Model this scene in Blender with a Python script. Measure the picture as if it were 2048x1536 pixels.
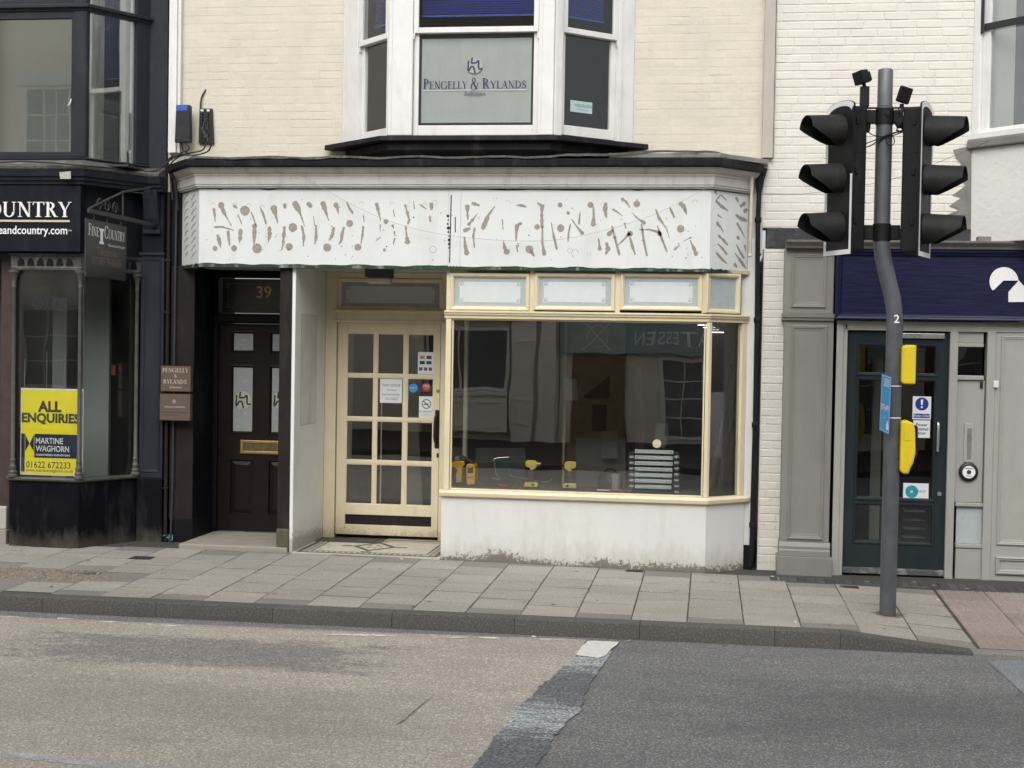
import bpy, bmesh, math, random
from mathutils import Vector, Matrix
random.seed(7)
RD = math.radians
scene = bpy.context.scene
for o in list(bpy.data.objects):
    bpy.data.objects.remove(o)

# ------------------------------------------------------------------ camera
FPX = 2800.0                       # focal length in pixels of the 2048 x 1536 photograph
YAW, PITCH, ROLL = RD(8.0), RD(1.5), RD(1.0)
CAM = Vector((0.0, -12.6, 1.93))
Fw = Vector((-math.sin(YAW) * math.cos(PITCH), math.cos(YAW) * math.cos(PITCH), -math.sin(PITCH)))
R0 = Vector((math.cos(YAW), math.sin(YAW), 0))
U0 = R0.cross(Fw)
Rt = R0 * math.cos(ROLL) + U0 * math.sin(ROLL)
Up = U0 * math.cos(ROLL) - R0 * math.sin(ROLL)
cd = bpy.data.cameras.new('camera')
cd.sensor_width = 36.0
cd.lens = 36.0 * FPX / 2048.0
cd.clip_end = 500
cam = bpy.data.objects.new('camera', cd)
scene.collection.objects.link(cam)
m = Matrix((Rt, Up, -Fw)).transposed().to_4x4()
m.translation = CAM
cam.matrix_world = m
scene.camera = cam

# ------------------------------------------------------------------ overcast sky, weak wide sun, exposure
world = bpy.data.worlds.new('World')
scene.world = world
world.use_nodes = True
wn = world.node_tree
for n in list(wn.nodes):
    wn.nodes.remove(n)
sky = wn.nodes.new('ShaderNodeTexSky')
sky.sky_type = 'NISHITA'
sky.sun_disc = False
sky.sun_elevation = RD(44)
sky.sun_rotation = RD(192)
sky.dust_density = 4.0
hs = wn.nodes.new('ShaderNodeHueSaturation')
hs.inputs['Saturation'].default_value = 0.22      # a grey overcast
bg = wn.nodes.new('ShaderNodeBackground')
bg.inputs['Strength'].default_value = 0.15
wo = wn.nodes.new('ShaderNodeOutputWorld')
wn.links.new(sky.outputs[0], hs.inputs['Color'])
wn.links.new(hs.outputs[0], bg.inputs['Color'])
wn.links.new(bg.outputs[0], wo.inputs['Surface'])
sd = bpy.data.lights.new('sun', 'SUN')
sd.energy = 1.3
sd.angle = RD(60)
sd.color = (1.0, 0.985, 0.96)
sun = bpy.data.objects.new('sun', sd)
scene.collection.objects.link(sun)
sun.rotation_euler = Vector((-0.16, 0.75, -0.75)).to_track_quat('-Z', 'Y').to_euler()
vs = scene.view_settings
vs.view_transform = 'Standard'
vs.look = 'None'
vs.gamma = 1.0
vs.exposure = 0.4

# ------------------------------------------------------------------ from the photograph's lines of sight to real planes
def ray(px, py):
    return Fw + Rt * ((px - 1024) / FPX) - Up * ((py - 768) / FPX)

def ground(px, py, z):
    d = ray(px, py)
    return CAM + d * ((z - CAM.z) / d.z)

class Face:
    """A vertical plane over the plan line a -> b; u runs along it, y into the building, z up."""
    def __init__(s, a, b):
        s.a = Vector((a[0], a[1], 0)); s.b = Vector((b[0], b[1], 0))
        s.L = (s.b - s.a).length
        s.d = (s.b - s.a).normalized()
        s.n = Vector((s.d.y, -s.d.x, 0))          # outward
        s.M = Matrix((s.d, -s.n, Vector((0, 0, 1)))).transposed().to_4x4()
        s.M.translation = s.a
    def p(s, px, py):
        d = ray(px, py)
        t = (s.a - CAM).dot(s.n) / d.dot(s.n)
        q = CAM + d * t
        return (q - s.a).dot(s.d), q.z
    def u(s, px, py): return s.p(px, py)[0]
    def z(s, px, py): return s.p(px, py)[1]
    def r(s, x0, y0, x1, y1):
        xm, ym = (x0 + x1) / 2, (y0 + y1) / 2
        return s.u(x0, ym), s.u(x1, ym), s.z(xm, y1), s.z(xm, y0)
    def mb(s): return MB(s.M)
def plane(Y):
    return Face((0, Y), (1, Y))

# ------------------------------------------------------------------ mesh builder
class MB:
    def __init__(s, M=None):
        s.V = []; s.F = []; s.M = M
    def add(s, vs_, fs_):
        b = len(s.V)
        for p in vs_:
            p = Vector(p)
            s.V.append(s.M @ p if s.M is not None else p)
        for f in fs_:
            s.F.append([b + i for i in f])
        return s
    def box(s, x0, x1, y0, y1, z0, z1):
        return s.add([(x0, y0, z0), (x1, y0, z0), (x1, y1, z0), (x0, y1, z0), (x0, y0, z1), (x1, y0, z1), (x1, y1, z1), (x0, y1, z1)],
                     [(0, 3, 2, 1), (4, 5, 6, 7), (0, 1, 5, 4), (1, 2, 6, 5), (2, 3, 7, 6), (3, 0, 4, 7)])
    def ring(s, x0, x1, z0, z1, w, y0, y1):
        wl, wr, wb, wt = w if isinstance(w, tuple) else (w, w, w, w)
        s.box(x0, x0 + wl, y0, y1, z0, z1); s.box(x1 - wr, x1, y0, y1, z0, z1)
        s.box(x0 + wl, x1 - wr, y0, y1, z0, z0 + wb); s.box(x0 + wl, x1 - wr, y0, y1, z1 - wt, z1)
        return s
    def mitre(s, x0, x1, z0, z1, prof):
        """picture-frame moulding: prof = [(inset, y)], swept round a rectangle with mitred corners"""
        n = len(prof); vs_ = []; fs_ = []
        for i, y in prof:
            vs_ += [(x0 + i, y, z0 + i), (x1 - i, y, z0 + i), (x1 - i, y, z1 - i), (x0 + i, y, z1 - i)]
        for k in range(n - 1):
            for c in range(4):
                d = (c + 1) % 4
                fs_.append((k * 4 + c, k * 4 + d, (k + 1) * 4 + d, (k + 1) * 4 + c))
        return s.add(vs_, fs_)
    def plate(s, x0, x1, y, z0, z1):
        return s.add([(x0, y, z0), (x1, y, z0), (x1, y, z1), (x0, y, z1)], [(0, 1, 2, 3)])
    def prism(s, pts, vec):
        n = len(pts); v = Vector(vec)
        P = [Vector(p) for p in pts]
        s.add(P + [p + v for p in P], [tuple(range(n)), tuple(range(2 * n - 1, n - 1, -1))] + [(i, i + n, (i + 1) % n + n, (i + 1) % n) for i in range(n)])
        return s
    def shape(s, pts2, y0, y1):
        """polygon in local x, z, from depth y0 (front) to y1"""
        return s.prism([(p[0], y0, p[1]) for p in pts2], (0, y1 - y0, 0))
    def tube(s, path, r, n=8, caps=True):
        P = [Vector(p) for p in path]; N = len(P); rr = r if isinstance(r, (list, tuple)) else [r] * N
        up = None; vs_ = []
        for i in range(N):
            t = (P[min(i + 1, N - 1)] - P[max(i - 1, 0)]).normalized()
            if up is None:
                up = t.orthogonal().normalized()
            else:
                up = (up - t * up.dot(t)); up = up.normalized() if up.length > 1e-6 else t.orthogonal().normalized()
            w = t.cross(up)
            for k in range(n):
                a = 2 * math.pi * k / n
                vs_.append(P[i] + (up * math.cos(a) + w * math.sin(a)) * rr[i])
        fs_ = [(i * n + k, i * n + (k + 1) % n, (i + 1) * n + (k + 1) % n, (i + 1) * n + k) for i in range(N - 1) for k in range(n)]
        if caps:
            fs_ += [tuple(range(n - 1, -1, -1)), tuple((N - 1) * n + k for k in range(n))]
        return s.add(vs_, fs_)
    def lathe(s, c, axis, prof, n=24, squash=1.0):
        """prof = [(radius, along)] round an axis"""
        c = Vector(c); t = Vector(axis).normalized(); u_ = t.orthogonal().normalized(); w = t.cross(u_); vs_ = []
        for r, h in prof:
            for k in range(n):
                a = 2 * math.pi * k / n
                vs_.append(c + t * h + (u_ * math.cos(a) + w * math.sin(a)) * r)
        N = len(prof)
        fs_ = [(i * n + k, i * n + (k + 1) % n, (i + 1) * n + (k + 1) % n, (i + 1) * n + k) for i in range(N - 1) for k in range(n)]
        fs_ += [tuple(range(n - 1, -1, -1)), tuple((N - 1) * n + k for k in range(n))]
        return s.add(vs_, fs_)
    def sweep(s, path, prof, closed=True):
        """prof = [(out, z)] swept along the plan polyline path (left to right, outward = towards the street)"""
        P = [Vector((p[0], p[1])) for p in path]; N = len(P); n = len(prof); vs_ = []
        nr = []
        for i in range(N - 1):
            d = (P[i + 1] - P[i]).normalized(); nr.append(Vector((d.y, -d.x)))
        for i in range(N):
            if i == 0: m_ = nr[0]
            elif i == N - 1: m_ = nr[-1]
            else:
                m_ = (nr[i - 1] + nr[i]); m_ = m_ / m_.dot(nr[i])
            for o_, z in prof:
                q = P[i] + m_ * o_
                vs_.append((q.x, q.y, z))
        fs_ = []
        for i in range(N - 1):
            for k in range(n if closed else n - 1):
                l = (k + 1) % n
                fs_.append((i * n + k, i * n + l, (i + 1) * n + l, (i + 1) * n + k))
        if closed:
            fs_ += [tuple(range(n)), tuple((N - 1) * n + k for k in range(n - 1, -1, -1))]
        return s.add(vs_, fs_)
    def build(s, name, mat, parent=None, bev=0, smooth=False, seg=2):
        o_ = base(parent)
        me = bpy.data.meshes.new(name)
        me.from_pydata([v - o_ for v in s.V], [], s.F)
        me.validate()
        bm = bmesh.new(); bm.from_mesh(me)
        bmesh.ops.recalc_face_normals(bm, faces=bm.faces)
        bm.to_mesh(me); bm.free()
        me.materials.append(mat)
        if smooth:
            me.shade_smooth()
            me.set_sharp_from_angle(angle=RD(35))
        ob = bpy.data.objects.new(name, me)
        scene.collection.objects.link(ob)
        ob.parent = parent
        if bev:
            b = ob.modifiers.new('bevel', 'BEVEL'); b.width = bev; b.segments = seg; b.limit_method = 'ANGLE'; b.angle_limit = RD(40)
        return ob

def base(parent):
    v = Vector((0, 0, 0))
    while parent is not None:
        v += parent.location; parent = parent.parent
    return v
def tag(o, label=None, cat=None, group=None, kind=None):
    if label: o['label'] = label
    if cat: o['category'] = cat
    if group: o['group'] = group
    if kind: o['kind'] = kind
    return o
def thing(name, loc, label, cat, group=None):
    e = bpy.data.objects.new(name, None)
    e.empty_display_size = 0.1
    scene.collection.objects.link(e)
    e.location = loc
    return tag(e, label, cat, group)
def at_base(ob, loc):
    """move the origin of a one-mesh thing to its base"""
    loc = Vector(loc)
    ob.data.transform(Matrix.Translation(-loc)); ob.location = loc
    return ob

# ------------------------------------------------------------------ materials
def newmat(name):
    m_ = bpy.data.materials.new(name); m_.use_nodes = True
    nt = m_.node_tree
    return m_, nt, nt.nodes['Principled BSDF']
def N(nt, t, **kw):
    n = nt.nodes.new(t)
    for k, v in kw.items():
        if k in n.inputs: n.inputs[k].default_value = v
        else: setattr(n, k, v)
    return n
def noise(nt, vec, scale, detail=4, rough=0.55):
    n = N(nt, 'ShaderNodeTexNoise', Scale=scale, Detail=detail, Roughness=rough)
    if vec is not None: nt.links.new(vec, n.inputs['Vector'])
    return n.outputs['Fac']
def ramp(nt, fac, a, b, ca=(0, 0, 0, 1), cb=(1, 1, 1, 1)):
    r_ = nt.nodes.new('ShaderNodeValToRGB')
    r_.color_ramp.elements[0].position = a; r_.color_ramp.elements[0].color = ca
    r_.color_ramp.elements[1].position = b; r_.color_ramp.elements[1].color = cb
    nt.links.new(fac, r_.inputs['Fac'])
    return r_.outputs['Color']
def mixc(nt, fac, a, b, mode='MIX'):
    x = nt.nodes.new('ShaderNodeMix'); x.data_type = 'RGBA'; x.blend_type = mode
    for sock, v in ((x.inputs['Factor'], fac), (x.inputs['A'], a), (x.inputs['B'], b)):
        if isinstance(v, bpy.types.NodeSocket): nt.links.new(v, sock)
        elif isinstance(v, (int, float)): sock.default_value = v
        else: sock.default_value = (*v[:3], 1)
    return x.outputs['Result']
def mth(nt, op, a, b=None, clamp=False):
    x = nt.nodes.new('ShaderNodeMath'); x.operation = op; x.use_clamp = clamp
    for i, v in enumerate((a, b)):
        if v is None: continue
        if isinstance(v, (int, float)): x.inputs[i].default_value = v
        else: nt.links.new(v, x.inputs[i])
    return x.outputs[0]
def pos(nt, scale=(1, 1, 1)):
    g = nt.nodes.new('ShaderNodeNewGeometry')
    if scale == (1, 1, 1): return g.outputs['Position']
    mp = nt.nodes.new('ShaderNodeMapping'); mp.inputs['Scale'].default_value = scale
    nt.links.new(g.outputs['Position'], mp.inputs['Vector'])
    return mp.outputs[0]
def bump(nt, p, height, dist, strength=1.0):
    b = nt.nodes.new('ShaderNodeBump'); b.inputs['Distance'].default_value = dist; b.inputs['Strength'].default_value = strength
    nt.links.new(height, b.inputs['Height']); nt.links.new(b.outputs[0], p.inputs['Normal'])
def paint(name, col, rough=0.5, var=0.12, scale=5.0, bmp=0.0006, bscale=90, metal=0.0, dirt=None, dirt_amt=0.35, dirt_scale=7, streak=True, spec=0.4,
          foot=None, objvar=0.0):
    """painted / weathered surface: two noise tints, grime with ragged edges, fine relief"""
    m_, nt, p = newmat(name)
    v = pos(nt)
    c = mixc(nt, ramp(nt, noise(nt, v, scale, 6), 0.3, 0.75), tuple(x * (1 - var) for x in col), tuple(min(1, x * (1 + var * 0.6)) for x in col))
    if objvar:
        oi = nt.nodes.new('ShaderNodeObjectInfo')
        hv = nt.nodes.new('ShaderNodeHueSaturation')
        nt.links.new(c, hv.inputs['Color'])
        nt.links.new(mth(nt, 'ADD', mth(nt, 'MULTIPLY', oi.outputs['Random'], 2 * objvar), 1 - objvar), hv.inputs['Value'])
        c = hv.outputs['Color']
    if dirt is not None:
        dv = pos(nt, (1, 1, 0.22)) if streak else v
        d1 = ramp(nt, noise(nt, dv, dirt_scale, 8, 0.65), 0.52, 0.78)
        c = mixc(nt, mth(nt, 'MULTIPLY', d1, dirt_amt), c, dirt)
        d2 = ramp(nt, noise(nt, v, 55, 3), 0.66, 0.76)
        c = mixc(nt, mth(nt, 'MULTIPLY', d2, dirt_amt * 0.8), c, dirt)
    if foot is not None:                       # splash-back mould on a wall foot: (height of its ragged edge, colour, strength)
        zt, fc, fs = foot
        sx = nt.nodes.new('ShaderNodeSeparateXYZ'); nt.links.new(v, sx.inputs[0])
        e = mth(nt, 'SUBTRACT', zt, sx.outputs['Z'])
        n1 = mth(nt, 'MULTIPLY', mth(nt, 'SUBTRACT', noise(nt, v, 1.3, 3), 0.5), 1.7)
        n2 = mth(nt, 'MULTIPLY', mth(nt, 'SUBTRACT', noise(nt, v, 30, 8, 0.8), 0.5), 2.4)
        n3 = mth(nt, 'MULTIPLY', mth(nt, 'SUBTRACT', noise(nt, pos(nt, (1, 1, 0.4)), 9, 8, 0.7), 0.5), 1.4)
        val = mth(nt, 'ADD', mth(nt, 'MULTIPLY', e, 5.0), mth(nt, 'ADD', n1, n2))
        wash = ramp(nt, mth(nt, 'ADD', mth(nt, 'MULTIPLY', mth(nt, 'ADD', e, 0.16), 2.6), n3), 0.15, 0.95)
        c = mixc(nt, mth(nt, 'MULTIPLY', wash, 0.75 * fs), c, (0.36, 0.315, 0.235))
        c = mixc(nt, mth(nt, 'MULTIPLY', ramp(nt, val, 0.38, 0.5), fs), c, fc)
    nt.links.new(c, p.inputs['Base Color'])
    rr = mth(nt, 'ADD', mth(nt, 'MULTIPLY', noise(nt, v, 14, 3), 0.22), rough - 0.11, True)
    nt.links.new(rr, p.inputs['Roughness'])
    p.inputs['Metallic'].default_value = metal
    p.inputs['Specular IOR Level'].default_value = spec
    if bmp:
        bump(nt, p, mth(nt, 'ADD', noise(nt, v, bscale, 4), mth(nt, 'MULTIPLY', noise(nt, v, bscale * 0.12, 3), 3.0)), bmp)
    return m_
def flat(name, col, rough=0.45, var=0.05, metal=0.0):
    return paint(name, col, rough, var, 9, 0.0, 80, metal)
def glass(name, tint=(0.93, 0.95, 0.94), gain=1.0, wave=0.0, wscale=1.2, haze=0.0):
    m_, nt, p = newmat(name)
    nt.nodes.remove(p)
    out = nt.nodes['Material Output']
    tr = N(nt, 'ShaderNodeBsdfTransparent'); tr.inputs['Color'].default_value = (*tint, 1)
    gl = N(nt, 'ShaderNodeBsdfGlossy'); gl.inputs['Roughness'].default_value = 0.0; gl.inputs['Color'].default_value = (1, 1, 1, 1)
    g_ = nt.nodes.new('ShaderNodeNewGeometry')                 # Schlick reflectance, the same for both faces of the sheet
    dt = nt.nodes.new('ShaderNodeVectorMath'); dt.operation = 'DOT_PRODUCT'
    nt.links.new(g_.outputs['Incoming'], dt.inputs[0]); nt.links.new(g_.outputs['Normal'], dt.inputs[1])
    om = mth(nt, 'SUBTRACT', 1.0, mth(nt, 'ABSOLUTE', dt.outputs['Value']), True)
    fac = mth(nt, 'MULTIPLY', mth(nt, 'ADD', 0.043, mth(nt, 'MULTIPLY', mth(nt, 'POWER', om, 5.0), 0.957)), gain, True)
    if wave:
        b = N(nt, 'ShaderNodeBump', Distance=wave)
        nt.links.new(noise(nt, pos(nt, (1, 1, 0.55)), wscale, 2), b.inputs['Height'])
        nt.links.new(b.outputs[0], gl.inputs['Normal'])
    mx = nt.nodes.new('ShaderNodeMixShader')
    nt.links.new(fac, mx.inputs[0]); nt.links.new(tr.outputs[0], mx.inputs[1]); nt.links.new(gl.outputs[0], mx.inputs[2])
    if haze:                                   # film of dust on the pane
        df = N(nt, 'ShaderNodeBsdfDiffuse'); df.inputs['Color'].default_value = (0.5, 0.5, 0.47, 1)
        m2 = nt.nodes.new('ShaderNodeMixShader')
        nt.links.new(mth(nt, 'MULTIPLY', ramp(nt, noise(nt, pos(nt, (1, 1, 0.4)), 3.0, 6), 0.35, 0.75), haze), m2.inputs[0])
        nt.links.new(mx.outputs[0], m2.inputs[1]); nt.links.new(df.outputs[0], m2.inputs[2])
        mx = m2
    nt.links.new(mx.outputs[0], out.inputs['Surface'])
    return m_
def emit(name, col, s):
    m_, nt, p = newmat(name)
    p.inputs['Base Color'].default_value = (*col, 1)
    p.inputs['Emission Color'].default_value = (*col, 1); p.inputs['Emission Strength'].default_value = s
    return m_

# ------------------------------------------------------------------ lettering
def text_mesh(mb, txt, x, z, size, y, align='LEFT', width=None, mirror=False, bold=0.0, shear=0.0):
    cu = bpy.data.curves.new('t', 'FONT'); cu.body = txt; cu.size = size; cu.align_x = align; cu.offset = bold; cu.shear = shear
    cu.resolution_u = 3
    ob = bpy.data.objects.new('t', cu); scene.collection.objects.link(ob)
    bpy.context.view_layer.update()
    me = bpy.data.meshes.new_from_object(ob.evaluated_get(bpy.context.evaluated_depsgraph_get()))
    co = [v.co.copy() for v in me.vertices]
    if co:
        k = 1.0
        x0 = min(c.x for c in co); x1 = max(c.x for c in co)
        if width: k = width / (x1 - x0)
        mb.add([(x + (c.x - (x0 if align == 'LEFT' else 0)) * k, y, z + c.y) for c in co], [tuple(p.vertices) for p in me.polygons])
    bpy.data.objects.remove(ob); bpy.data.curves.remove(cu); bpy.data.meshes.remove(me)
    return mb

def _arc(cx, cy, rx, ry, a0, a1, wx, wy, n=14):
    out = []; inn = []
    for i in range(n + 1):
        a = RD(a0 + (a1 - a0) * i / n); c, s_ = math.cos(a), math.sin(a)
        out.append((cx + rx * c, cy + ry * s_)); inn.append((cx + (rx - wx) * c, cy + (ry - wy) * s_))
    return [[out[i], out[i + 1], inn[i + 1], inn[i]] for i in range(n)]
def _bar(x0, y0, x1, y1, w):
    return [[(x0 - w / 2, y0), (x0 + w / 2, y0), (x1 + w / 2, y1), (x1 - w / 2, y1)]]
def _h(x0, x1, y, t):
    return [[(x0, y), (x1, y), (x1, y + t), (x0, y + t)]]
def _foot(x, y, w=0.17):
    return _h(x - w, x + w, y, 0.045)
TK, TN = 0.15, 0.055
def glyph(c):
    st = lambda x: _bar(x, 0, x, 1, TK) + _foot(x, 0) + _foot(x, 0.955)
    if c == 'P': return st(.16) + _arc(.2, .735, .38, .265, -90, 90, TK, TN), .62
    if c == 'R': return st(.16) + _arc(.2, .75, .36, .25, -90, 90, TK, TN) + _bar(.62, 0, .34, .52, TK) + _foot(.66, 0, .1), .76
    if c == 'E': return st(.16) + _h(.16, .6, .945, TN) + _h(.16, .5, .5, TN) + _h(.16, .64, 0, TN) + _bar(.6, .86, .58, 1, .05) + _bar(.5, .43, .5, .62, .04) + _bar(.64, 0, .66, .17, .05), .68
    if c == 'F': return st(.16) + _h(.16, .58, .945, TN) + _h(.16, .48, .48, TN) + _bar(.58, .83, .56, 1, .05) + _bar(.48, .41, .48, .6, .04), .6
    if c == 'L': return st(.16) + _h(.16, .6, 0, TN) + _bar(.6, 0, .63, .2, .05), .64
    if c == 'I': return st(.16), .34
    if c == 'T': return st(.36) + _h(.02, .7, .945, TN) + _bar(.03, .8, .05, 1, .05) + _bar(.69, .8, .67, 1, .05), .72
    if c == 'N': return _bar(.15, 0, .15, 1, TN) + _bar(.72, 0, .72, 1, TN) + _bar(.7, 0, .15, 1, TK) + _foot(.15, 0, .12) + _foot(.72, .955, .12) + _foot(.1, .955, .1), .86
    if c == 'U': return _bar(.17, .3, .17, 1, TK) + _bar(.7, .3, .7, 1, TN) + _arc(.41, .32, .315, .34, 180, 360, .13, TN) + _foot(.17, .955, .14) + _foot(.7, .955, .12), .86
    if c == 'A': return _bar(.08, 0, .4, 1, TN) + _bar(.68, 0, .38, 1, TK) + _h(.2, .56, .32, TN) + _foot(.08, 0, .11) + _foot(.68, 0, .13), .78
    if c == 'Y': return _bar(.36, 0, .36, .48, TK) + _bar(.36, .42, .08, 1, TK) + _bar(.38, .42, .66, 1, TN) + _foot(.36, 0, .15) + _foot(.08, .955, .12) + _foot(.66, .955, .1), .74
    if c == 'D': return st(.16) + _arc(.22, .5, .56, .5, -90, 90, TK, TN), .84
    if c == 'O': return _arc(.5, .5, .48, .52, 0, 360, TK, TN, 28), 1.0
    if c == 'C': return _arc(.5, .5, .48, .52, 42, 318, TK, TN, 24) + _bar(.84, .66, .85, .98, .04) + _bar(.84, .04, .85, .22, .04), .9
    if c == 'G': return _arc(.5, .5, .48, .52, 42, 330, TK, TN, 24) + _bar(.84, .66, .85, .98, .04) + _bar(.82, .06, .82, .42, TK * .9) + _foot(.82, .41, .13), .98
    if c == 'S': return _arc(.3, .745, .24, .265, 20, 250, TK * .8, TN) + _arc(.3, .255, .26, .27, -160, 80, TK * .85, TN) + [[(.1, .62), (.2, .68), (.52, .38), (.42, .32)]] + _bar(.5, .7, .52, .96, .04) + _bar(.07, .02, .05, .3, .04), .6
    if c == '&': return _arc(.36, .78, .2, .22, 0, 360, .1, TN, 18) + _arc(.34, .28, .32, .3, 60, 330, .13, TN, 18) + _bar(.74, 0, .28, .66, TK) + _bar(.62, .1, .8, .55, TN) + _foot(.8, .53, .1), .94
    return [], .34
def serif_text(mb, txt, x, z, size, y, width=None, small=0.76, depth=0.0, track=0.05):
    """roman capitals; lower-case letters are set as small capitals"""
    items = []; cx = 0.0
    for c in txt:
        k = small if c.islower() else 1.0
        g, w = glyph(c.upper())
        items.append((g, cx, k)); cx += (w + track) * k
    cx -= track
    s_ = size; sx = (width / cx) if width else size
    for g, ox, k in items:
        for i, q in enumerate(g):
            e = y - 0.00006 * (i % 7)
            if depth: mb.shape([(x + (ox + a * k) * sx, z + b * k * s_) for a, b in q], e, y + depth)
            else: mb.add([(x + (ox + a * k) * sx, e, z + b * k * s_) for a, b in q], [(0, 1, 2, 3)])
    return mb

# ================================================================== THE GROUND
ROADZ = -0.17
def clamp(v, a, b): return max(a, min(b, v))
def zp(x, y):
    zf = -0.015 - 0.045 * clamp((x + 3.2) / 3.6, 0, 1)
    zk = -0.05 - 0.105 * clamp((x - 0.96) / 0.95, 0, 1)
    t = clamp((y + 2.5) / 2.5, 0, 1.3)
    return zk + (zf - zk) * t

def aggregate(name, base_c, light_c, dark_c, rough=0.85, scale=75, amt=0.55, relief=0.004, stain=None, patch=None, objvar=0.0):
    m_, nt, p = newmat(name)
    v = pos(nt)
    s1 = noise(nt, v, scale, 3, 0.7)
    c = mixc(nt, ramp(nt, s1, 0.52, 0.62), base_c, light_c)
    c = mixc(nt, mth(nt, 'MULTIPLY', ramp(nt, noise(nt, v, scale * 0.8, 3, 0.75), 0.52, 0.64), amt), c, dark_c)
    big = ramp(nt, noise(nt, pos(nt, (0.6, 1.6, 1)), 1.8, 8, 0.65), 0.36, 0.7)
    c = mixc(nt, mth(nt, 'MULTIPLY', big, 0.36), c, dark_c)
    if objvar:
        oi = nt.nodes.new('ShaderNodeObjectInfo')
        hv = nt.nodes.new('ShaderNodeHueSaturation'); nt.links.new(c, hv.inputs['Color'])
        nt.links.new(mth(nt, 'ADD', mth(nt, 'MULTIPLY', oi.outputs['Random'], 2 * objvar), 1 - objvar), hv.inputs['Value'])
        c = hv.outputs['Color']
    if stain:                                   # tyre-worn streaks along the lane: (y centre, half width, colour, x span)
        for yc, hw, sc, amt_, x0, x1 in stain:
            sx = nt.nodes.new('ShaderNodeSeparateXYZ'); nt.links.new(v, sx.inputs[0])
            dy = mth(nt, 'DIVIDE', mth(nt, 'ABSOLUTE', mth(nt, 'SUBTRACT', sx.outputs['Y'], yc)), hw)
            xm = mth(nt, 'DIVIDE', mth(nt, 'ABSOLUTE', mth(nt, 'SUBTRACT', sx.outputs['X'], (x0 + x1) / 2)), (x1 - x0) / 2)
            e = mth(nt, 'SUBTRACT', 1.0, mth(nt, 'MAXIMUM', dy, xm), True)
            nz = noise(nt, pos(nt, (1.1, 3.4, 1)), 2.6, 8, 0.7)
            fine = noise(nt, pos(nt, (0.8, 2.6, 1)), 20, 9, 0.82)
            k = ramp(nt, mth(nt, 'ADD', mth(nt, 'MULTIPLY', e, 0.5), mth(nt, 'ADD', mth(nt, 'MULTIPLY', nz, 0.55), mth(nt, 'MULTIPLY', fine, 1.0))), 0.92, 1.18)
            gr = ramp(nt, noise(nt, pos(nt, (0.8, 1.3, 1)), scale * 0.75, 4, 0.8), 0.40, 0.58)
            c = mixc(nt, mth(nt, 'MULTIPLY', mth(nt, 'MULTIPLY', k, mth(nt, 'ADD', mth(nt, 'MULTIPLY', gr, 0.8), 0.2)), amt_), c, sc)
    nt.links.new(c, p.inputs['Base Color'])
    p.inputs['Roughness'].default_value = rough
    p.inputs['Specular IOR Level'].default_value = 0.25
    bump(nt, p, mth(nt, 'ADD', s1, noise(nt, v, scale * 0.45, 3)), relief)
    return m_
M_asphalt = aggregate('asphalt', (0.14, 0.14, 0.139), (0.36, 0.36, 0.355), (0.055, 0.055, 0.056), stain=[(-4.3, 1.1, (0.06, 0.06, 0.063), 0.55, -1.2, 6)])
M_buff = aggregate('buff_surfacing', (0.345, 0.31, 0.262), (0.64, 0.59, 0.52), (0.135, 0.123, 0.11), amt=0.9,
                   stain=[(-3.55, 0.62, (0.085, 0.087, 0.095), 0.85, -5.2, -1.6), (-4.95, 0.9, (0.13, 0.125, 0.12), 0.4, -6.5, -0.6), (-2.6, 0.2, (0.16, 0.15, 0.14), 0.6, -9, 0)])
M_mortar = aggregate('mortar_bed', (0.065, 0.06, 0.053), (0.11, 0.10, 0.09), (0.04, 0.037, 0.033), scale=80)
M_infill = aggregate('concrete_infill', (0.21, 0.197, 0.177), (0.31, 0.29, 0.262), (0.115, 0.108, 0.098), scale=80, objvar=0.06)
M_slab = aggregate('concrete_slab', (0.30, 0.28, 0.245), (0.43, 0.405, 0.36), (0.165, 0.153, 0.135), scale=80, amt=0.5, relief=0.0012, objvar=0.07)
M_kerb = aggregate('kerb_concrete', (0.088, 0.084, 0.077), (0.165, 0.157, 0.143), (0.05, 0.047, 0.043), scale=80, objvar=0.1)
M_drop = aggregate('worn_kerb', (0.19, 0.18, 0.16), (0.28, 0.265, 0.24), (0.10, 0.095, 0.085), scale=80, objvar=0.1)
M_sett = aggregate('blue_brick', (0.070, 0.070, 0.073), (0.12, 0.12, 0.125), (0.035, 0.035, 0.037), scale=90, objvar=0.25)
M_tact = aggregate('tactile_red', (0.275, 0.225, 0.203), (0.37, 0.31, 0.285), (0.15, 0.12, 0.108), scale=120, objvar=0.1)
M_gravel = aggregate('gravel', (0.27, 0.21, 0.15), (0.5, 0.42, 0.33), (0.1, 0.075, 0.05), scale=60, amt=0.8, relief=0.01)
M_iron = flat('cast_iron', (0.035, 0.035, 0.036), 0.6)

def sheet(name, x0, x1, y0, y1, zf, mat, nx=1, ny=1, parent=None):
    mb = MB()
    for i in range(nx):
        for j in range(ny):
            a, b = x0 + (x1 - x0) * i / nx, x0 + (x1 - x0) * (i + 1) / nx
            c, d = y0 + (y1 - y0) * j / ny, y0 + (y1 - y0) * (j + 1) / ny
            mb.add([(a, c, zf(a, c)), (b, c, zf(b, c)), (b, d, zf(b, d)), (a, d, zf(a, d))], [(0, 1, 2, 3)])
    return mb.build(name, mat, parent)
road = sheet('road', -60, 60, -60, 40, lambda x, y: ROADZ, M_asphalt)
tag(road, 'dark grey asphalt road surface beside the kerb', None, None, 'structure')
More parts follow.
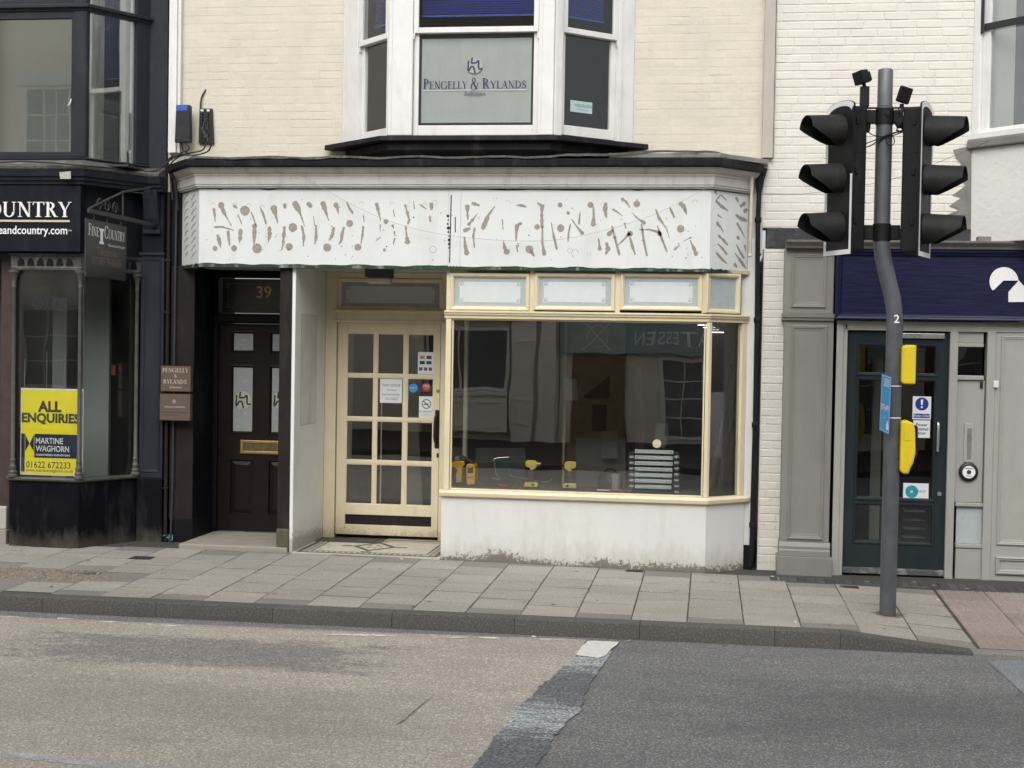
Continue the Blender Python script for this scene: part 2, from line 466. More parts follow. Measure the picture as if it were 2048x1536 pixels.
# buff high-grip surfacing laid on the left lane, ragged along its seam with the dark asphalt
mb = MB()
seam = [(1172, 1279), (1164, 1300), (1130, 1335), (1100, 1360), (1082, 1375), (1062, 1398), (1040, 1410), (1022, 1440), (1005, 1462), (985, 1482), (968, 1510), (948, 1536)]
pts = [ground(a, b, ROADZ + 0.004) for a, b in seam]
pts += [Vector((-1.1, -7.5, ROADZ + 0.004)), Vector((-1.15, -11.3, ROADZ + 0.004)), Vector((-40, -11.3, ROADZ + 0.004)), Vector((-40, -2.72, ROADZ + 0.004)), Vector((-5.3, -2.72, ROADZ + 0.004)), Vector((-2.3, -2.66, ROADZ + 0.004))]
mb.add(pts, [tuple(range(len(pts)))])
tag(mb.build('buff_surfacing', M_buff, road), 'worn buff coloured grip surfacing on the lane')

def worn(name, col, thr, scale=45, stretch=(1, 1, 1), big=0.5, edge=0.06):
    m_, nt, p = newmat(name)
    v = pos(nt)
    p.inputs['Roughness'].default_value = 0.75
    nt.links.new(mixc(nt, ramp(nt, noise(nt, v, 25, 5), 0.35, 0.75), col, tuple(c * 0.72 for c in col)), p.inputs['Base Color'])
    n1 = noise(nt, pos(nt, stretch), scale, 6, 0.75)
    n2 = noise(nt, v, 3.5, 4)
    k = ramp(nt, mth(nt, 'ADD', mth(nt, 'MULTIPLY', n1, 1 - big), mth(nt, 'MULTIPLY', n2, big)), thr, thr + edge)
    tr = nt.nodes.new('ShaderNodeBsdfTransparent'); mx = nt.nodes.new('ShaderNodeMixShader')
    nt.links.new(k, mx.inputs[0]); nt.links.new(tr.outputs[0], mx.inputs[1]); nt.links.new(p.outputs[0], mx.inputs[2])
    nt.links.new(mx.outputs[0], nt.nodes['Material Output'].inputs['Surface'])
    return m_
M_line = worn('road_paint', (0.62, 0.61, 0.56), 0.30)
M_line_w = worn('road_paint_worn', (0.50, 0.54, 0.56), 0.47, 80, (0.6, 1.5, 1), 0.22, 0.09)
M_line_e = worn('road_paint_edge', (0.66, 0.63, 0.55), 0.47, 40, (0.4, 2, 1), 0.6)
M_tar = worn('tar_band', (0.085, 0.09, 0.098), 0.47, 60, (0.7, 1.5, 1), 0.25, 0.08)
def strip(name, pxs, mat, dz):
    mb = MB(); P_ = [ground(a, b, ROADZ + dz) for a, b in pxs]
    mb.add(P_, [tuple(range(len(P_)))])
    return mb.build(name, mat, road)
# worn band of old stop-line paint and tar along the seam: one ragged strip
def ragged(pxs, amp, step=7):
    out = []
    for i, p in enumerate(pxs):
        q = pxs[(i + 1) % len(pxs)]; L = math.hypot(q[0] - p[0], q[1] - p[1]); n = max(1, int(L / step))
        for k in range(n):
            t = k / n; out.append((p[0] + (q[0] - p[0]) * t + (random.gauss(0, amp)), p[1] + (q[1] - p[1]) * t + random.gauss(0, amp * 0.35)))
    return out
m_, nt, p_ = newmat('worn_band'); v = pos(nt)
sb = nt.nodes.new('ShaderNodeSeparateXYZ'); nt.links.new(v, sb.inputs[0])
wv = mth(nt, 'COSINE', mth(nt, 'MULTIPLY', mth(nt, 'ADD', sb.outputs['Y'], 3.25), 4.05))
zone = ramp(nt, mth(nt, 'ADD', mth(nt, 'MULTIPLY', wv, 0.13), noise(nt, pos(nt, (0.7, 2.2, 1)), 7, 9, 0.8)), 0.40, 0.66)
grain = noise(nt, pos(nt, (0.8, 1.4, 1)), 62, 5, 0.8)
white = ramp(nt, mth(nt, 'ADD', grain, mth(nt, 'MULTIPLY', zone, 0.15)), 0.60, 0.66)
c_ = mixc(nt, ramp(nt, noise(nt, v, 50, 4, 0.8), 0.44, 0.6), (0.048, 0.052, 0.058), (0.17, 0.175, 0.18))
c_ = mixc(nt, white, c_, (0.46, 0.49, 0.50))
nt.links.new(c_, p_.inputs['Base Color']); p_.inputs['Roughness'].default_value = 0.85
bump(nt, p_, grain, 0.004); M_band = m_
strip('worn_band', ragged([(1160, 1303), (1226, 1300), (1200, 1338), (1180, 1368), (1170, 1396), (1160, 1420), (1132, 1446), (1106, 1478), (1086, 1510), (1062, 1550), (932, 1550), (968, 1505), (1000, 1462), (1035, 1412), (1075, 1378)], 2.6), M_band, 0.008)
strip('stop_line', ragged([(1176, 1281), (1237, 1283), (1214, 1310), (1196, 1316), (1150, 1309)], 1.3), M_line, 0.012)
for a, b in (((0, 1232.5), (46, 1234.5)), ((115, 1236.5), (352, 1252)), ((460, 1259), (538, 1266)), ((640, 1268), (1140, 1279))):
    w = 3.2
    strip('edge_line', [(a[0], a[1] - w / 2), (b[0], b[1] - w / 2), (b[0], b[1] + w / 2), (a[0], a[1] + w / 2)], M_line_e, 0.008)
strip('lane_line', [(0, 1503), (150, 1514), (350, 1534), (350, 1546), (180, 1532), (0, 1512)], M_line_w, 0.008)
strip('crossing_patch', [(1975, 1322), (2048, 1320), (2900, 1345), (2900, 1500), (2210, 1500), (2048, 1388)], aggregate('patch', (0.19, 0.20, 0.21), (0.33, 0.35, 0.36), (0.08, 0.085, 0.09)), 0.004)
strip('crack', [(790, 1450), (805, 1440), (850, 1402), (868, 1390), (852, 1404), (808, 1442)], M_tar, 0.008)

# pavement bed and its slabs
pav = sheet('pavement', -14, 14, -2.36, 1.4, lambda x, y: zp(x, y) - 0.0042, M_mortar, 280, 12)
tag(pav, None, None, None, 'structure')
def slab_mesh(name, w, d, t, ch, mat, blister=False):
    mb = MB()
    x, y = w / 2, d / 2
    mb.add([(-x, -y, -t), (x, -y, -t), (x, y, -t), (-x, y, -t), (-x, -y, -ch), (x, -y, -ch), (x, y, -ch), (-x, y, -ch),
            (-x + ch, -y + ch, 0), (x - ch, -y + ch, 0), (x - ch, y - ch, 0), (-x + ch, y - ch, 0)],
           [(0, 1, 5, 4), (1, 2, 6, 5), (2, 3, 7, 6), (3, 0, 4, 7), (4, 5, 9, 8), (5, 6, 10, 9), (6, 7, 11, 10), (7, 4, 8, 11), (8, 9, 10, 11)])
    if blister:
        for i in range(6):
            for j in range(6):
                cx, cy = (i - 2.5) * w / 6, (j - 2.5) * d / 6
                mb.lathe((cx, cy, -0.001), (0, 0, 1), [(0.02, 0), (0.016, 0.006), (0.009, 0.009)], 8)
    o = mb.build(name, mat)
    me = o.data; bpy.data.objects.remove(o)
    return me
def lay(me, name, x, y, parent, dz=0.0, rz=0.0, sx=1.0, sy=1.0):
    ob = bpy.data.objects.new(name, me); scene.collection.objects.link(ob); ob.parent = parent
    e = 0.05
    gx = (zp(x + e, y) - zp(x - e, y)) / (2 * e); gy = (zp(x, y + e) - zp(x, y - e)) / (2 * e)
    ob.location = (x, y, zp(x, y) + dz)
    ob.rotation_euler = (math.atan(gy) + random.gauss(0, 0.003), -math.atan(gx) + random.gauss(0, 0.003), rz + random.gauss(0, 0.004))
    ob.scale = (sx, sy, 1)
    return ob
SW = 0.41
INFILL = slab_mesh('infill_patch', SW - 0.004, SW - 0.006, 0.03, 0.002, M_infill)
SLABS = [slab_mesh('paving_slab', SW - 0.009 - 0.0015 * i, SW - 0.026, 0.03, 0.002, M_slab) for i in range(3)]
cols = range(-19, 5)
for k in cols:
    x = -0.12 + SW * (k + 0.5)
    off = 0.0 if k % 2 else 0.19
    if k <= -13: off += 0.05
    y = -2.36 + off + SW / 2
    if off > 0.06: lay(INFILL, 'infill_patch', x, -2.355 + off / 2, pav, -0.002, 0, 1, (off - 0.006) / SW)
    while y + SW / 2 < 0.02 - (0.3 if x > 0.5 else 0):
        if x < -4.75 and -1.95 < y < -1.2:
            lay(INFILL, 'infill_patch', x, y, pav, -0.003)
        else:
            lay(random.choice(SLABS), 'paving_slab', x, y, pav, random.uniform(-0.0015, 0.0015))
        y += SW
    rem = (-0.03 - (0.3 if x > 0.5 else 0)) - (y - SW / 2)
    if rem > 0.07 and x > -5.4:
        lay(INFILL if (k % 3) else random.choice(SLABS), 'infill_patch' if (k % 3) else 'paving_slab', x, y - SW / 2 + rem / 2, pav, -0.001, 0, 1, rem / SW)
TACT = slab_mesh('tactile_slab', 0.40 - 0.006, 0.40 - 0.006, 0.03, 0.003, M_tact, True)
for i in range(5):
    for j in range(5):
        lay(TACT, 'tactile_slab', 1.95 + 0.2 + 0.4 * i, -2.32 + 0.2 + 0.4 * j, pav)
SETT = [slab_mesh('sett', 0.072, 0.20, 0.03, 0.006, M_sett) for _ in range(2)]
for i in range(36):
    lay(random.choice(SETT), 'sett', 0.60 + 0.08 * i, -0.14, pav, 0.002, random.gauss(0, 0.01))
# gravel-filled tree pit (each pebble far below ten pixels)
mb = MB()
for i in range(1500):
    x, y = random.uniform(-8.4, -4.72), random.uniform(-1.83, -1.33)
    if x > -4.95 - (y + 1.6) * 0.3 + 0.12 * math.sin(y * 30): continue
    r_ = random.uniform(0.008, 0.017); z = zp(x, y) - 0.002
    a = random.uniform(0, 6.28)
    pts = [(x + r_ * math.cos(a + k * 2.09), y + r_ * math.sin(a + k * 2.09), z) for k in range(3)] + [(x + random.uniform(-.004, .004), y, z + r_ * 0.8)]
    mb.add(pts, [(0, 1, 3), (1, 2, 3), (2, 0, 3)])
tag(mb.build('pebble_bed', M_gravel, pav), 'loose tan gravel filling a pit in the pavement', None, None, 'stuff')
for cx, cy, w, d in ((-5.02, -0.62, 0.2, 0.16), (-0.62, -0.12, 0.16, 0.1), (1.22, -0.42, 0.16, 0.1)):
    mb = MB(); z = zp(cx, cy)
    mb.box(cx - w / 2, cx + w / 2, cy - d / 2, cy + d / 2, z - 0.02, z + 0.003)
    for i in range(5):
        mb.box(cx - w / 2 + 0.012, cx + w / 2 - 0.012, cy - d / 2 + d * (i + 0.3) / 5, cy - d / 2 + d * (i + 0.7) / 5, z + 0.003, z + 0.0055)
    mb.build('stopcock_cover', M_iron, pav)
M_gum = flat('gum', (0.36, 0.34, 0.30), 0.8); M_gumd = flat('dark_gum', (0.10, 0.095, 0.085), 0.8)
rg = random.Random(11)
for i in range(60):
    x, y = rg.uniform(-6.5, 3.0), rg.uniform(-2.3, -0.1); r_ = rg.uniform(0.008, 0.02)
    z = zp(x, y) + 0.0022; n = 9
    pts = [(x + r_ * rg.uniform(.7, 1.2) * math.cos(k * 6.2832 / n), y + r_ * rg.uniform(.7, 1.2) * math.sin(k * 6.2832 / n), z) for k in range(n)]
    MB().prism(pts, (0, 0, 0.0015)).build('gum_spot', M_gum if i % 3 else M_gumd, pav)
for i in range(16):
    x, y = rg.uniform(-5.5, 2.5), rg.choice((rg.uniform(-0.16, -0.03), rg.uniform(-2.3, -0.3), -2.56)); z = (zp(x, y) if y > -2.5 else ROADZ) + 0.003
    a_ = rg.uniform(0, 3.1); l_ = rg.uniform(0.012, 0.03); w_ = rg.uniform(0.005, 0.01)
    dx, dy = math.cos(a_), math.sin(a_)
    MB().prism([(x - dx * l_ - dy * w_, y - dy * l_ + dx * w_, z), (x + dx * l_ - dy * w_, y + dy * l_ + dx * w_, z), (x + dx * l_ + dy * w_, y + dy * l_ - dx * w_, z + 0.004), (x - dx * l_ + dy * w_, y - dy * l_ - dx * w_, z + 0.004)], (0, 0, 0.002)).build('litter_scrap', flat('scrap%d' % (i % 4), ((0.6, 0.6, 0.57), (0.45, 0.4, 0.3), (0.2, 0.17, 0.12), (0.65, 0.65, 0.6))[i % 4], 0.8), pav)
# kerb stones
kerb = thing('kerb', (0, -2.43, ROADZ), None, None); tag(kerb, None, None, None, 'structure')
KP = [(0.0, ROADZ - 0.05), (0.0, -0.066), (-0.003, -0.056), (-0.016, -0.05), (-0.14, -0.05), (-0.14, ROADZ - 0.05)]
def kerbstone(x0, x1, dz0=0.0, dz1=0.0, mat=M_kerb):
    mb = MB(); vs_ = []
    for x, dz in ((x0 + 0.0018, dz0), (x1 - 0.0018, dz1)):
        for o_, z in KP:
            vs_.append((x, -2.5 - o_, z - (dz if z > ROADZ else 0)))
    n = len(KP)
    mb.add(vs_, [(k, (k + 1) % n, n + (k + 1) % n, n + k) for k in range(n)] + [tuple(range(n)), tuple(range(2 * n - 1, n - 1, -1))])
    mb.build('kerb_stone', mat, kerb, smooth=True)
xs = [-0.457 - 0.915 * i for i in range(12, -1, -1)]
for a, b in zip(xs, xs[1:]): kerbstone(a, b)
kerbstone(-0.457, 0.505); kerbstone(0.505, 0.96); kerbstone(0.96, 1.87, 0, 0.098)
for i in range(6): kerbstone(1.87 + 0.915 * i, 1.87 + 0.915 * (i + 1), 0.098, 0.098, M_drop)

# ================================================================== CENTRE BUILDING: cream painted brick over an empty white shop
WHITE = (0.72, 0.72, 0.69)
M_cream_brick = paint('cream_brick_paint', (0.575, 0.54, 0.447), 0.6, 0.05, 3, 0.0035, 22, dirt=(0.33, 0.29, 0.22), dirt_amt=0.16, objvar=0.018)
M_white_board = paint('white_fascia_vinyl', (0.66, 0.685, 0.67), 0.38, 0.04, 3, 0.0002, 60, dirt=(0.40, 0.38, 0.33), dirt_amt=0.26)
M_white_paint = paint('white_gloss_paint', (0.70, 0.70, 0.68), 0.45, 0.06, 6, 0.0012, 45, dirt=(0.32, 0.29, 0.25), dirt_amt=0.42, dirt_scale=5)
M_cornice = paint('weathered_white_cornice', (0.52, 0.505, 0.475), 0.55, 0.10, 4, 0.0012, 50, dirt=(0.17, 0.145, 0.12), dirt_amt=0.55, dirt_scale=9)
M_riser = paint('white_render_riser', (0.66, 0.66, 0.63), 0.6, 0.05, 3, 0.0016, 40, dirt=(0.36, 0.33, 0.28), dirt_amt=0.22, foot=(0.09, (0.12, 0.105, 0.08), 0.85))
M_part = paint('white_reveal_board', (0.74, 0.74, 0.71), 0.5, 0.05, 3, 0.0008, 40, dirt=(0.36, 0.33, 0.28), dirt_amt=0.3, dirt_scale=3, foot=(0.2, (0.22, 0.19, 0.15), 0.55))
M_cream = paint('cream_gloss_paint', (0.68, 0.60, 0.415), 0.4, 0.05, 5, 0.0006, 60, dirt=(0.34, 0.26, 0.14), dirt_amt=0.3, foot=(0.16, (0.33, 0.26, 0.15), 0.6))
M_black_paint = paint('black_paint', (0.012, 0.012, 0.015), 0.55, 0.25, 8, 0.0012, 50, spec=0.15, dirt=(0.10, 0.095, 0.085), dirt_amt=0.45)
M_lead = paint('weathered_lead', (0.115, 0.11, 0.10), 0.65, 0.3, 14, 0.004, 26, dirt=(0.50, 0.47, 0.42), dirt_amt=0.6, dirt_scale=16, streak=False)
M_green_edge = paint('old_green_paint', (0.018, 0.045, 0.028), 0.5, 0.3, 12, 0.001, 40, dirt=(0.6, 0.6, 0.57), dirt_amt=0.65, dirt_scale=11)
M_brown = paint('brown_black_paint', (0.022, 0.0175, 0.0165), 0.5, spec=0.15, var=0.2, scale=5, bmp=0.0008, bscale=40, dirt=(0.075, 0.068, 0.06), dirt_amt=0.4)
M_door39 = paint('dark_maroon_door', (0.0135, 0.0085, 0.0092), 0.42, 0.12, 5, 0.0004, 50, spec=0.2)
M_dark_reveal = paint('dark_navy_reveal', (0.008, 0.008, 0.011), 0.55, 0.2, 5, 0.0008, 40, spec=0.12)
M_brass = paint('dull_brass', (0.42, 0.30, 0.12), 0.42, 0.2, 30, 0.0004, 60, metal=0.7)
M_flap = paint('tarnished_flap', (0.17, 0.12, 0.055), 0.5, 0.3, 30, 0.0004, 60, metal=0.5)
M_frost_dark = paint('frosted_grey_pane', (0.30, 0.315, 0.32), 0.25, 0.06, 6, 0.0, 40, spec=0.6)
M_frost = paint('frosted_pale_pane', (0.40, 0.445, 0.45), 0.3, 0.06, 9, 0.0, 40, spec=0.5)
M_etch = paint('etched_white_film', (0.60, 0.645, 0.65), 0.35, 0.05, 12, 0.0, 40, spec=0.5)
M_glue = paint('adhesive_smear', (0.305, 0.268, 0.228), 0.6, 0.2, 40, 0.0006, 80)
M_soot = flat('black_mark', (0.016, 0.016, 0.016), 0.6)
M_glass = glass('shop_glass', gain=4.0, wave=0.0022, wscale=1.3)
M_glass_up = glass('window_glass', gain=1.0, wave=0.006, wscale=1.4)
M_glass_d = glass('door_glass', gain=3.0, wave=0.002)
M_wallroom = paint('dim_interior_plaster', (0.42, 0.355, 0.28), 0.8, 0.12, 2)
M_floorroom = paint('interior_floor', (0.10, 0.085, 0.07), 0.7, 0.2, 3)
M_ceil = paint('interior_ceiling', (0.62, 0.61, 0.57), 0.8)
M_blackp = flat('black_plastic', (0.014, 0.014, 0.015), 0.4)
M_paper = flat('white_paper', (0.68, 0.70, 0.72), 0.6, 0.03)
M_ink = flat('black_ink', (0.03, 0.03, 0.035), 0.6)
M_navyink = flat('navy_ink', (0.02, 0.026, 0.10), 0.5)
M_terr = paint('cream_terrazzo', (0.50, 0.47, 0.40), 0.5, 0.1, 12, 0.0002, 90, dirt=(0.18, 0.16, 0.13), dirt_amt=0.5, streak=False)
M_terrd = paint('dark_mosaic', (0.085, 0.078, 0.068), 0.55, 0.25, 40, 0.0005, 90)
M_stone = paint('worn_stone', (0.30, 0.27, 0.23), 0.75, 0.12, 6, 0.003, 30, dirt=(0.13, 0.12, 0.09), dirt_amt=0.4, streak=False)
M_moss = paint('mossy_stone', (0.10, 0.098, 0.058), 0.85, 0.35, 14, 0.006, 30, dirt=(0.035, 0.04, 0.02), dirt_amt=0.6, streak=False)

YW = 0.36                                   # plane of the brick walls
FW_ = plane(YW); F0 = plane(0.0); FS = plane(-0.06)
B = thing('cream_brick_building', (-2.0, 0.4, -0.03), 'cream painted brick building with white bay window above an empty cream framed shop', 'building')

# --- brickwork helper: real bricks, each one an object
def brick_mesh(name, mat, L, H, D, ch, seed):
    rnd = random.Random(seed)
    j = lambda: rnd.uniform(-0.0012, 0.0012)
    x, z = L / 2, H / 2
    vs_ = [(-x, D, -z), (x, D, -z), (x, D, z), (-x, D, z), (-x + j(), ch, -z), (x + j(), ch, -z), (x, ch, z + j()), (-x, ch, z + j()),
           (-x + ch + j(), j(), -z + ch + j()), (x - ch + j(), j(), -z + ch + j()), (x - ch + j(), j(), z - ch + j()), (-x + ch + j(), j(), z - ch + j())]
    mb = MB().add(vs_, [(0, 1, 5, 4), (1, 2, 6, 5), (2, 3, 7, 6), (3, 0, 4, 7), (4, 5, 9, 8), (5, 6, 10, 9), (6, 7, 11, 10), (7, 4, 8, 11), (8, 9, 10, 11)])
    o = mb.build(name, mat); me = o.data; bpy.data.objects.remove(o)
    return me
def brickwork(parent, Y, regions, mat, pattern, zc=0.0765, L0=0.222, joint=0.010, jit=0.0012, ch=0.004, recess=0.003, xoff=0.0, mort=None):
    n_ = 0
    full = [brick_mesh('brick', mat, L0 - joint, zc - joint, 0.03, ch, i) for i in range(5)]
    head = [brick_mesh('brick', mat, L0 / 2 - joint, zc - joint, 0.03, ch, 40 + i) for i in range(3)]
    o_ = base(parent)
    for x0, x1, z0, z1 in regions:
        k0 = int(math.floor(z0 / zc))
        for k in range(k0, int(math.ceil(z1 / zc)) + 1):
            zl = max(k * zc, z0); zh = min((k + 1) * zc, z1)
            if zh - zl < 0.02: continue
            pat = pattern[k % len(pattern)]
            x = xoff - 9 + (L0 / 2 if k % 2 else 0) + (0.06 if k % 4 > 1 else 0); i = 0
            while x < x1:
                kind = pat[i % len(pat)]; i += 1
                L = L0 if kind == 'S' else L0 / 2
                a, b = max(x, x0), min(x + L, x1)
                if b - a > 0.035:
                    ob = bpy.data.objects.new('brick', random.choice(full if kind == 'S' else head))
                    scene.collection.objects.link(ob); ob.parent = parent
                    ob.location = Vector(((a + b) / 2, Y - recess + random.uniform(-jit, jit), (zl + zh) / 2)) - o_
                    ob.rotation_euler = (random.gauss(0, 0.004), random.gauss(0, 0.003), random.gauss(0, 0.003))
                    ob.scale = ((b - a - joint) / (L - joint), 1, (zh - zl - joint) / (zc - joint)); n_ += 1
                x += L
    return n_

xbl = FW_.u(362, 160); xbr = FW_.u(1527, 160)
bayL = FW_.u(687, 200); bayR = FW_.u(1266, 200)
zcor = FS.z(910, 318)
wall = MB()
wall.box(xbl - 0.12, bayL + 0.06, YW, YW + 0.3, 2.82, 7.2); wall.box(bayR - 0.06, xbr + 0.02, YW, YW + 0.3, 2.82, 7.2)
wall.box(bayL + 0.06, bayR - 0.06, YW + 0.001, YW + 0.299, 2.82, 3.72); wall.box(bayL + 0.06, bayR - 0.06, YW + 0.001, YW + 0.299, 6.3, 7.2)
wallB = wall.build('wall', M_cream_brick, B)
nB = brickwork(wallB, YW, [(xbl, bayL + 0.02, 3.58, 5.42), (bayR - 0.02, xbr, 3.58, 5.42), (bayL + 0.02, bayL + 0.1, 3.58, 3.72)], M_cream_brick, ['SSS', 'SSH', 'SSS'], jit=0.0008, recess=0.0009, ch=0.005, joint=0.008)
# side trims
FT = plane(YW - 0.05)
a, b, _, z0 = FT.r(337, 0, 361, 305)
MB().box(a, b, YW - 0.05, YW + 0.1, FT.z(348, 306), 7.2).build('white_corner_trim', M_white_paint, B, 0.006)
MB().box(a + 0.04, b - 0.03, YW - 0.075, YW - 0.051, FT.z(348, 306), 7.2).build('white_corner_trim', M_white_paint, B, 0.006)
M_beige = paint('beige_grey_paint', (0.42, 0.385, 0.33), 0.55, 0.06, 5, 0.0008, 40, dirt=(0.26, 0.23, 0.19), dirt_amt=0.3)
a, b = FT.u(1527, 160), FT.u(1549, 160)
MB().box(a, b, YW - 0.06, YW + 0.1, FT.z(1532, 316), 7.2).build('boxed_pipe', M_beige, B, 0.005)

# --- first-floor bay window
FB = plane(-0.2)
xa, xb_ = FB.u(775, 275), FB.u(1106, 272)
SL = Face((bayL, YW), (xa, -0.2)); SR = Face((xb_, -0.2), (bayR, YW))
zsill = FB.z(940, 271)                      # top of the black sill
bay_path = [(bayL, YW), (xa, -0.2), (xb_, -0.2), (bayR, YW)]
bw = MB()
ztop = 6.3
bayp = MB().sweep(bay_path, [(-0.14, ztop), (-0.14, ztop + 0.1), (0.12, ztop + 0.1), (0.06, ztop)]).build('bay_window', M_white_paint, B)
sill = MB().sweep([(bayL - 0.10, YW), (xa - 0.02, -0.2), (xb_ + 0.02, -0.2), (bayR + 0.10, YW)], [(-0.16, zsill), (0.09, zsill - 0.012), (0.095, zsill - 0.055), (0.075, zsill - 0.06), (-0.16, zsill - 0.06)]).build('sill', M_black_paint, bayp, 0.004)
z1 = zsill - 0.062; zb = FB.z(940, 314)
MB().sweep([(bayL + 0.06, YW), (xa + 0.03, -0.2), (xb_ - 0.03, -0.2), (bayR - 0.06, YW)], [(-0.2, z1), (0.04, z1), (0.035, z1 - 0.06), (0.05, z1 - 0.064), (0.045, z1 - 0.075), (-0.01, zb + 0.012), (-0.02, zb), (-0.2, zb)]).build('bay_base', M_black_paint, bayp, 0.003)
def sash(face, px_l, px_r, py, zm_px, zb_pane, name='sash', sashw=0.045, film=None, order=None):
    """box-sash window: outer lining, upper and lower sash with their panes"""
    u0, u1 = face.u(px_l, py), face.u(px_r, py)
    xm = (px_l + px_r) / 2
    zm = face.z(xm, zm_px); z0 = face.z(xm, zb_pane)
    M_ = face.M
    lo = MB(M_).ring(u0 - sashw, u1 + sashw, z0 - 0.095, zm + 0.022, (sashw, sashw, 0.09, 0.045), 0.035, 0.075).build(name, M_white_paint, bayp, 0.004)
    up = MB(M_).ring(u0 - sashw, u1 + sashw, zm - 0.024, ztop, (sashw, sashw, 0.05, 0.05), 0.0, 0.034).build(name, M_white_paint, bayp, 0.004)
    for s_ in (u0 - sashw, u1 + sashw):     # sash horns
        MB(M_).shape([(s_ - 0.012, zm - 0.024), (s_ + 0.012, zm - 0.024), (s_ + 0.008, zm - 0.07), (s_ - 0.004, zm - 0.085), (s_ - 0.012, zm - 0.06)], 0.002, 0.032).build('sash_horn', M_white_paint, bayp)
    MB(M_).box(u0 - 0.006, u1 + 0.006, 0.052, 0.057, z0 - 0.01, zm).build('pane', M_glass_up, bayp)
    MB(M_).box(u0 - 0.006, u1 + 0.006, 0.014, 0.019, zm, ztop - 0.03).build('pane', M_glass_up, bayp)
    return u0, u1, z0, zm
fu0, fu1, fz0, fzm = sash(FB, 835, 1065, 200, 59, 248)
lu0, lu1, lz0, lzm = sash(SL, 722, 769, 170, 80, 258, sashw=0.05)
ru0, ru1, rz0, rzm = sash(SR, 1134, 1226, 170, 67, 253, sashw=0.05)
# corner posts and wall linings (butted)
zj = zsill + 0.002
for face, segs in ((FB, ((0, fu0 - 0.045), (fu1 + 0.045, 0))), (SL, ((0.0, lu0 - 0.05), (lu1 + 0.05, SL.L - 0.004))), (SR, ((0.004, ru0 - 0.05), (ru1 + 0.05, SR.L)))):
    for (p, q) in segs:
        if face is FB:
            p, q = (xa, fu0 - 0.047) if q else (fu1 + 0.047, xb_)
        else:
            p, q = p + 0.0, q - (0.002 if p < 0.02 else -0.0)
        MB(face.M).box(p + 0.001, q - 0.001, -0.012, 0.10, zj, ztop).build('post', M_white_paint, bayp, 0.006)
        w = q - p
        if w > 0.09:
            MB(face.M).box(p + 0.02, p + 0.035, -0.018, -0.0125, zj, ztop).build('bead', M_white_paint, bayp, 0.002)
# film, lettering, logo on the front lower pane
M_film = paint('grey_privacy_film', (0.43, 0.435, 0.43), 0.5, 0.08, 5, 0.0, 30, dirt=(0.26, 0.26, 0.26), dirt_amt=0.4, dirt_scale=9)
MB(FB.M).box(fu0 + 0.022, fu1 - 0.022, 0.062, 0.063, fz0 + 0.022, fzm - 0.065).build('privacy_film', M_film, bayp)
MB(FB.M).ring(fu0, fu1, fz0 - 0.005, fzm - 0.03, 0.028, 0.064, 0.072).build('black_film_border', M_soot, bayp)
def logo(face, cx, cz, r_, y, parent, c_disc, c_ink):
    d = MB(face.M); n = 28
    d.add([(cx + r_ * math.cos(k * 6.2832 / n), y, cz + r_ * math.sin(k * 6.2832 / n)) for k in range(n)], [tuple(range(n))])
    d.build('logo_disc', c_disc, parent)
    k = MB(face.M); w = 0.21 * r_
    def st(*pts):
        for i, ((x0, z0), (x1, z1)) in enumerate(zip(pts, pts[1:])):
            dx, dz = x1 - x0, z1 - z0; l = math.hypot(dx, dz); nx, nz = -dz / l * w / 2, dx / l * w / 2
            e = y - 0.0006 - 0.0001 * i
            k.add([(cx + (x0 * r_) + nx, e, cz + z0 * r_ + nz), (cx + x1 * r_ + nx, e, cz + z1 * r_ + nz), (cx + x1 * r_ - nx, e, cz + z1 * r_ - nz), (cx + x0 * r_ - nx, e, cz + z0 * r_ - nz)], [(0, 1, 2, 3)])
    st((-.72, .55), (-.8, -.62), (-.66, -.66), (-.42, -.16), (-.1, -.18), (.1, -.95))
    st((-.28, .92), (-.38, .22), (.28, .3), (.4, .55), (.52, .5), (.5, -.4), (.62, -.5), (.95, -.42))
    k.build('logo_strokes', c_ink, parent)
M_logo = flat('pale_olive_disc', (0.40, 0.41, 0.30), 0.5)
M_logo_up = flat('grey_green_disc', (0.33, 0.35, 0.30), 0.5)
lx, lz = FB.p(947, 128); logo(FB, lx, lz, 0.074, 0.0512, bayp, M_logo_up, M_navyink)
x0, z0 = FB.p(844, 176); x1, _ = FB.p(1051, 174)
t = MB(FB.M); Wl = x1 - x0
for w_, f0, f1 in (('Pengelly', 0, .43), ('&', .46, .545), ('Rylands', .575, 1.0)):
    t = MB(FB.M); serif_text(t, w_, x0 + f0 * Wl, z0 - (0.012 if w_ == '&' else 0), 0.092 if w_ != '&' else 0.11, 0.0508, width=(f1 - f0) * Wl, small=0.74); t.build('lettering', M_navyink, bayp)
MB(FB.M).plate(x0, x1, 0.0506, z0 - 0.014, z0 - 0.010).build('rule', M_paper, bayp)
t = MB(FB.M); text_mesh(t, 'Solicitors', (x0 + x1) / 2, z0 - 0.06, 0.052, 0.0508, 'CENTER', shear=0.3); t.build('lettering', M_navyink, bayp)
a, b, c, d = SR.r(1147, 201, 1191, 224)
M_sticker = flat('mint_sticker', (0.42, 0.55, 0.55), 0.5)
MB(SR.M).plate(a, b, 0.0512, c, d).build('sticker', M_sticker, bayp)
t = MB(SR.M); text_mesh(t, 'resolution', a + 0.05, c + 0.05, 0.052, 0.0506); text_mesh(t, 'first for family law', a + 0.07, c + 0.02, 0.018, 0.0506); t.build('lettering', flat('teal_ink', (0.05, 0.12, 0.13)), bayp)
